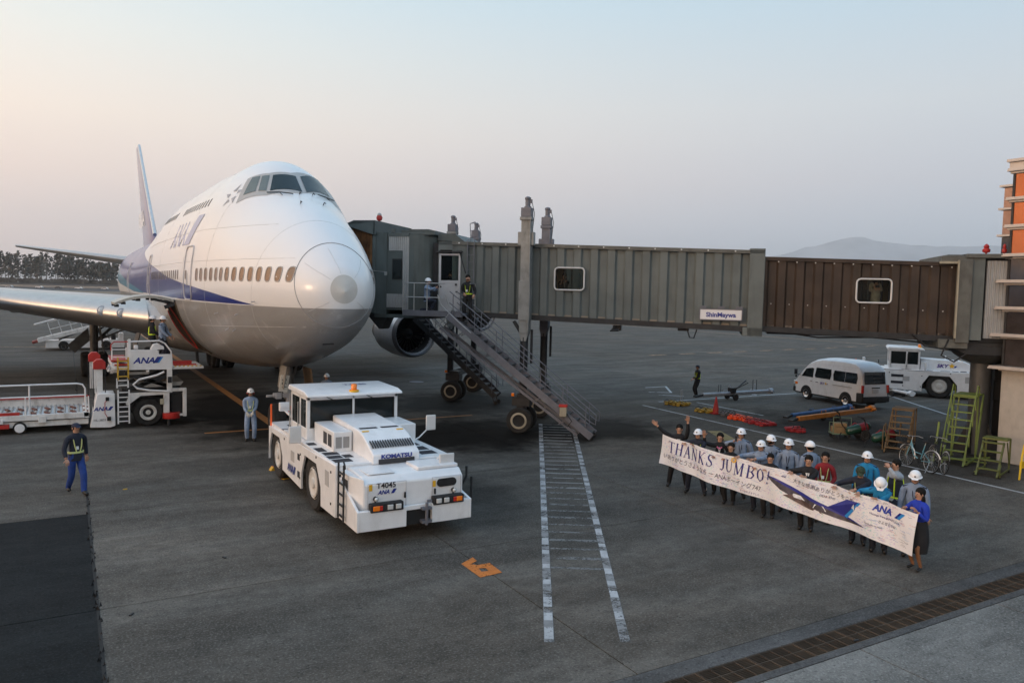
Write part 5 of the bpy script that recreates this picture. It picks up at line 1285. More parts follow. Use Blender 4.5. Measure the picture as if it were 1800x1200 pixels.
    if extras: extras(root, {'w':{q: wr[q]*s for q in wr}, 'hc': hc*s, 'T': e.T, 's': s, 'torso': torso, 'pel': pel*s})
    PEOPLE += 1
    return root
def camera_in_hand(root, k):
    c = (k['w'][-1]+k['w'][1])/2 + V((0,.09,.03)); q = B().box(c, (.13,.05,.085)).o('camera', BLACK, root, bev=.006); B().tube(c+V((0,.02,0)), c+V((0,.09,0)), .032, n=12).o('camera_lens', BLACK, q, smooth=SM)
def badge_red(root, k):
    camera_in_hand(root, k); B().box(k['pel']+V((.12,.14,.05)), (.07,.012,.09)).o('red_badge', RED, root)
def scarf(root, k):
    pass
def radio(root, k):
    c = k['w'][1]+V((-.03,.05,.06)); B().box(c, (.05,.03,.13)).o('hand_radio', BLACK, root, bev=.004)
def earmuff(root, k):
    b = B(); b.T = k['T']
    for q in (-1, 1): b.ell((q*.098,0,-.01), (.028,.035,.04), 8, 6)
    b.o('ear_defenders', RED, root, smooth=SM)
def vestpart(root, k):
    s = k['s']; t = k['torso']; b = B()
    b.grid(lambda u_, v_: t(2*math.pi*u_, .90+.46*v_, 1.07)*s, 18, 5, cu=True); b.o('vest', NAVYU, root, smooth=SM, recalc=False)
    b = B(); b.path([t(R_(i*24), .93, 1.10)*s for i in range(15)], .012, 5, closed=True, flat=.022)
    for q in (-1, 1): b.path([t(R_(90+q*38), z, 1.10)*s for z in (.95,1.1,1.25,1.36)], .020, 5, flat=.01); b.path([t(R_(-90+q*38), z, 1.10)*s for z in (.95,1.1,1.25,1.36)], .020, 5, flat=.01)
    b.o('vest_trim', HIVIS, root)
def face(p, q):     # heading so that local +y looks from p to q
    return math.atan2(q[1]-p[1], q[0]-p[0]) - math.pi/2
CAMP = (CAM.x, CAM.y)
def pl(x, y, z=0): return (x, y, z)
G1 = 'staff lined up behind the farewell banner'
bx = 7.45       # banner plane x
holdL = {'hold': 1}
def at_row(x, y, label, look=None, **k):
    lk2 = look or ((x-8, y-4.8) if (k.get('hands') or {}).get('hold') else (CAM.x+2, CAM.y+4))
    return person((x, y, 0), face((x, y), lk2), label, group=None, **k)
at_row(7.85, 3.15, 'person in dark suit at the THANKS end of the banner waving both arms high', h=1.70, hands={1:(.66,.12,1.76), -1:(-.24,.22,1.92)}, hint={1:(.3,0,-1),-1:(-1,0,-.2)}, top=BLK, bottom=BLK, hat=None, collar='tie', legs='wide', wave_palm=(-1,1))
at_row(7.80, 2.36, 'person in white helmet and dark navy uniform with silver trouser cuffs, second along the banner', h=1.70, hands=holdL, top=NAVYU, bottom=NAVYU, straps=HIVIS, legs='wide', cuff=True)
at_row(8.30, 2.05, 'woman in black suit with pink scarf and dark hair waving one bent arm', h=1.62, hands={1:(.42,.26,1.70),-1:(-.22,.12,1.0)}, hint={1:(1,0,-.6)}, top=BLK, bottom=BLK, hat=None, hair='bob', collar='scarf', fem=True, wave_palm=(1,))
at_row(8.55, 1.55, 'tall person in white helmet and light blue uniform holding a hand to the mouth', h=1.80, hands={1:(.12,.26,1.50),-1:(-.2,.2,1.05)}, hint={1:(1,.1,-.4)}, top=BLUEU, bottom=NAVYU, extras=radio)
at_row(7.85, 1.22, 'short person with black hair in a black suit below the radio-holding helmeted worker', h=1.54, hands=holdL, top=BLK, bottom=BLK, hat=None, hair='bob', fem=True)
at_row(8.05, .42, 'person in white helmet and light blue uniform with crew lanyard, front of the overlapping pair', h=1.72, hands=holdL, top=BLUEU, bottom=NAVYU, cuff=True)
at_row(8.72, .70, 'person in white helmet and blue uniform half hidden behind another helmeted worker', h=1.76, head=(-.5,0), top=BLUEU, bottom=NAVYU)
at_row(7.80, -.10, 'black-haired person with a hi-vis shoulder strap just above the exclamation mark', h=1.52, hands=holdL, top=BLK, bottom=BLK, hat=None, straps=HIVIS)
at_row(8.62, .06, 'person in white helmet facing the camera with arms down in pale blue uniform, mid banner', h=1.78, hands={-1:(-.16,.24,1.0),1:(.20,.22,1.0)}, top=BLUEU, bottom=NAVYU)
at_row(8.95, -.32, 'person in white helmet turned away to the side behind the man in black suit', look=(12,10), h=1.76, top=BLUEU, bottom=NAVYU)
at_row(7.85, -1.16, 'man in black suit, white shirt and dark tie holding the banner at its middle', h=1.68, hands=holdL, top=BLK, bottom=BLK, hat=None, collar='tie')
at_row(8.70, -.95, 'woman in a dark red jacket with yellow reflective harness and dark hair', h=1.64, hands={-1:(-.16,.22,1.02),1:(.16,.22,1.02)}, top=REDJ, bottom=BLK, hat=None, hair='bob', straps=HIVIS2, fem=True)
at_row(9.25, -1.66, 'person in white helmet and bright blue hooded parka standing at the back alone', look=(3,-6), h=1.74, top=AQUA, bottom=NAVYU)
at_row(8.05, -2.36, 'person in a camouflage cap and navy jacket with pale harness looking down at the banner', h=1.72, bend=.15, head=(0,.35), hands=holdL, top=NAVYU, bottom=NAVYU, hat='camo', straps=HIVIS2)
at_row(7.95, -2.92, 'person in white helmet and bright blue parka bending forward over the banner', h=1.70, bend=.42, head=(0,.35), hands=holdL, top=AQUA, bottom=NAVYU, cuff=True)
at_row(9.20, -2.42, 'person in a navy hi-vis vest over a grey shirt raising one hand to the face', look=(-2,2), h=1.72, hands={-1:(-.10,.25,1.62),1:(.2,.2,1.0)}, hint={-1:(-1,.2,-.6)}, top=cloth('pale grey shirt', (.34,.37,.40)), bottom=NAVYU, hat=None, extras=vestpart)
at_row(8.35, -3.40, 'person in white helmet and pale uniform standing directly behind the long-haired woman', look=(2,-7), h=1.76, head=(0,.2), top=BLUEU, bottom=NAVYU)
at_row(7.65, -3.95, 'long-haired woman in royal blue jacket and tan tights holding the near end of the banner', look=(3.5,-3.2), h=1.60, hands=holdL, top=ROYAL, bottom=BLK, hat=None, hair='long', skirt=True, legm=TAN, fem=True)
# others
pw_ = Vw = None
def walker_strap(root, k): pass
person((-6.68,9.12,0), face((0,0),(.62,-1))-.1, 'man in navy jacket, yellow harness and cobalt blue trousers walking across the apron at left', h=1.76, legs='walk', hands={-1:(-.31,-.10,.90),1:(.32,.20,.94)}, top=NAVYU, bottom=TROUSER, hat='cap', straps=HIVIS2)
person((-1.42,14.3,0), face((-1.42,14.3),(-4,0)), 'person in white helmet, red ear defenders and pale blue overall standing beside the nose wheel', h=1.76, hands={-1:(-.06,.26,1.0),1:(.10,.26,.98)}, top=BLUEU2, bottom=BLUEU2, straps=HIVIS2, gloves=True, extras=earmuff)
person((2.5,18.6,0), face((2.5,18.6),(-5,-5)), 'person in white helmet and yellow harness standing beyond the cab roof of the white tug', h=1.70, top=BLUEU, bottom=BLUEU, straps=HIVIS)
person((21.93,17.18,0), face((0,0),(-1,.25)), 'guard in dark uniform, cap and yellow harness standing alone on the open apron', h=1.66, hands={-1:(-.08,.26,1.02),1:(.12,.24,1.0)}, top=BLK, bottom=BLK, hat='cap', straps=HIVIS)
def on_bridge(t, n, z, rz, label, **k):
    p = BPT + V((.711,-.703,0))*t + V((.703,.711,0))*n
    return person((p.x, p.y, z), BRZ+rz, label, **k)
on_bridge(-4.28, -.62, PZ, R_(-95), 'person in white helmet kneeling on the bridge landing taking a photograph', h=1.70, legs='kneel', crouch=.44, hands={-1:(-.05,.42,.98),1:(.10,.42,.98)}, top=BLUEU, bottom=NAVYU, extras=badge_red)
on_bridge(-2.62, -.62, PZ-.32, R_(190), 'person in black with bright yellow harness standing at the head of the service stairs', h=1.74, head=(-.5,.1), hands={-1:(-.26,.26,1.0),1:(.1,.22,1.05)}, top=BLK, bottom=BLK, hat=None, straps=HIVIS)
on_bridge(-3.80, .75, 4.40, R_(180), 'dark-haired person inside the bridge seen through the service door glass', h=1.62, hands={-1:(-.12,.26,1.15),1:(.14,.26,1.12)}, head=(.4,.25), top=BLK, bottom=BLK, hat=None, hair='bob')
on_bridge(.92, .55, 4.38, R_(180), 'person in black peering out through the white-framed window', h=1.66, hands={-1:(-.06,.2,1.40),1:(.10,.2,1.38)}, top=BLK, bottom=BLK, hat=None, hair='long')
on_bridge(12.08, .62, 4.25, R_(180), 'person in cream jacket photographing through the window of the brown tunnel', h=1.72, hands={-1:(-.06,.2,1.52),1:(.08,.2,1.52)}, top=CREAMJ, bottom=BLK, hat=None, extras=camera_in_hand)
on_bridge(-6.0, .9, 4.35, R_(170), 'operator in dark clothes inside the cab of the bridge near its small window', h=1.68, top=BLK, bottom=BLK, hat=None)
person((-3.62,19.9,2.28), face((0,0),(1,-.6)), 'person in white helmet and pale blue uniform at the loader controls beside the open hatch', h=1.74, hands={-1:(-.2,.3,.98),1:(.12,.32,.98)}, top=BLUEU, bottom=NAVYU)
person((-3.95,20.3,2.28), face((0,0),(1,-.1)), 'person in white helmet and black vest behind the pale blue worker on the loader', h=1.74, hands={-1:(-.24,.3,1.0),1:(.1,.3,1.0)}, top=BLK, bottom=BLK, straps=HIVIS)

# ------------------------------------------------------------------ the farewell banner
ban = thing('banner', (7.35,-.35,0), 0, 'long white signed farewell banner with an aircraft picture held up by the line of staff', 'banner')
BY0, BY1 = 3.36, -4.08         # left and right end in y (world); local y = world + .35
def bpos(u_, v_, off=0.0):
    """u 0..1 along, v 0..1 up; gentle sag and folds"""
    y = BY0+(BY1-BY0)*u_ + .35; base = .68-.30*u_**1.2; ht_ = .80+.04*u_
    sag = -.05*math.sin(math.pi*(u_*5.5 % 1))*(v_**2)*.6 - .03*math.sin(math.pi*u_*2)
    x = .05*math.sin(u_*17)*(.4+.6*(1-v_))+.03*math.sin(u_*41+v_*3) + .10*v_ - .02 - off
    return V((x, y, base+ht_*v_+sag))
bm_ = B(); bm_.grid(lambda u_, v_: bpos(u_, v_), 110, 10); bm_.grid(lambda u_, v_: bpos(u_, v_, -.006), 110, 10)
def banner_mat():
    mt, bs = nodes_of('banner cloth'); t = N('ShaderNodeTexCoord'); o_c = t.outputs['Object']
    v1 = N('ShaderNodeTexVoronoi'); v1.inputs['Scale'].default_value = 5.0; lk(o_c, v1.inputs['Vector'])
    wv = N('ShaderNodeTexNoise'); wv.inputs['Scale'].default_value = 42; wv.inputs['Detail'].default_value = 5
    mp = N('ShaderNodeMapping'); mp.inputs['Scale'].default_value = (1, .45, 1.3); lk(o_c, mp.inputs[0]); lk(mp.outputs[0], wv.inputs['Vector'])
    scr = sm(wv.outputs[0], .56, .60); area = sm(noise(2.4, 2, .5), .42, .54)
    base = mixc(mth('MULTIPLY', sm(noise(1.3, 3), .45, .7), .35), rgb((.76,.74,.74)), rgb((.66,.68,.74)))
    hue = N('ShaderNodeHueSaturation'); hue.inputs['Color'].default_value = (.12,.18,.55,1); lk(mth('ADD', mth('MULTIPLY', noise(3.1, 1), 1.2), -.1), hue.inputs['Hue']); hue.inputs['Value'].default_value = 1.1; hue.inputs['Saturation'].default_value = .8
    hn = hue.outputs[0]
    c = mixc(mth('MULTIPLY', mth('MULTIPLY', scr, area), .55), base, hn)
    lk(c, bs.inputs['Base Color']); bs.inputs['Roughness'].default_value = .65; return mt
bo = bm_.o('cloth', banner_mat(), ban, smooth=R_(80), recalc=False)
BINK = mat('banner navy ink', (.018,.014,.16), .6, var=0); BGRAY = mat('banner dark belly print', (.06,.05,.06), .6, var=.5, sc_=6); BYEL = mat('banner sunflower yellow', (.72,.42,.04), .6, var=.1); BBLK = mat('banner pen black', (.06,.06,.08), .6, var=0)
BL = abs(BY1-BY0); BH = .82
def bmap(a, c, off=.007):          # metres along / up on the banner -> 3D
    return bpos(max(0, min(1, a/7.25)), max(0, min(1, c/BH)), off)
# serif capitals drawn with strokes: (x0,y0,x1,y1,width) in a 1 x 1.4 cell
LET = {
'T':([(.5,0,.5,1.4,.2),(0,1.36,1,1.36,.07)], [(.3,0,.7,0),(0,1.2,0,1.4),(1,1.2,1,1.4)],1.0),
'H':([(.15,0,.15,1.4,.2),(.85,0,.85,1.4,.2),(.15,.72,.85,.72,.07)], [(0,0,.32,0),(.68,0,1,0),(0,1.4,.32,1.4),(.68,1.4,1,1.4)],1.05),
'A':([(.1,0,.48,1.4,.08),(.48,1.4,.88,0,.2),(.26,.5,.72,.5,.07)], [(-.05,0,.25,0),(.7,0,1.03,0)],1.05),
'N':([(.13,0,.13,1.4,.08),(.13,1.4,.87,0,.2),(.87,0,.87,1.4,.08)], [(0,0,.28,0),(-.02,1.4,.25,1.4),(.72,1.4,1.02,1.4)],1.1),
'K':([(.15,0,.15,1.4,.2),(.18,.65,.85,1.4,.08),(.32,.8,.9,0,.2)], [(0,0,.32,0),(0,1.4,.32,1.4),(.7,1.4,1,1.4),(.72,0,1.05,0)],1.05),
'M':([(.1,0,.1,1.4,.08),(.1,1.4,.52,.1,.2),(.52,.1,.95,1.4,.08),(.97,0,.97,1.4,.2)], [(0,0,.25,0),(-.03,1.4,.2,1.4),(.82,0,1.12,0),(.9,1.4,1.12,1.4)],1.25),
'J':([(.6,.3,.6,1.4,.2),(.6,.3,.42,.02,.12),(.42,.02,.15,.1,.10)], [(.38,1.4,.82,1.4)],.8),
'U':([(.15,.4,.15,1.4,.2),(.15,.4,.3,.08,.16),(.3,.08,.62,.06,.1),(.62,.06,.85,.4,.08),(.85,.4,.85,1.4,.08)], [(0,1.4,.32,1.4),(.7,1.4,1,1.4)],1.05),
'B':([(.15,0,.15,1.4,.2),(.15,1.37,.6,1.37,.07),(.6,1.37,.8,1.08,.17),(.8,1.08,.55,.76,.12),(.15,.74,.55,.74,.07),(.55,.74,.88,.4,.2),(.88,.4,.6,.03,.15),(.15,.03,.6,.03,.07)], [(0,0,.2,0),(0,1.4,.2,1.4)],1.0),
'O':([(.5,1.4,.16,1.1,.1),(.16,1.1,.08,.7,.2),(.08,.7,.18,.28,.2),(.18,.28,.5,0,.1),(.5,0,.84,.28,.1),(.84,.28,.94,.7,.2),(.94,.7,.84,1.1,.2),(.84,1.1,.5,1.4,.1)], [],1.1),
'S':([(.82,1.1,.65,1.36,.08),(.65,1.36,.35,1.36,.09),(.35,1.36,.18,1.08,.16),(.18,1.08,.32,.82,.18),(.32,.82,.72,.55,.2),(.72,.55,.84,.3,.17),(.84,.3,.62,.04,.11),(.62,.04,.3,.04,.08),(.3,.04,.14,.32,.08)], [(.82,1.0,.86,1.4),(.12,0,.12,.4)],.95),
'!':([(.3,.45,.42,1.4,.16),(.22,.0,.24,.14,.18)], [],.5), ' ':([],[],.55)}
x = .30; sz = .222
for ch in 'THANKS JUMBO!':
    tl = B()
    st3, serf, adv = LET[ch]
    for (a0, b0, a1, b1, w_) in st3 + [(s_[0], s_[1], s_[2], s_[3], .06) for s_ in serf]:
        p, q = V((a0, b0, 0)), V((a1, b1, 0)); d = (q-p).normalized(); nn_ = V((-d.y, d.x, 0))*w_/2; p = p-d*.02; q = q+d*.02
        f = lambda r: bmap(x + (r.x+.18*r.y*.0)*sz*.98, .40 + r.y*sz, .007+.0001*len(tl.f))
        f = lambda r: bmap(x + r.x*sz*.98, .40 + r.y*sz, .008)
        tl.add([f(p-nn_), f(q-nn_), f(q+nn_), f(p+nn_)], [(0,1,2,3)])
    x += adv*sz*1.24
    if tl.v: tl.o('letter', BINK, ban, recalc=False)
def btext(txt, size, a, c, m, name, shear=0, xs=1.0, slope=0, bold=0):
    vs, fs = text_geo(txt, size, shear, xs=xs, bold=bold); b = B(); w_ = min(p[0] for p in vs)
    b.add([bmap(a + p[0]-w_, c + p[1] + slope*(p[0]-w_)) for p in vs], fs); return b.o(name, m, ban, recalc=False)
btext('\u3044\u3042\u308a\u304c\u3068\u3046\u3055\u3088\u3046\u306a\u3089 \u30fc ANA\u30dc\u30fc\u30a4\u30f3\u30b0747', .155, .12, .20, BBLK, 'thanks_lettering', xs=1.02, slope=-.012)
btext('\u5927\u304d\u306a\u611f\u8b1d', .115, 4.35, .63, BBLK, 'gratitude_lettering', xs=1.1, slope=-.02); btext('\u3042\u308a\u304c\u3068\u3046\u3092\u3053\u3081', .115, 4.98, .60, BBLK, 'gratitude_lettering', xs=1.0, slope=-.01)
btext('DEAR B747', .07, 5.10, .50, BBLK, 'small_lettering')
btext('ANA', .055, 4.02, .66, BINK, 'small_lettering', .3, bold=.03)
btext('ANA', .19, 6.28, .58, mat('banner logo blue', (.02,.05,.36), .5, var=0), 'logo_lettering', .25, bold=.04)
lg = B()
lg.add([bmap(6.83,.575), bmap(6.90,.575), bmap(7.02,.72), bmap(6.95,.72)], [(0,1,2,3)]); lg.add([bmap(6.78,.575,.009), bmap(6.83,.575,.009), bmap(6.95,.72,.009), bmap(6.90,.72,.009)], [(0,1,2,3)], 1)
lg.o('logo_stripe', [SKYB, NAVY], ban, recalc=False)
btext('Message from JAPAN crew', .06, 6.25, .48, BINK, 'small_lettering'); btext('\u3055\u3088\u306a\u3089747', .07, 6.45, .36, BBLK, 'small_lettering'); btext('Thank you so much', .05, 6.15, .26, BBLK, 'small_lettering'); btext('\u304a\u3064\u304b\u308c\u3055\u307e\u3067\u3057\u305f', .06, 2.9, .04, BINK, 'small_lettering')
jp = B()
bodyp = [(3.62,.62),(3.75,.50),(3.95,.36),(4.25,.26),(4.8,.17),(5.5,.12),(6.0,.13),(6.15,.17),(5.75,.22),(5.65,.27),(5.2,.36),(4.7,.46),(4.2,.54),(3.85,.60)]
topl = [(3.62,.62),(3.85,.60),(4.2,.54),(4.7,.46),(5.2,.36),(5.65,.27),(6.15,.17)]; botl = [(3.62,.615),(3.78,.50),(4.05,.375),(4.5,.27),(5.1,.185),(5.6,.14),(6.12,.155)]
def lerp_l(L, t): 
    q = t*(len(L)-1); i = min(int(q), len(L)-2); f = q-i; return (L[i][0]+(L[i+1][0]-L[i][0])*f, L[i][1]+(L[i+1][1]-L[i][1])*f)
def jf(u_, v_): a, b_ = lerp_l(botl, u_), lerp_l(topl, u_); return bmap(a[0]+(b_[0]-a[0])*v_, a[1]+(b_[1]-a[1])*v_)
jp.grid(lambda u_, v_: jf(u_, v_*.66), 36, 3, 0); jp.grid(lambda u_, v_: jf(u_, .66+v_*.34), 36, 2, 1)
jp.add([bmap(*p) for p in ((5.30,.33),(5.72,.62),(5.98,.63),(5.68,.25))], [(0,1,2,3)], 1); jp.add([bmap(p[0], p[1], .009) for p in ((5.68,.25),(5.98,.63),(6.04,.63),(5.74,.22))], [(0,1,2,3)], 2)
jp.add([bmap(p[0], p[1], .010) for p in ((4.35,.30),(4.75,.30),(4.62,.38),(4.42,.38))], [(0,1,2,3)], 3); jp.add([bmap(p[0], p[1], .010) for p in ((4.98,.22),(5.3,.22),(5.22,.31),(5.02,.31))], [(0,1,2,3)], 3)
jp.add([bmap(p[0], p[1], .010) for p in ((4.15,.28),(4.9,.16),(5.25,.15),(4.9,.27),(4.4,.36))], [(0,1,2,3,4)], 4)
jp.o('aircraft_picture', [BGRAY, mat('banner print blue', (.02,.025,.22), .55, var=.1), SKYB, SHIRT, mat('banner print brown', (.10,.06,.05), .6, var=.4, sc_=8)], ban, recalc=False)
tb = B(); vs, fs = text_geo('ANA', .17, .3, bold=.03); tb.add([bmap(5.72+p[0], .42+p[1]+.15*p[0], .012) for p in vs], fs); tb.o('tail_lettering', SHIRT, ban, recalc=False)
sf = B(); sf.add([bmap(2.62+.085*math.cos(R_(30*i))*(1 if i % 2 else .8), .735-.0+.075*math.sin(R_(30*i))*(1 if i % 2 else .8), .010) for i in range(12)], [tuple(range(12))]); sf.add([bmap(2.62+.035*math.cos(R_(45*i)), .735+.035*math.sin(R_(45*i)), .012) for i in range(8)], [tuple(range(8))], 1)
sf.o('sunflower_picture', [BYEL, GREYP], ban, recalc=False)
sg3 = B(); r = random.Random(11)      # handwritten signatures
for i in range(520):
    a = r.uniform(.05, 7.15); c = r.uniform(.03, .78)
    if .3 < a < 3.5 and .38 < c < .70 and r.random() < .85: continue
    if 3.6 < a < 6.1 and .1 < c < .5: continue
    col = r.randrange(5); n = r.randrange(3, 8); w_ = r.uniform(.006, .012); y = c
    for k in range(n):
        x2 = a+k*w_*2.2; h_ = r.uniform(.008, .026)
        if r.random() < .5: sg3.add([bmap(x2, y), bmap(x2+w_*.5, y), bmap(x2+w_*.9, y+h_), bmap(x2+w_*.4, y+h_)], [(0,1,2,3)], col)
        else: sg3.add([bmap(x2, y), bmap(x2+w_*1.8, y), bmap(x2+w_*1.8, y+.005), bmap(x2, y+.005)], [(0,1,2,3)], col)
so3 = sg3.o('signature_scribble', [mat('pen blue', (.10,.16,.5), .6, var=0), mat('pen red', (.6,.12,.10), .6, var=0), BBLK, mat('pen light blue', (.2,.4,.65), .6, var=0), mat('pen violet', (.22,.14,.42), .6, var=0)], ban, recalc=False); so3['kind'] = 'stuff'
# ------------------------------------------------------------------ aircraft tow tractors
PADM = mat('black anti-slip pad', (.02,.022,.03), .9, var=.2); GRILL = mat('dark grille', (.035,.035,.04), .6, var=.1); STICK = mat('yellow warning sticker', (.75,.42,.02), .5, var=0); SEATM = mat('cab interior', (.02,.022,.025), .8)
def tractor(loc, rz, label, sky=False):
    r = thing('tow_tractor', loc, rz, label, 'tow tractor', None)
    W = 1.38
    out = [(1.15,.38),(1.15,1.5),(2.2,1.52),(7.35,1.34),(7.35,.55),(7.15,.42),(6.98,.42)]
    def arch(yc, hw=.86, top=1.20, low=.40): return [(yc+hw,low),(yc+hw*.98,.75),(yc+hw*.62,top),(yc-hw*.55,top),(yc-hw*.98,.78),(yc-hw,low)]
    out = [(1.15,.36),(1.15,1.5),(2.2,1.52),(7.35,1.36),(7.35,.40),(7.45,.40)] 
    out = [(1.15,.36),(1.15,1.50),(7.42,1.36),(7.42,.42)] + [(6.75+.80,.42)][:0] + arch(6.62,.80,1.22,.42) + arch(3.10,.86,1.24,.34)
    for sg in (-1, 1): B().prism(out, sg*W, sg*(W-.06), 'x').o('side_skirt', WHITE, r, bev=.012)
    B().bb(-W+.06,W-.06,1.15,7.42,1.30,1.46).bb(-W+.02,W-.02,1.15,5.8,1.46,1.51).bb(-1.0,1.0,7.36,7.46,.5,1.4).o('deck', WHITE, r, bev=.012)
    B().bb(-.85,.85,1.2,7.3,.45,1.28).o('chassis', DARK, r)
    # front compartment and bumper
    fc = [(.10,.55),(.10,1.28),(.28,1.42),(1.15,1.45),(1.15,.50)]
    B().prism(fc, -1.10, 1.16, 'x').add([(-1.10,.10,.55),(-1.10,.10,1.26),(-1.10,1.15,1.42),(-1.10,1.15,.5)], []).o('battery_compartment', WHITE, r, bev=.03)
    B().prism([(-1.26,1.14),(-1.26,.55),(-1.10,.10),(-1.10,1.14)], .52, 1.40, 'z').o('corner_panel', WHITE, r, bev=.015)
    B().add([(-1.265,1.05,.62),(-1.265,.66,.62),(-1.265,.66,1.28),(-1.265,1.05,1.28)], [(0,1,2,3)]).o('side_vent', GRILL, r, recalc=False)
    bmp = B().bb(-1.24,-.22,-.06,.06,.36,.78).bb(.36,1.24,-.06,.06,.36,.78).bb(-.22,.36,-.02,.06,.68,.78).prism([(-.06,.78),(1.15,1.25),(1.15,.36),(-.06,.36)], -1.30, -1.24, 'x').prism([(-.06,.78),(1.15,1.0),(1.15,.36),(-.06,.36)], 1.24, 1.30, 'x').bb(-1.24,1.24,.06,1.1,.40,.50)
    bmp.o('bumper', WHITE, r, bev=.01)
    B().bb(-.22,.36,.02,.2,.36,.68).o('hitch_recess', BLACK, r)
    B().tube((.22,-.1,.35),(.22,-.1,.82),.035,n=8).box((.22,-.03,.42),(.22,.2,.06)).box((.22,-.03,.70),(.22,.2,.05)).box((.30,-.05,.84),(.1,.05,.05)).o('tow_pin', STEEL, r)
    B().bb(.18,1.14,.32,1.0,1.425,1.50).o('compartment_lid', WHITE, r, bev=.02)
    B().bb(-.95,-.35,.30,.9,1.436,1.452).o('access_hatch', WHITE, r, bev=.006)
    for x0, x1 in ((-1.02,-.18),(.42,1.10)):
        B().path([(x0,.088,.62),(x0,.088,1.30),(x1,.088,1.30),(x1,.088,.62)], .006, 4).o('door_seam', GREYP, r); B().box((x1-.03 if x0<0 else x0+.06,.07,1.0),(.03,.04,.12)).o('door_latch', DARK, r)
    for x0 in (-1.02, .38):
        lb = B().bb(x0,x0+.72,-.10,.06,.74,.92).o('light_bar', BLACK, r, bev=.02)
        flip = x0 > 0
        for i, (dx, w_, m_) in enumerate(((.12,.14,AMBER),(.22,.07,REDLENS),(.42,.12,LENS),(.60,.12,LENS))):
            xx = x0 + (.72-dx if flip else dx); B().box((xx,-.105,.83),(w_,.03,.10)).o('indicator_lamp' if i == 0 else ('tail_lamp' if i == 1 else 'headlight'), m_, lb, bev=.008)
    for x in (-.86,.92): q = B().lathe([(.05,-.03),(.05,.04),(.02,.08)], (x,.05,.985),(0,1,0),14).bar((x,.09,.88),(x,.09,.95),.02).o('work_lamp', DARK, r, smooth=SM); B().lathe([(.045,0),(.01,-.02)], (x,.015,.985),(0,1,0),14).o('lens', LENS, q)
    B().prism([(.58+.09*math.cos(a)+(.14 if math.cos(a)>0 else -.14)+.18, 1.17+.09*math.sin(a)) for a in [math.pi*2*i/16 for i in range(16)]], .07, .095, 'y').o('inspection_window', BLACK, r)
    for x, z in ((-.96,1.22),(.47,1.16)): B().box((x,.092,z),(.07,.01,.13)).o('warning_sticker', STICK, r)
    tb = B()
    if not sky:
        text_on(tb, 'T4045', .165, (-.62,.086,1.19), (1,0,0), (0,0,1), bold=.02); tb.o('fleet_number', INK, r, recalc=False)
        tb = B(); text_on(tb, 'ANA', .12, (-.68,.086,1.065), (1,0,0), (0,0,1), shear=.3, bold=.03); tb.add([(-.52,.086,1.065),(-.45,.086,1.065),(-.39,.086,1.155),(-.46,.086,1.155)], [(0,1,2,3)]); tb.o('airline_logo', NAVY, r, recalc=False)
        tb = B(); text_on(tb, 'ANA', .30, (-W-.014,4.95,.56), (0,-1,0), (0,0,1), shear=.3, bold=.03, xs=.9); tb.o('airline_logo', NAVY, r, recalc=False)
        tb = B(); tb.add([(-W-.014,4.66,.56),(-W-.014,4.54,.56),(-W-.014,4.42,.78),(-W-.014,4.54,.78)], [(0,1,2,3)]); tb.o('logo_stripe', NAVY, r, recalc=False)
    # hood
    B().prism([(1.10,1.45),(1.10,1.66),(1.16,1.70),(1.75,1.98),(2.05,2.05),(4.05,2.12),(4.05,1.45)], -.56, .56, 'x').o('hood', WHITE, r, bev=.03)
    g2 = B()
    for i in range(17): g2.box((-.48+.06*i, 1.40, 1.845), (.03,.26,.02), rx=math.atan2(.28,.59))
    g2.o('hood_grille', GRILL, r); g3 = B().bb(-.42,.42,1.07,1.10,1.46,1.56)
    g3.o('lower_grille', GRILL, r)
    for x in (-.26,.26): B().box((x,2.25,2.063),(.42,.13,.008)).o('hood_pad', PADM, r)
    for x in (-.42,.42): B().box((x,1.98,2.04),(.16,.06,.01), rx=.2).o('caution_label', STICK, r)
    tb = B(); text_on(tb, 'KOMATSU', .125, (0,1.085,1.575), (1,0,0), (0,0,1), bold=.05, xs=1.25); tb.o('maker_name', NAVY if not sky else INK, r, recalc=False)
    bx_ = B().bb(-1.02,-.58,2.45 if not sky else 3.7,4.05,1.5,1.98).o('air_conditioner_box', WHITE, r, bev=.02)
    for y in ((2.75,3.12) if not sky else ()): B().bb(-1.03,-1.018,y-.13,y+.13,1.60,1.88).o('vent', GRILL, bx_)
    for x in ((-.90,-.72) if not sky else ()): B().bb(x-.07,x+.07,2.435,2.449,1.60,1.86).o('vent', mat('grey vent', (.3,.3,.3), .6), bx_)
    B().bb(.60,1.22,2.9,4.05,1.5,1.97).o('tool_box', WHITE, r, bev=.02)
    pads = [(-1.1,1.55,.40,.32),(-1.15,1.95,.32,.30),(-.85,1.95,.2,.3),(-1.12,2.35,.34,.3),(-1.22,2.85,.2,.45),(-1.22,3.6,.2,.3),(-1.26,5.9,.16,.4),(-.75,6.2,.7,.22),(-.9,6.55,.3,.3),(.95,1.6,.4,.35),(.95,2.1,.4,.4),(.95,2.6,.4,.3),(-1.27,4.75,.14,.5)]
    for x, y, a, c in pads: B().box((x,y,1.514 if y < 5.8 else 1.47),(a,c,.006)).o('anti_slip_pad', PADM, r)
    # cab
    y0, y1, x_ = 4.10, 5.66, 1.20
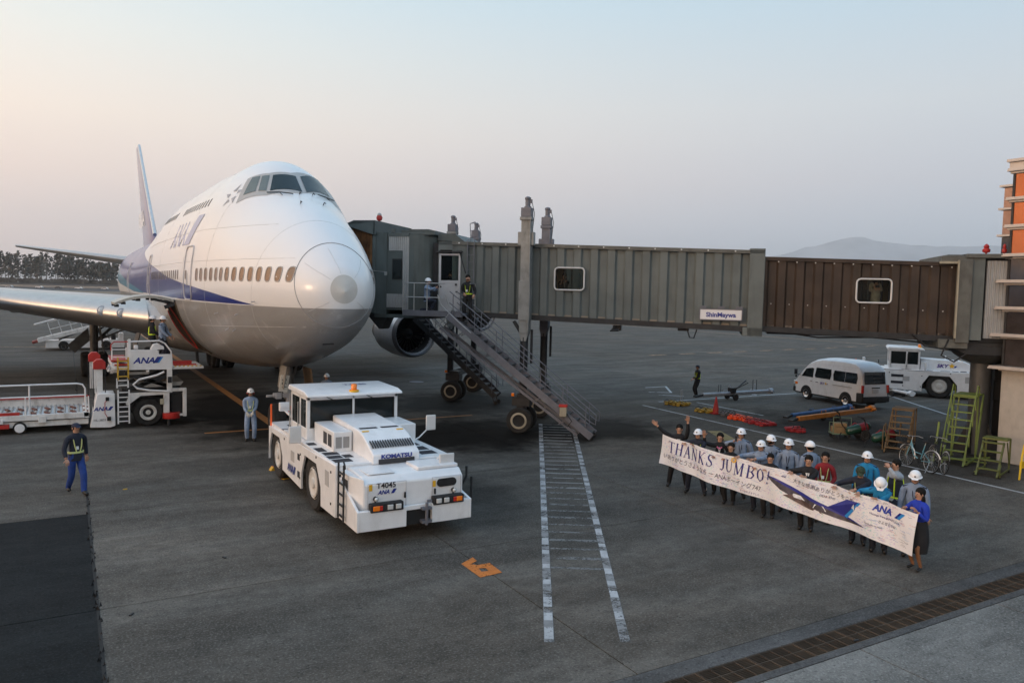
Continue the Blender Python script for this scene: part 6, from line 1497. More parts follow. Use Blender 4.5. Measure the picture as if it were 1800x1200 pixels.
    B().bb(-x_,x_,y0,y1,1.50,1.80).bb(-x_,-x_+.09,y0,y0+.09,1.8,2.60).bb(x_-.09,x_,y0,y0+.09,1.8,2.60).bb(-.03,.03,y0,y0+.05,1.8,2.60).bb(-x_,-x_+.08,y1-.1,y1,1.8,2.6).bb(x_-.08,x_,y1-.1,y1,1.8,2.6).bb(-x_,x_,y0,y0+.08,2.50,2.62).bb(-x_,-x_+.07,y0+.62,y0+.70,1.5,2.6).bb(-x_,x_,y1-.08,y1,2.5,2.62).bb(-x_,-x_+.06,y0,y1,2.5,2.62).bb(x_-.06,x_,y0,y1,2.5,2.62).o('cab_frame', WHITE, r, bev=.012)
    B().prism([(y0-.22,2.60),(y0-.20,2.66),(y0+.1,2.72),(y1+.02,2.74),(y1+.12,2.66),(y1+.12,2.60)], -x_-.05, x_+.05, 'x').o('cab_roof', WHITE, r, bev=.02)
    for a, c in ((-x_+.10,-.04),(.04,x_-.10)): B().bb(a,c,y0+.02,y0+.035,1.82,2.50).o('windscreen', GLASS, r); 
    for a, c in ((-x_+.115,-.05),(.05,x_-.115)):
        B().path([(a,y0-.002,1.84),(a,y0-.002,2.485),(c,y0-.002,2.485),(c,y0-.002,1.84)], .016, 5, closed=True).o('rubber_seal', BLACK, r)
    for sg in (-1, 1):
        B().bb(sg*(x_-.03),sg*(x_-.015),y0+.12,y0+.60,1.62,2.50).bb(sg*(x_-.03),sg*(x_-.015),y0+.72,y1-.12,1.75,2.50).o('side_window', GLASS, r)
        B().path([(sg*(x_+.05),y0+.64,1.65),(sg*(x_+.05),y0+.64,2.4)], .018, 5).path([(sg*(x_+.05),y1-.1,1.6),(sg*(x_+.05),y1-.1,2.5)], .018, 5).o('grab_rail', GALV, r)
    B().bb(-x_+.1,x_-.1,y1-.06,y1-.045,1.8,2.5).o('rear_window', GLASS, r)
    for x in (-.55,.5): B().bar((x,y0-.02,2.50),(x-.25,y0-.03,2.62),.018).o('wiper', BLACK, r)
    bq = B().lathe([(.12,0),(.11,.04),(.075,.05),(.075,.17),(.06,.19),(.01,.20)], (0,y0-.02,2.69), n=16).o('beacon', AMBER, r, smooth=SM); B().lathe([(.125,-.01),(.125,.035),(.085,.045)], (0,y0-.02,2.69), n=16).o('beacon_base', STICK, bq)
    tb = B(); text_on(tb, 'T4045' if not sky else '111', .25, (.35,y0+.9,2.742), (1,0,0), (0,1,0), bold=.03); tb.o('roof_number', NAVY, r, recalc=False)
    # mirrors
    for x, y, z, px_, py_, w_, h_ in ((1.50,2.62,2.02,1.15,3.0,.26,.38),(-1.55,3.85,1.72,-1.2,4.1,.30,.42),(.95,.50,1.58,.9,.9,.36,.24)):
        q = B().box((x,y,z),(w_,.05,h_)).o('mirror', mat('mirror back', (.6,.61,.61), .4, var=.05), r, bev=.02); B().path([(px_,py_,1.5),(px_+(x-px_)*.4,py_+(y-py_)*.4,1.62),(x,y+.03,z-.1)], .018, 5).o('mirror_arm', WHITE, q)
    B().box((-1.05,6.95,1.95),(.30,.14,.24)).bb(-1.18,-.92,6.86,6.88,1.92,2.02).o('rear_lamp_head', WHITE, r, bev=.03); B().bar((-1.05,6.95,1.85),(-.70,6.3,1.45),.05).o('lamp_bracket', WHITE, r)
    B().tube((-1.33,7.35,1.36),(-1.33,7.35,1.98),.025,n=8).o('marker_pole', HIORANGE, r)
    # boarding ladder clipped to the flank, brackets on the far side
    ld = B()
    for y in (.62,.98): ld.bar((-1.36,y+.02,.42),(-1.36,y,1.62),.05,.03)
    for i in range(5): ld.bar((-1.36,.64,.5+.23*i),(-1.36,.96,.5+.23*i),.03,.03)
    ld.path([(-1.34,.60,1.55),(-1.38,.50,1.64),(-1.36,.64,1.70)], .02, 5).o('boarding_ladder', DARK, r)
    B().path([(1.30,.95,.5),(1.55,.9,.55),(1.60,.55,.55),(1.60,.55,1.1)], .03, 5).path([(1.36,.9,1.12),(1.36,.9,.5),(1.62,.85,1.05),(1.62,.85,1.28)], .03, 5).o('step_bracket', BLACK, r)
    # flank details
    for y, z, a, c in ((4.15,1.10,.20,.16),(4.15,.66,.20,.16)) if not sky else ((5.2,1.15,.62,.15),(5.2,.78,.62,.15)): B().box((-W-.004,y,z),(.012,a,c)).o('flank_slot', PADM, r, bev=.004)
    B().box((-W-.004,4.75,1.0),(.008,.34,.26)).box((-W-.004,1.75,1.1),(.008,.28,.34)).os('data_plate', mat('grey data plate', (.4,.4,.4), .5), r)
    for y, z in ((1.45,1.3),(1.45,.6),(3.98,1.2),(4.9,.6),(4.02,.6),(2.6,1.40),(5.6,1.3)): B().box((-W-.006,y,z),(.014,.05,.05)).o('bolt', PADM, r)
    for y in (3.10,6.62):
        for sg in (-1, 1): wheel(r, (sg*1.12,y,.68), .68, .42, (sg,0,0), RIMW, n=28)
        for sg in (-1, 1): B().lathe([(.33,.0),(.36,.02),(.34,.03)], (sg*(1.12+.18),y,.68), (sg,0,0), 24, cap=False).lathe([(.345,.045),(.30,.075),(.21,.05),(.13,.06),(.12,.10),(.01,.11)], (sg*(1.12+.12),y,.68), (sg,0,0), 20).o('wheel_hub', RIMW, r, smooth=SM)
    seat = B().bb(-.75,-.25,y0+.75,y0+1.2,1.5,1.95).bb(-.75,-.25,y0+1.15,y0+1.3,1.9,2.35).bb(.2,.7,y0+.75,y0+1.2,1.5,1.95).bb(.2,.7,y0+1.15,y0+1.3,1.9,2.35); seat.os('seat', SEATM, r)
    return r
tug = tractor((-.50,2.05,0), 0, 'large white aircraft tow tractor marked KOMATSU and T4045 in front of the nose gear')
sk = tractor((37.62,10.07,0), R_(35.6), 'white tow tractor marked SKY with a gold star parked behind the white van', sky=True)
def sky_logo(parent, org, xd, yd, size):
    tb = B(); text_on(tb, 'SKY', size, org, xd, yd, shear=.25, bold=.03, xs=1.15); tb.o('airline_lettering', PURPLE, parent, recalc=False)
    o_, x_, y_ = V(org), V(xd), V(yd); c = o_ + x_*size*1.75 + y_*size*.4; st5 = []
    for i in range(10): a = R_(90+36*i); q = size*(.62 if i % 2 == 0 else .27); st5.append(c + x_*q*math.cos(a) + y_*q*math.sin(a))
    b = B().poly(st5); b.poly([c+x_*size*.35-y_*size*.35, c+x_*size*.75-y_*size*.3, c+x_*size*.95+y_*size*.1, c+x_*size*.55+y_*size*.0], k=1); b.o('star_emblem', [GOLD, NAVY], parent, recalc=False)
sky_logo(sk, (-.575,2.95,1.66), (0,-1,0), (0,0,1), .27)
for (px, py), lab in (((480,826),'small yellow wheel chock lying behind the rear tyre of the KOMATSU tug'),((502,841),'small yellow wheel chock in front of the rear tyre of the KOMATSU tug')):
    p = atp(px, py); c = thing('wheel_chock', (p.x, p.y, 0), .2, lab, 'wheel chock')
    B().prism([(-.10,0),(.10,0),(.03,.11),(-.03,.11)], -.08, .08, 'y').o('block', YELLOW, c, bev=.01); B().tube((0,-.08,.11),(0,.08,.11),.010,n=5).o('rope', RED, c)

# ------------------------------------------------------------------ minibus
def van():
    f = atp(1413,700); bk = atp(1495,716); d = (f-bk); th = math.atan2(d.y, d.x)-math.pi/2
    mid = (f+bk)/2; off = V((math.cos(th), math.sin(th), 0))*.78
    r = thing('van', (mid.x+off.x, mid.y+off.y, 0), th, 'white high-roof minibus marked SKY parked in front of the second tow tractor', 'van')
    wz = lambda z: .85 if z < 1.05 else .85-.15*((z-1.05)/1.2)**1.4
    def side_pt(y, z, off=0, sg=-1): return V((sg*(wz(z)+off), y, z))
    top = [(-2.34,.36),(-2.38,.9),(-2.33,1.35),(-2.26,1.75),(-2.1,2.08),(-1.8,2.24),(-1.0,2.29),(.4,2.26),(.95,2.16),(1.35,1.98),(1.70,1.66),(2.12,1.16),(2.28,1.02),(2.37,.8),(2.38,.45),(2.30,.34)]
    b = B(); n = len(top); rings = []
    ys = top
    zl = [.36,.6,.9,1.1,1.3,1.5,1.7,1.9,2.05,2.18,2.29]
    # shell: side sheets filled from the outline, roof following the outline
    def clip(y): 
        for (a, za), (c, zc) in zip(top[1:], top[2:]):
            if min(a,c) <= y <= max(a,c) and a != c: return za+(zc-za)*(y-a)/(c-a)
        return .36
    N_ = 40; Y = [-2.375+4.75*i/N_ for i in range(N_+1)]; cols = []
    for y in Y:
        zt_ = max(.5, clip(y)); c = []
        for k in range(9):
            q = k/8; z = .36+(zt_-.36)*q; c.append((z, min(wz(z), wz(z)) ))
        for a in (20,45,70,90):
            c.append((zt_ - .12*(1-math.sin(R_(a))) if a < 90 else zt_, (wz(zt_)-.16)+.16*math.cos(R_(a)) if a < 90 else 0))
        cols.append(c)
    # body sides and curved roof
    for sg in (-1, 1):
        base = len(b.v)
        for y, c in zip(Y, cols):
            zt_ = c[8][0]
            seq = [(z, x) for z, x in c[:8]] + [(zt_-.10, wz(zt_-.10)), (zt_-.04, wz(zt_)-.06), (zt_-.01, wz(zt_)-.16), (zt_+.02, wz(zt_)*.5), (zt_+.03, 0)]
            ends = 1-max(0, (abs(y)-2.15)/.23)*.10
            for z, x in seq: b.v.append(V((sg*x*ends, y, z)))
        m_ = 13
        for i in range(N_):
            for j in range(m_-1):
                a = base+i*m_+j; b.f.append([a, a+1, a+m_+1, a+m_]); b.mi.append(0)
    for i, e in ((0,-1),(N_,1)):
        base = i*13; b2 = 13*(N_+1)+i*13
        b.f.append([base+j for j in range(13)] + [b2+j for j in range(12,-1,-1)]); b.mi.append(0)
    b.o('body', WHITE, r, smooth=R_(40), weld=.002)
    B().bb(-.8,.8,-2.3,2.3,.28,.40).o('underbody', BLACK, r)
    def win(name, pts, sg=-1, off=.006, m=GLASS):
        fr = B(); n = len(pts); fr.poly([side_pt(y, z, off, sg) for y, z in pts]); o_ = fr.o(name, m, r, recalc=False)
        B().path([side_pt(y, z, off+.004, sg) for y, z in pts], .010, 4, closed=True).o('window_rubber', BLACK, o_); return o_
    for sg in (-1, 1):
        win('front_door_window', [(.98,1.22),(1.80,1.22),(1.52,1.62),(1.10,1.70),(.98,1.68)], sg)
        win('sliding_door_window', [(-.25,1.24),(.78,1.24),(.84,1.32),(.78,1.74),(-.25,1.74),(-.30,1.5)], sg)
        win('rear_side_window', [(-2.02,1.22),(-.50,1.22),(-.44,1.5),(-.5,1.72),(-1.98,1.72),(-2.05,1.5)], sg)
    B().bar(side_pt(-1.25,1.24,.012), side_pt(-1.25,1.72,.012), .02, .006).bar(side_pt(.95,.5,.004), side_pt(.95,1.95,.004), .008, .004).bar(side_pt(-.36,.5,.004), side_pt(-.36,1.95,.004), .008, .004).bar(side_pt(.90,1.95,.004), side_pt(-2.15,2.0,.004), .008, .004).o('door_seam', GREYP, r)
    B().bar(side_pt(-.45,1.0,.012), side_pt(-1.75,1.0,.012), .035, .01).o('slide_rail', DARK, r)
    B().bar(side_pt(.70,1.0,.015), side_pt(.58,1.0,.015), .10, .02).bar(side_pt(1.14,1.02,.015), side_pt(1.02,1.02,.015), .05, .02).o('door_handle', BLACK, r)
    sky_logo(r, tuple(side_pt(.28,.93,.01)), (0,-1,0), (0,0,1), .15)
    # rear: window, plate, lamps, bumper
    def rear(x0, x1, z0, z1, off=.0): 
        yy = lambda z: (-2.38 if z < 1.0 else -2.38+.05*(z-.9)/.45+.02) if z < 1.4 else -2.335+.07*(z-1.35)/.4
        return [(x0, yy(z0)-off, z0), (x1, yy(z0)-off, z0), (x1, yy(z1)-off, z1), (x0, yy(z1)-off, z1)]
    B().poly(rear(-.66,.66,1.22,1.82,.03)).o('rear_window', GLASS, r, recalc=False)
    B().box((0,-2.40,.88),(.36,.02,.17)).o('number_plate', mat('pale number plate', (.6,.6,.6), .5), r); B().box((0,-2.41,1.05),(.5,.03,.05)).o('tailgate_trim', DARK, r)
    for sg in (-1, 1): B().bb(sg*.74,sg*.845,-2.42,-2.33,.80,1.18).o('tail_lamp', REDLENS, r, bev=.01)
    B().bb(-.84,.84,-2.48,-2.30,.34,.62).bb(-.88,-.78,-2.46,-2.05,.34,.80).o('rear_bumper', BLACK, r, bev=.04)
    B().bb(-.84,.84,2.28,2.46,.32,.60).o('front_bumper', BLACK, r, bev=.04)
    for sg in (-1, 1): B().bb(sg*.62,sg*.86,2.2,2.40,.72,.92).o('headlight', LENS, r, bev=.02); B().bb(sg*.855,sg*.868,2.08,2.26,.74,.86).o('side_indicator', AMBER, r)
    B().path([(-.85,1.85,1.25),(-1.02,1.98,1.30)], .018, 5).box((-1.08,2.0,1.42),(.16,.07,.28)).box((-1.03,2.02,1.18),(.1,.05,.12)).o('mirror', BLACK, r, bev=.02)
    B().poly([(-.66,1.72,1.68),(.66,1.72,1.68),(.74,2.13,1.19),(-.74,2.13,1.19)]).o('windscreen', GLASS, r, recalc=False)
    for y in (1.42,-1.35):
        for sg in (-1, 1):
            wheel(r, (sg*.75,y,.33), .33, .20, (sg,0,0), RIMG, n=24)
            ar = B(); ar.add([(sg*.8545, y+.42*math.cos(R_(a)), .33+.42*math.sin(R_(a))) for a in range(0,181,15)], [tuple(range(13))]); ar.o('wheel_arch', BLACK, r, recalc=False)
            B().lathe([(.20,0),(.21,.014),(.17,-.02),(.10,-.03),(.07,.01),(.01,.015)], (sg*.858,y,.33), (sg,0,0), 20, cap=False).o('hub_cap', SILVER, r, smooth=SM)
    B().tube((.3,-2.2,2.27),(.3,-2.2,2.42),.02,n=6).o('aerial', DARK, r)
van()

# ------------------------------------------------------------------ cargo loader (plane y = 18.6 is its near side)
ld_ = thing('cargo_loader', (-6.0,18.6,0), 0, 'white two-platform cargo loader with ANA lettering raised beside the open hatch', 'cargo loader')
def LX(x): return x+6.0
WL = WHITE2
def lb(): return B()
# left main deck with rollers
D = 2.7
b = lb().bb(LX(-12.3),LX(-6.18),0,.12,.46,.66).bb(LX(-12.3),LX(-6.18),D-.12,D,.46,.90).bb(LX(-12.3),LX(-6.18),.12,D-.12,.50,.58).bb(LX(-6.35),LX(-6.18),0,D,.5,.66).bb(LX(-7.75),LX(-7.5),-.02,.06,.36,.6).bb(LX(-9.4),LX(-9.2),-.02,.06,.36,.6)
b.o('main_deck', WL, ld_, bev=.012)
roll = B().tube((0,.02,0),(0,.40,0),.035,n=8).mesh('roller', mat('steel roller', (.42,.41,.39), .5, .4, dirt=.4), smooth=SM)
for i in range(40):
    for j in range(5):
        x = LX(-12.2)+.15*i; part('roller', roll, ld_, (x, .16+.48*j, .615))
dv = B().box((0,0,0),(.09,.42,.06)).mesh('guide', mat('brown guide block', (.13,.045,.03), .7, var=.2))
for i in range(15): part('guide_block', dv, ld_, (LX(-12.0)+.41*i, .36, .66), (0,0,.3)); part('guide_block', dv, ld_, (LX(-12.0)+.41*i, 1.4, .66), (0,0,.3))
B().bb(LX(-12.3),LX(-6.1),D-.22,D-.14,.90,.96).bb(LX(-12.3),LX(-8.3),.02,.10,.66,.76).o('deck_edge_strip', RED, ld_)
b = B().path([(LX(-12.3),.06,1.70),(LX(-6.55),.06,1.70),(LX(-6.38),.06,1.66),(LX(-6.30),.06,1.52),(LX(-6.28),.06,.66)], .03, 8).path([(LX(-12.3),.06,1.28),(LX(-6.30),.06,1.28)], .025, 8)
for x in (-8.0,-10.0,-11.9): b.tube((LX(x),.06,.5),(LX(x),.06,1.70),.028,n=8)
b.path([(LX(-8.12),.02,.5),(LX(-8.12),.02,1.26)], .024, 6).path([(LX(-6.20),.02,1.24),(LX(-6.18),.02,.62)],.024,6)
b.o('deck_railing', WHITE, ld_, smooth=SM)
B().bb(LX(-12.3),LX(-6.2),.10,.3,.22,.42).bb(LX(-12.3),LX(-6.2),2.3,2.5,.22,.42).o('chassis_beam', WL, ld_, bev=.02)
for x in (-8.3,-11.4):
    for y in (.1, 2.4): wheel(ld_, (LX(x),y,.21), .21, .16, (0,-1,0), RIMW, n=20)
    B().lathe([(.155,0),(.15,.01),(.01,.012)], (LX(x),.0,.21), (0,-1,0), 20).o('hub_cap', WHITE, ld_)
B().bb(LX(-9.2),LX(-8.6),-.06,.12,.22,.36).o('red_guard', RED, ld_, bev=.01); B().box((LX(-8.85),-.03,.46),(.16,.1,.14)).o('lamp_box', WL, ld_, bev=.01)
# front cowl with lettering
cowl = B().prism([(LX(-6.16),.10),(LX(-5.94),1.26),(LX(-5.86),1.32),(LX(-5.36),1.30),(LX(-5.34),.12),(LX(-5.5),.06)], -.10, .9, 'y').o('side_cowl', WHITE, ld_, bev=.02)
tb = B(); text_on(tb, 'ANA', .19, (LX(-5.82),-.112,.70), (1,0,.02), (0,0,1), shear=.3, bold=.03, xs=1.1); tb.add([(LX(-5.60),-.112,.70),(LX(-5.50),-.112,.70),(LX(-5.40),-.112,.84),(LX(-5.50),-.112,.84)], [(0,1,2,3)]); tb.o('airline_logo', NAVY, cowl, recalc=False)
tb = B(); text_on(tb, 'HL-3831', .115, (LX(-5.84),-.112,.32), (1,0,0), (0,0,1)); tb.o('fleet_number', INK, cowl, recalc=False)
B().box((LX(-5.60),-.14,1.12),(.11,.08,.13)).box((LX(-5.55),-.14,.40),(.13,.08,.14)).o('switch_box', BLACK, ld_, bev=.01); B().path([(LX(-5.60),-.15,1.08),(LX(-5.68),-.15,1.0),(LX(-5.68),-.15,.6),(LX(-5.58),-.15,.42)], .012, 5).o('cable', RED, ld_)
# red posts at the left of the bridge platform
for dx, y, h in ((0,.2,0),(-.12,1.7,.15)):
    x = LX(-5.83)+dx; B().bb(x-.10,x+.10,y,y+.18,1.3,2.20+h).bb(x-.16,x-.12,y,y+.1,1.3,2.2+h).o('guide_post', WL, ld_, bev=.01)
    B().bb(x-.22,x-.19,y,y+.06,.7,2.2+h).bb(x+.17,x+.20,y,y+.06,.8,2.2+h).o('post_rail', DARK, ld_)
    B().prism([(x-.20,2.18+h),(x+.20,2.18+h),(x+.20,2.42+h),(x+.09,2.53+h),(x-.09,2.53+h),(x-.20,2.42+h)], y-.05, y+.3, 'y').o('red_buffer', RED, ld_, bev=.01)
# ladders
def ladder(x, z0, z1, n, m=WHITE, w_=.36, y=-.10, tilt=0):
    b = B()
    for q in (-1, 1): b.bar((x+q*w_/2,y,z0),(x+q*w_/2,y+tilt,z1),.035,.05)
    for i in range(n): f = (i+.5)/n; b.bar((x-w_/2,y+tilt*f,z0+(z1-z0)*f),(x+w_/2,y+tilt*f,z0+(z1-z0)*f),.035,.035)
    return b.o('ladder', m, ld_)
ladder(LX(-5.07),.18,1.42,7); ladder(LX(-5.10),1.5,1.86,2); ladder(LX(-5.08),1.78,2.62,3, YELLOW, .34)
# chassis, big wheels, stabiliser
B().bb(LX(-5.35),LX(-3.0),.5,2.3,.55,1.0).bb(LX(-5.2),LX(-4.9),.3,2.5,.9,1.3).prism([(LX(-4.9),1.30),(LX(-3.0),1.34),(LX(-3.0),1.22),(LX(-4.6),1.1),(LX(-4.95),.75),(LX(-5.05),.75)], .05, .2, 'y').o('chassis_frame', DARK, ld_)
B().prism([(LX(-4.85),1.28),(LX(-3.62),1.30),(LX(-3.62),1.18),(LX(-4.5),1.16),(LX(-4.95),.82),(LX(-5.0),.90)], -.02, .06, 'y').o('wheel_arch', WL, ld_, bev=.01)
for y in (.25, 2.2): wheel(ld_, (LX(-4.24),y,.52), .52, .34, (0,-1,0), RIMW, n=28)
B().lathe([(.27,.0),(.29,.03),(.25,.04),(.21,-.03),(.09,-.05),(.08,.04),(.01,.05)], (LX(-4.24),.08,.52), (0,-1,0), 24, cap=False).o('wheel_hub', RIMW, ld_, smooth=SM)
B().bb(LX(-3.72),LX(-3.52),-.05,.12,.48,1.3).bb(LX(-3.60),LX(-3.42),-.05,.1,1.25,2.15).bb(LX(-3.05),LX(-2.92),-.05,.12,.32,1.38).bb(LX(-3.5),LX(-2.92),-.02,.1,1.28,1.40).bb(LX(-3.2),LX(-2.92),-.02,.1,.34,.42).o('support_post', WL, ld_, bev=.012)
B().bb(LX(-3.58),LX(-3.44),-.07,-.05,1.62,1.85).o('mesh_panel', DARK, ld_)
B().bb(LX(-3.45),LX(-3.08),.1,1.2,.45,1.2).o('engine_cover', BLACK, ld_, bev=.03)
B().lathe([(.30,0),(.31,.03),(.31,.20),(.29,.22)], (LX(-3.44),.12,.26), n=20).o('red_bumper_ring', RED, ld_, smooth=SM); B().lathe([(.06,0),(.05,.26),(.10,.27),(.10,.42)], (LX(-3.55),.0,.02), n=12).o('stabiliser_foot', DARK, ld_, smooth=SM)
B().box((LX(-3.78),-.05,.92),(.13,.1,.2)).o('hydraulic_box', mat('beige box', (.4,.37,.28), .6), ld_, bev=.01)
# scissor arms
b = B()
for y in (.25, 2.2):
    b.bar((LX(-5.0),y,1.35),(LX(-3.2),y,2.0),.10,.16).bar((LX(-5.0),y,2.0),(LX(-3.2),y,1.35),.10,.16)
b.bb(LX(-5.1),LX(-3.1),.5,2.2,1.30,1.42).o('scissor_frame', DARK, ld_, bev=.01)
b = B().path([(LX(-3.70),-.06,2.04),(LX(-3.95),-.06,1.92),(LX(-4.55),-.06,1.78),(LX(-4.75),-.06,1.60),(LX(-4.62),-.06,1.46),(LX(-4.2),-.06,1.36),(LX(-3.55),-.06,1.30)], .04, 7).o('hand_hoop', WHITE, ld_, smooth=SM)
B().prism([(LX(-4.6),1.62),(LX(-3.0),1.62),(LX(-3.1),1.48),(LX(-4.3),1.44)], .2, 2.3, 'y').bb(LX(-4.9),LX(-4.2),.1,2.2,1.95,2.06).o('lower_platform', mat('dull cream metal', (.28,.27,.25), .6, dirt=.4), ld_)
# bridge platform
PZ2 = 2.14
B().bb(LX(-5.45),LX(-3.35),.0,D,PZ2,PZ2+.12).bb(LX(-5.45),LX(-5.2),.1,D,PZ2-.1,PZ2+.25).bb(LX(-3.4),LX(-2.30),.0,2.2,PZ2-.02,PZ2+.07).bb(LX(-4.3),LX(-4.2),0,D,PZ2-.1,PZ2).o('bridge_platform', WL, ld_, bev=.01)
pan = B().prism([(LX(-4.85),2.14),(LX(-4.85),2.88),(LX(-3.92),2.87),(LX(-3.88),2.70),(LX(-3.42),2.70),(LX(-3.40),2.20),(LX(-3.46),2.12)], -.03, .03, 'y').o('platform_panel', WHITE, ld_, bev=.008)
tb = B(); text_on(tb, 'ANA', .30, (LX(-4.38),-.036,2.38), (1,0,0), (0,0,1), shear=.3, bold=.035, xs=1.1); tb.o('airline_lettering', NAVY, pan, recalc=False)
tb = B(); tb.add([(LX(-4.08),-.036,2.38),(LX(-3.93),-.036,2.38),(LX(-3.78),-.036,2.61),(LX(-3.93),-.036,2.61)], [(0,1,2,3)]); tb.add([(LX(-3.93),-.036,2.38),(LX(-3.87),-.036,2.38),(LX(-3.72),-.036,2.61),(LX(-3.78),-.036,2.61)], [(0,1,2,3)], 1); tb.o('logo_stripe', [NAVY, SKYB], pan, recalc=False)
b = B().bb(LX(-4.90),LX(-4.82),-.02,.06,2.14,3.28).path([(LX(-4.86),.02,3.18),(LX(-3.85),.02,3.20),(LX(-3.66),.02,3.10),(LX(-3.45),.02,2.80),(LX(-3.42),.02,2.3)], .03, 7).path([(LX(-4.86),1.0,3.18),(LX(-4.86),1.0,2.3)], .02, 6).bb(LX(-3.9),LX(-3.87),0,.04,2.5,2.85)
b.os('platform_railing', WHITE, ld_)
B().path([(LX(-4.86),.3,3.16),(LX(-5.35),.3,3.16),(LX(-5.45),.3,3.05),(LX(-5.45),.3,2.85)], .022, 6).bb(LX(-5.45),LX(-4.9),.2,2.4,2.44,2.50).bb(LX(-5.35),LX(-4.9),.05,.3,2.30,2.35).o('red_rail', RED, ld_)
b = B()
for x in (-5.42,-4.95): b.tube((LX(x),.3,2.2),(LX(x),.3,2.95),.022,n=6)
b.bar((LX(-5.42),.3,2.88),(LX(-4.95),.3,2.88),.03).bar((LX(-5.42),.3,2.6),(LX(-4.95),.3,2.6),.03).o('gate_frame', WHITE, ld_)
B().box((LX(-4.62),.4,2.95),(.14,.2,.14)).prism([(LX(-4.15),2.87),(LX(-4.05),3.06),(LX(-3.9),3.10),(LX(-3.70),2.98),(LX(-3.68),2.87)], .05, .4, 'y').os('control_console', WHITE, ld_, bev=.01)
hz_ = B()
for i in range(7): hz_.add([(LX(-3.35)+.15*i,-.005,PZ2+.073),(LX(-3.35)+.15*i+.07,-.005,PZ2+.073),(LX(-3.35)+.15*i+.15,.5,PZ2+.073),(LX(-3.35)+.15*i+.08,.5,PZ2+.073)], [(0,1,2,3)])
hz_.o('hazard_stripe', YELLOW, ld_, recalc=False); B().bb(LX(-3.35),LX(-2.6),1.0,1.15,2.22,2.34).bb(LX(-3.4),LX(-2.5),.5,.56,2.2,2.26).o('red_stop_bar', RED, ld_)
b = B()
for i in range(9): b.box((LX(-5.5)+rnd.uniform(-.06,.1), rnd.uniform(.1,.6), 2.1+rnd.uniform(-.15,.25)), (.08,.08,.07), rz=rnd.random())
b.o('hose_bundle', WL, ld_, bev=.01)

# ------------------------------------------------------------------ belt loader far behind the wing
bl_ = thing('belt_loader', (-5.9,56.5,0), 0, 'low white belt loader with raised conveyor and side rails beyond the main gear', 'belt loader')
BXo = lambda x: x+5.9
B().prism([(BXo(-8.3),.20),(BXo(-8.3),.72),(BXo(-6.6),.78),(BXo(-2.9),.80),(BXo(-2.78),.5),(BXo(-2.85),.15)], 0, 2.0, 'y').o('chassis', WHITE, bl_, bev=.03)
for x in (-7.08,-4.13):
    B().lathe([(.36,0),(.34,.02)], (BXo(x),-.012,.38), (0,-1,0), 14).o('wheel_arch', BLACK, bl_); wheel(bl_, (BXo(x),.02,.28), .28, .2, (0,-1,0), RIMW, n=18); wheel(bl_, (BXo(x),1.95,.28), .28, .2, (0,-1,0), RIMW, n=18)
bar0, bar1 = V((BXo(-8.8),.4,.72)), V((BXo(-3.6),.4,2.15))
B().bar(bar0, bar1, 1.0, .20).bar(bar0+V((0,.55,.06)), bar1+V((0,.55,.06)), .1, .3).bar(bar0+V((0,-.55,.06)), bar1+V((0,-.55,.06)), .1, .3).o('conveyor', WL, bl_, bev=.01); B().box(bar0+V((-.1,0,-.02)),(.55,1.1,.2),ry=-.27).o('red_nose_bumper', mat('dull red rubber', (.22,.05,.04), .7), bl_, bev=.04)
rr = B(); u_ = (bar1-bar0).normalized(); up_ = V((-u_.z,0,u_.x))
for i in range(6): p = bar0+u_*(1.0+i*.72)+V((0,-.6,.1)); rr.bar(p, p+up_*1.15, .04)
for h in (.6, 1.15): rr.bar(bar0+u_*1.0+V((0,-.6,.1))+up_*h, bar0+u_*4.6+V((0,-.6,.1))+up_*h, .05)
rr.o('side_railing', WHITE, bl_); B().bar(bar0+u_*.1+V((0,-.6,.1))+up_*1.22, bar0+u_*3.6+V((0,-.6,.1))+up_*1.32, .16, .12).o('padded_handrail', WHITE, bl_, bev=.03)
B().bar((BXo(-5.6),.4,.8),(BXo(-4.2),.4,1.9),.12).bar((BXo(-7.4),.4,.8),(BXo(-6.2),.4,1.35),.10).o('lift_arm', DARK, bl_)
B().box((BXo(-4.35),.6,1.05),(.5,.5,.2)).box((BXo(-4.6),.6,1.4),(.15,.5,.6),ry=-.4).bar((BXo(-3.9),.6,.8),(BXo(-4.05),.6,1.5),.05).box((BXo(-3.6),.5,1.0),(.3,.8,.4)).o('driver_seat', BLACK, bl_); B().path([(BXo(-3.3),.2,.8),(BXo(-3.1),.2,1.4),(BXo(-3.6),.2,1.9)], .04, 6).bb(BXo(-3.2),BXo(-2.9),.0,1.6,.78,1.3).o('roll_bar', WHITE, bl_)
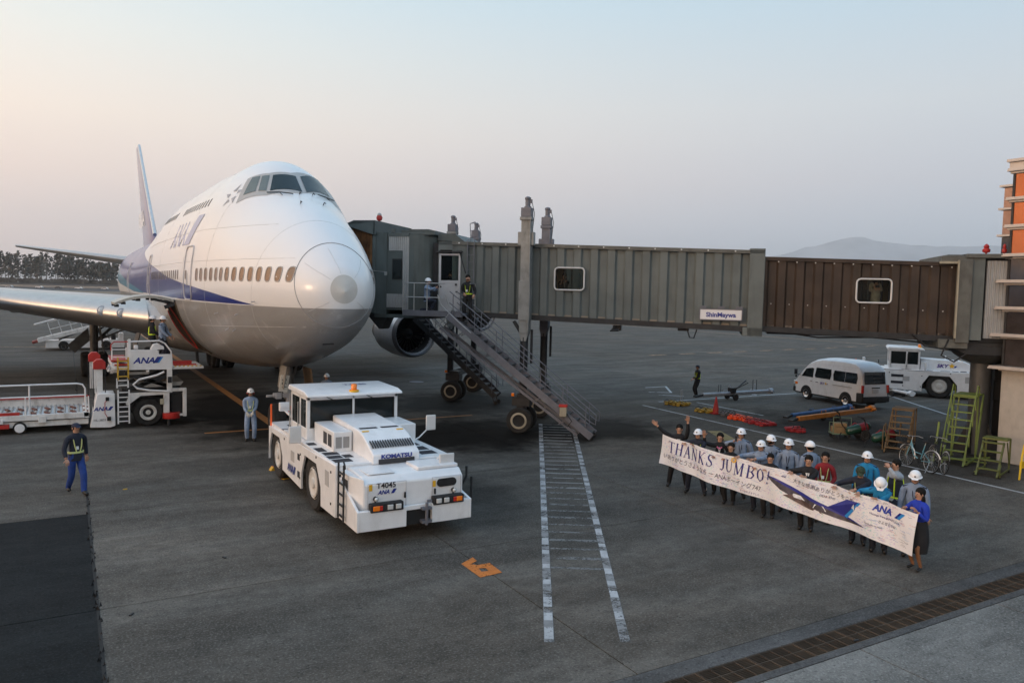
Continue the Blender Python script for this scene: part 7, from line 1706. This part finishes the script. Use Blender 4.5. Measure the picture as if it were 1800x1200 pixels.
# ------------------------------------------------------------------ ramp equipment at the right
def gp(px, py): p = atp(px, py); return (p.x, p.y, 0)
def ang(a, b): return math.atan2(b[1]-a[1], b[0]-a[0])
def towbar(a, b, m, label, w_=.11, h=.30, flat=False):
    p, q = gp(*a), gp(*b); L = math.hypot(q[0]-p[0], q[1]-p[1]); r = thing('tow_bar', p, ang(p, q), label, 'tow bar')
    b_ = B()
    if flat: b_.bar((0,0,h),(L,0,h),w_*1.2,w_*1.4)
    else: b_.tube((0,0,h),(L,0,h+.05),w_,n=12)
    b_.o('tube', m, r, bev=.01 if flat else 0, smooth=None if flat else SM)
    B().bar((-.35,0,h-.05),(.1,0,h),.07,.10).box((-.42,0,h-.05),(.2,.22,.08)).o('coupling_head', DARK, r, bev=.01)
    B().tube((L,-.25,h+.05),(L,.25,h+.05),.06,n=8).lathe([(.15,-.12),(.15,.12)],(L+.05,0,h+.05),(1,0,0),14).o('aircraft_head', m, r, smooth=SM)
    ax = L*.42
    for y in (-.32,.32): wheel(r, (ax,y,.17), .17, .11, (0,1,0), RIMG, n=16)
    B().tube((ax,-.32,.17),(ax,.32,.17),.03).bar((ax,0,.17),(ax-.1,0,h),.06).bar((ax,0,.17),(ax+.3,0,h+.02),.05).o('axle', DARK, r)
    for i in range(5): pass
    B().path([(L*.3,0,h+w_),(L*.3,0,h+w_+.09),(L*.36,0,h+w_+.09),(L*.36,0,h+w_)],.012,5).path([(L*.7,0,h+w_),(L*.7,0,h+w_+.09),(L*.76,0,h+w_+.09),(L*.76,0,h+w_)],.012,5).o('lifting_handle', m, r)
    return r
BLUEP = mat('blue tow bar paint', (.02,.11,.33), .45, var=.1, dirt=.3); ORP = mat('orange tow bar paint', (.55,.20,.03), .5, var=.12, dirt=.4)
wt = towbar((1235,705),(1352,699), mat('silver tow bar paint', (.42,.44,.47), .45, .2, var=.08, dirt=.3), 'silver tow bar on small wheels lying beside the traffic cone', .10, .32)
B().bar((2.0,0,.45),(3.0,.2,.95),.05).bar((2.0,.15,.45),(2.7,-.3,.9),.04).path([(1.0,0,.4),(1.0,0,.8),(1.15,0,.8),(1.15,0,.4)],.015,5).path([(3.3,0,.4),(3.3,0,1.0),(3.55,0,1.0),(3.55,0,.4)],.015,5).box((1.9,0,.5),(.3,.3,.28)).os('jack_assembly', DARK, wt)
towbar((1392,740),(1490,727), BLUEP, 'blue painted tow bar lying just behind the orange one', .09, .26)
towbar((1402,748),(1530,731), ORP, 'orange square section tow bar with small wheels at its near end', .13, .30, True)
towbar((1562,693),(1600,702), WHITE, 'short white tow bar end sticking out behind the rear of the white minibus', .08, .28)
def chock(parent, x, y, m, rz=0, s=1.0):
    return B().box((x,y,.05*s),(.42*s,.16*s,.10*s),rz=rz).prism([(x-.2*s,.1*s),(x+.2*s,.1*s),(x+.14*s,.16*s),(x-.14*s,.16*s)], y-.06*s, y+.06*s, 'y').o('chock', m, parent, bev=.015)
def chock_row(a, b, m, label, n, cat='wheel chocks'):
    p, q = gp(*a), gp(*b); L = math.hypot(q[0]-p[0], q[1]-p[1]); r = thing('chock_stack', p, ang(p, q), label, cat)
    for i in range(n):
        chock(r, L*(i+.5)/n, rnd.uniform(-.15,.15), m, R_(90)+rnd.uniform(-.25,.25)); chock(r, L*(i+.5)/n+.03, .38+rnd.uniform(-.1,.1), m, R_(90)+rnd.uniform(-.25,.25))
    b2 = B()
    for i in range(n): x = L*(i+.5)/n; b2.path([(x-.1,-.2,.15),(x,-.1,.26),(x+.1,.05,.16)], .012, 5)
    b2.o('rope_handle', BLACK if m is not RED else GREYP, r); return r
REDC = mat('faded red chock rubber', (.33,.02,.025), .55, var=.2, dirt=.3); ORC = mat('fluorescent red chock rubber', (.95,.10,.02), .5, var=.1); YEC = mat('dirty yellow chock rubber', (.42,.27,.03), .6, var=.25, dirt=.5); GRC = mat('grey chock rubber', (.13,.12,.12), .7, var=.2)
chock_row((1170,710),(1206,714), YEC, 'low heap of dirty yellow wheel chocks on the far corner of the white line', 5)
chock_row((1226,722),(1250,727), YEC, 'few dirty yellow wheel chocks nearest the traffic cone', 3)
chock_row((1266,730),(1292,731), GRC, 'grey wheel chocks with rope handles beside the traffic cone', 4)
chock_row((1280,734),(1312,741), ORC, 'bright orange-red wheel chocks between the grey ones and the dark red ones', 5)
chock_row((1312,741),(1350,749), REDC, 'row of dark red wheel chocks at the near end of the chock line', 6)
chock_row((1388,759),(1412,759), REDC, 'two small dark red wheel chocks below the end of the orange tow bar', 3)
cn = thing('traffic_cone', gp(1258,727), 0, 'tall dark red traffic cone standing among the wheel chocks', 'traffic cone')
B().lathe([(.20,.04),(.16,.06),(.03,.78),(.02,.79)], n=18).o('cone', RED, cn, smooth=SM); B().bb(-.21,.21,-.21,.21,0,.05).o('base', RED, cn, bev=.02)
for (px, py, lab) in ((1198,706,'pale wire marker frame beside the yellow chocks'), (1282,696,'pale wire marker frame standing behind the silver tow bar'),(1326,694,'thin white wire frame standing at the far end of the silver tow bar')):
    f = thing('wire_stand', gp(px, py), .5, lab, 'wire stand'); B().path([(-.12,0,0),(-.12,0,.62),(.12,0,.62),(.12,0,0)], .014, 5).path([(-.12,0,.3),(.12,0,.3)], .010, 4).o('frame', GREYP, f); B().bb(-.15,.15,-.12,.12,0,.02).o('base', GREYP, f)
# small trolley
ct = thing('hand_trolley', gp(1476,768), R_(-35), 'small pale green hand trolley carrying wooden boxes', 'trolley')
GRN = mat('pale green frame paint', (.15,.22,.14), .5, var=.1, dirt=.4); WOODB = mat('plywood box', (.30,.20,.10), .7, var=.15, dirt=.3)
B().bb(-.35,.35,-.25,.25,.14,.18).path([(-.33,-.22,.16),(-.33,-.22,.80),(.33,-.22,.80),(.33,-.22,.16)], .018, 6).path([(-.33,.22,.16),(-.33,.22,.55),(.33,.22,.55),(.33,.22,.16)], .015, 6).o('frame', GRN, ct)
bxx = B().bb(-.30,.28,-.18,.2,.18,.42).bb(-.25,.20,-.15,.12,.43,.56).o('box_load', WOODB, ct, bev=.01)
for x in (-.28,.28):
    for y in (-.2,.2): wheel(ct, (x,y,.06), .06, .04, (0,1,0), RIMG, n=12)
def extinguisher(p, rz, label):
    r = thing('wheeled_extinguisher', p, rz, label, 'fire extinguisher cart')
    q = B().lathe([(.02,-.50),(.12,-.46),(.17,-.38),(.17,.36),(.12,.46),(.04,.52)], (.0,0,.42), (1,0,.25), 18).o('cylinder', mat('dark green cylinder', (.012,.05,.03), .35, var=.1, coat=.4), r, smooth=SM)
    B().lathe([(.172,.05),(.175,.06),(.175,.34),(.172,.35)], (.0,0,.42), (1,0,.25), 18, cap=False).o('red_band', mat('dark red cylinder', (.16,.01,.015), .4), r)
    B().path([(-.6,.12,.25),(-.7,.1,.1),(-.75,.0,.0)], .02, 5).path([(.3,0,.5),(-.4,.0,.3),(-.65,0,.55),(-.80,0,1.0),(-.95,0,1.1)], .022, 6).path([(-.95,-.2,1.1),(-.95,.2,1.1)], .018, 5).bar((0,-.1,.2),(.1,.1,.2),.3,.05).os('handle', BLACK, r)
    B().path([(.2,.18,.5),(0,.22,.6),(-.25,.2,.45),(0,.2,.3),(.25,.2,.42)], .02, 5).o('hose', REDC, r)
    for y in (-.22,.22): wheel(r, (.18,y,.20), .20, .07, (0,1,0), RIMG, n=18)
    return r
extinguisher(gp(1507,772), R_(-22), 'dark green wheeled fire extinguisher beside the hand trolley')
extinguisher(gp(1553,786), R_(-22), 'dark green wheeled fire extinguisher partly behind the brown steps')
# step units
def steps(parent, n, rise, run, w_, m, railh=.9, tread=.26):
    """flight climbing along +x from the origin, width along y"""
    for i in range(n): B().bb(run*i,run*i+tread,-w_/2,w_/2,rise*(i+1)-.035,rise*(i+1)).o('step_tread', m, parent, bev=.004)
    b = B()
    for y in (-w_/2, w_/2): b.bar((-.05,y,.02),(run*n-.0,y,rise*n),.05,.07)
    b.o('stringer', m, parent)
BRN = mat('worn brown yellow paint', (.15,.09,.035), .6, var=.2, dirt=.5); GRS = mat('lime green step paint', (.15,.20,.04), .55, var=.15, dirt=.35); GRS2 = mat('olive green step paint', (.11,.13,.03), .6, var=.2, dirt=.5)
p = gp(1573,797); q_ = gp(1648,722)
bs = thing('maintenance_steps', p, R_(25), 'brown yellow wheeled maintenance steps between the extinguishers and the green steps', 'steps')
steps(bs, 7, .20, .21, .68, BRN, tread=.2)
B().bb(1.42,2.15,-.36,.36,1.38,1.42).o('platform', BRN, bs); b = B()
for y in (-.34,.34):
    b.bar((2.1,y,0.08),(2.1,y,1.4),.045).bar((1.45,y,.08),(1.45,y,1.4),.045).bar((0,y,.10),(2.1,y,.10),.045).bar((.5,y,.10),(1.45,y,.9),.035)
b.path([(-.05,.40,.1),(-.08,.40,.75),(.1,.40,.92),(.42,.40,.98),(.5,.40,.5)], .02, 6).path([(.9,0,.5),(.85,0,.85),(1.0,0,.98),(1.15,0,.8)], .018, 5)
b.o('frame', BRN, bs)
for x, y in ((.08,-.34),(.08,.34),(2.08,-.34),(2.08,.34)): wheel(bs, (x,y,.08), .08, .05, (0,1,0), RIMG, n=12)
gs = thing('tall_access_steps', gp(1674,818), R_(18), 'tall lime green access steps with handrails leaning up beside the rotunda column', 'steps')
steps(gs, 9, .24, .145, .62, GRS, tread=.17)
B().bb(1.28,2.3,-.36,.36,2.16,2.21).o('platform', GRS, gs, bev=.006); b = B()
for y in (-.36,.36):
    b.path([(-.0,y,.55),(1.25,y,2.55),(1.45,y,2.5),(1.6,y,2.18)], .02, 6).bar((-.05,y,.08),(.02,y,.6),.035).bar((2.25,y,2.16),(1.5,y,.1),.045).bar((1.4,y,2.15),(1.45,y,.1),.045).bar((.1,y,.08),(1.7,y,.08),.055)
    for f in (.3,.6,.85): b.bar((1.25*f,y,2.1*f*.98),(1.25*f,y,.55+2.0*f),.028)
b.bar((2.2,-.36,2.05),(1.6,-.36,.8),.035).bar((2.2,-.36,2.15),(1.9,-.36,1.6),.045).bar((-.1,.7,.08),(1.9,-.7,.10),.045).bar((.9,-.8,.08),(.9,.42,.08),.045)
b.o('frame', GRS, gs); B().tube((.0,.52,.6),(.2,.50,1.35),.04,.035,n=10).tube((-.12,.55,.05),(.0,.52,.6),.02,n=8).o('hand_pump', GRS, gs, smooth=SM)
g3 = thing('small_steps', gp(1734,838), R_(16), 'small olive green wheeled steps with four treads below the terminal pillar', 'steps')
steps(g3, 4, .25, .17, .56, GRS2, tread=.17); B().bb(.8,1.3,-.34,.34,1.04,1.09).o('platform', GRS2, g3); b = B()
for y in (-.33,.33): b.bar((1.28,y,.05),(1.28,y,1.06),.045).bar((0,y,.10),(1.28,y,.10),.04).bar((.85,y,1.0),(1.28,y,.2),.03)
b.path([(-.05,-.36,.05),(-.12,-.36,.3),(.0,-.36,.42)], .02, 5); b.o('frame', GRS2, g3)
for x, y in ((0,-.34),(0,.34),(1.25,-.34),(1.25,.34)): wheel(g3, (x,y,.05), .05, .04, (0,1,0), RIMG, n=10)
yw = thing('yellow_barrier_post', gp(1797,842), 0, 'bright yellow barrier post standing beyond the small olive steps', 'barrier post'); B().path([(-.18,0,0),(-.1,0,.7),(.0,0,1.05),(.1,0,.7),(.18,0,0)], .03, 6).o('post', mat('bright yellow post', (.75,.5,.02), .5), yw, smooth=SM); B().bb(-.15,.15,-.03,.03,.35,.55).o('barrier_board', mat('bright yellow post', (1,1,1)), yw)
# bicycles
def bicycle(a, b_, fm, label, basket=True, lean=.12):
    p, q = gp(*a), gp(*b_); r = thing('bicycle', p, ang(p, q), label, 'bicycle', 'bicycles parked by the steps'); r.rotation_euler = (lean, 0, ang(p, q)); WB = 1.08; R0 = .33
    for x in (0, WB):
        w_ = B().path([(x+R0*math.cos(R_(t)), 0, R0+R0*math.sin(R_(t))) for t in range(0, 360, 12)], .018, 6, closed=True).o('wheel', BLACK, r, smooth=SM)
        rb = B().path([(x+(R0-.02)*math.cos(R_(t)), 0, R0+(R0-.02)*math.sin(R_(t))) for t in range(0, 360, 15)], .010, 5, closed=True)
        for k in range(16): t = R_(22.5*k); rb.tube((x,0,R0),(x+(R0-.02)*math.cos(t),(.02 if k%2 else -.02)*0,R0+(R0-.02)*math.sin(t)),.003,n=3)
        rb.tube((x,-.05,R0),(x,.05,R0),.02,n=8).o('rim', GALV, w_)
        B().path([(x+.365*math.cos(R_(t)), 0, R0+.365*math.sin(R_(t))) for t in range(10 if x == 0 else 30, 160 if x == 0 else 190, 12)], .012, 4, flat=.03).o('mudguard', SILVER, r)
    B().path([(WB,0,R0),(WB-.10,0,.72),(WB-.13,0,.86)], .016, 6).path([(WB-.11,0,.74),(.75,0,.40),(.48,0,.30)], .022, 6).path([(WB-.12,0,.82),(.78,0,.52),(.45,0,.50)], .016, 6).path([(.46,0,.28),(.36,0,.80)], .018, 6).path([(0,.04,R0),(.46,.04,.29)], .012, 5).path([(0,.03,R0),(.40,.03,.62)], .010, 5).o('frame', fm, r, smooth=SM)
    B().path([(.36,0,.78),(.345,0,.90)], .014, 5).o('seat_post', GALV, r); B().ell((.33,0,.92),(.14,.08,.04),10,6).o('saddle', BLACK, r, smooth=SM)
    B().path([(WB-.13,0,.86),(WB-.15,0,.98)], .014, 5).path([(WB-.30,-.26,.98),(WB-.15,-.2,1.0),(WB-.12,0,.99),(WB-.15,.2,1.0),(WB-.30,.26,.98)], .012, 5).o('handlebar', GALV, r)
    B().lathe([(.09,-.01),(.09,.01)], (.46,.05,.28), (0,1,0), 14).bar((.46,.08,.28),(.40,.08,.13),.02).bar((.46,-.04,.28),(.52,-.04,.43),.02).bar((.36,.14,.12),(.44,.06,.14),.03).o('crank', DARK, r); B().bar((0,.06,R0),(-.12,.28,.0),.014).o('kickstand', GALV, r)
    if basket:
        k = B()
        for z in (.72,.84,.96): k.path([(WB-.02,-.15,z),(WB+.24,-.14,z),(WB+.24,.14,z),(WB-.02,.15,z)], .008, 4, closed=True)
        for y in (-.14,-.05,.05,.14): k.bar((WB+.24,y,.72),(WB+.24,y,.96),.010); k.bar((WB,y,.72),(WB+.24,y,.72),.010)
        k.bb(WB,WB+.23,-.13,.13,.71,.72); k.o('basket', BLACK, r)
bicycle((1634,831),(1583,815), mat('light blue bicycle paint', (.12,.30,.36), .35, var=.04, coat=.4), 'light blue bicycle with a kickstand parked in front of the brown steps')
bicycle((1657,833),(1612,806), BLACK, 'black bicycle with a front basket parked beside the light blue bicycle')
# odds and ends under the pier
bn = thing('drain_pipe_stack', (24.6,2.2,0), 0, 'dark pipes and valves at the foot of the rotunda column', 'pipes'); b = B()
for i in range(5): b.tube((.5+.2*i,1.5,0),(.5+.2*i,1.5,3.4),.06,n=8)
b.bb(.3,1.6,1.7,1.8,0,3.2); b.o('pipe', DARK, bn, smooth=SM)
fnc = thing('slatted_fence', (28.5,5.0,0), R_(-10), 'grey slatted screen behind the rotunda column at the right edge', 'fence')
for i in range(10): B().bb(0,4,-.02,.02,.15+.22*i,.30+.22*i).o('slat', GREYP, fnc)
B().bb(-.05,.0,-.05,.05,0,2.4).bb(4,4.05,-.05,.05,0,2.4).o('post', DARK, fnc)
# person's shoulder bag strap line etc. are part of the figures; litter on the apron
for i, (px, py) in enumerate(((220,860),(231,1080),(394,980),(1505,1126))):
    o = B().box((0,0,.012),(.10,.03,.02),rz=i).o('litter', YELLOW if i in (0,) else DARK); p = gp(px, py); o.location = p; tag(o, ['small yellow scrap of litter on the apron right of the walking man','small dark scrap on the slab near the lower left seam','small dark scrap near the middle of the left foreground slab','pale scrap lying on the drain grating'][i], 'litter')
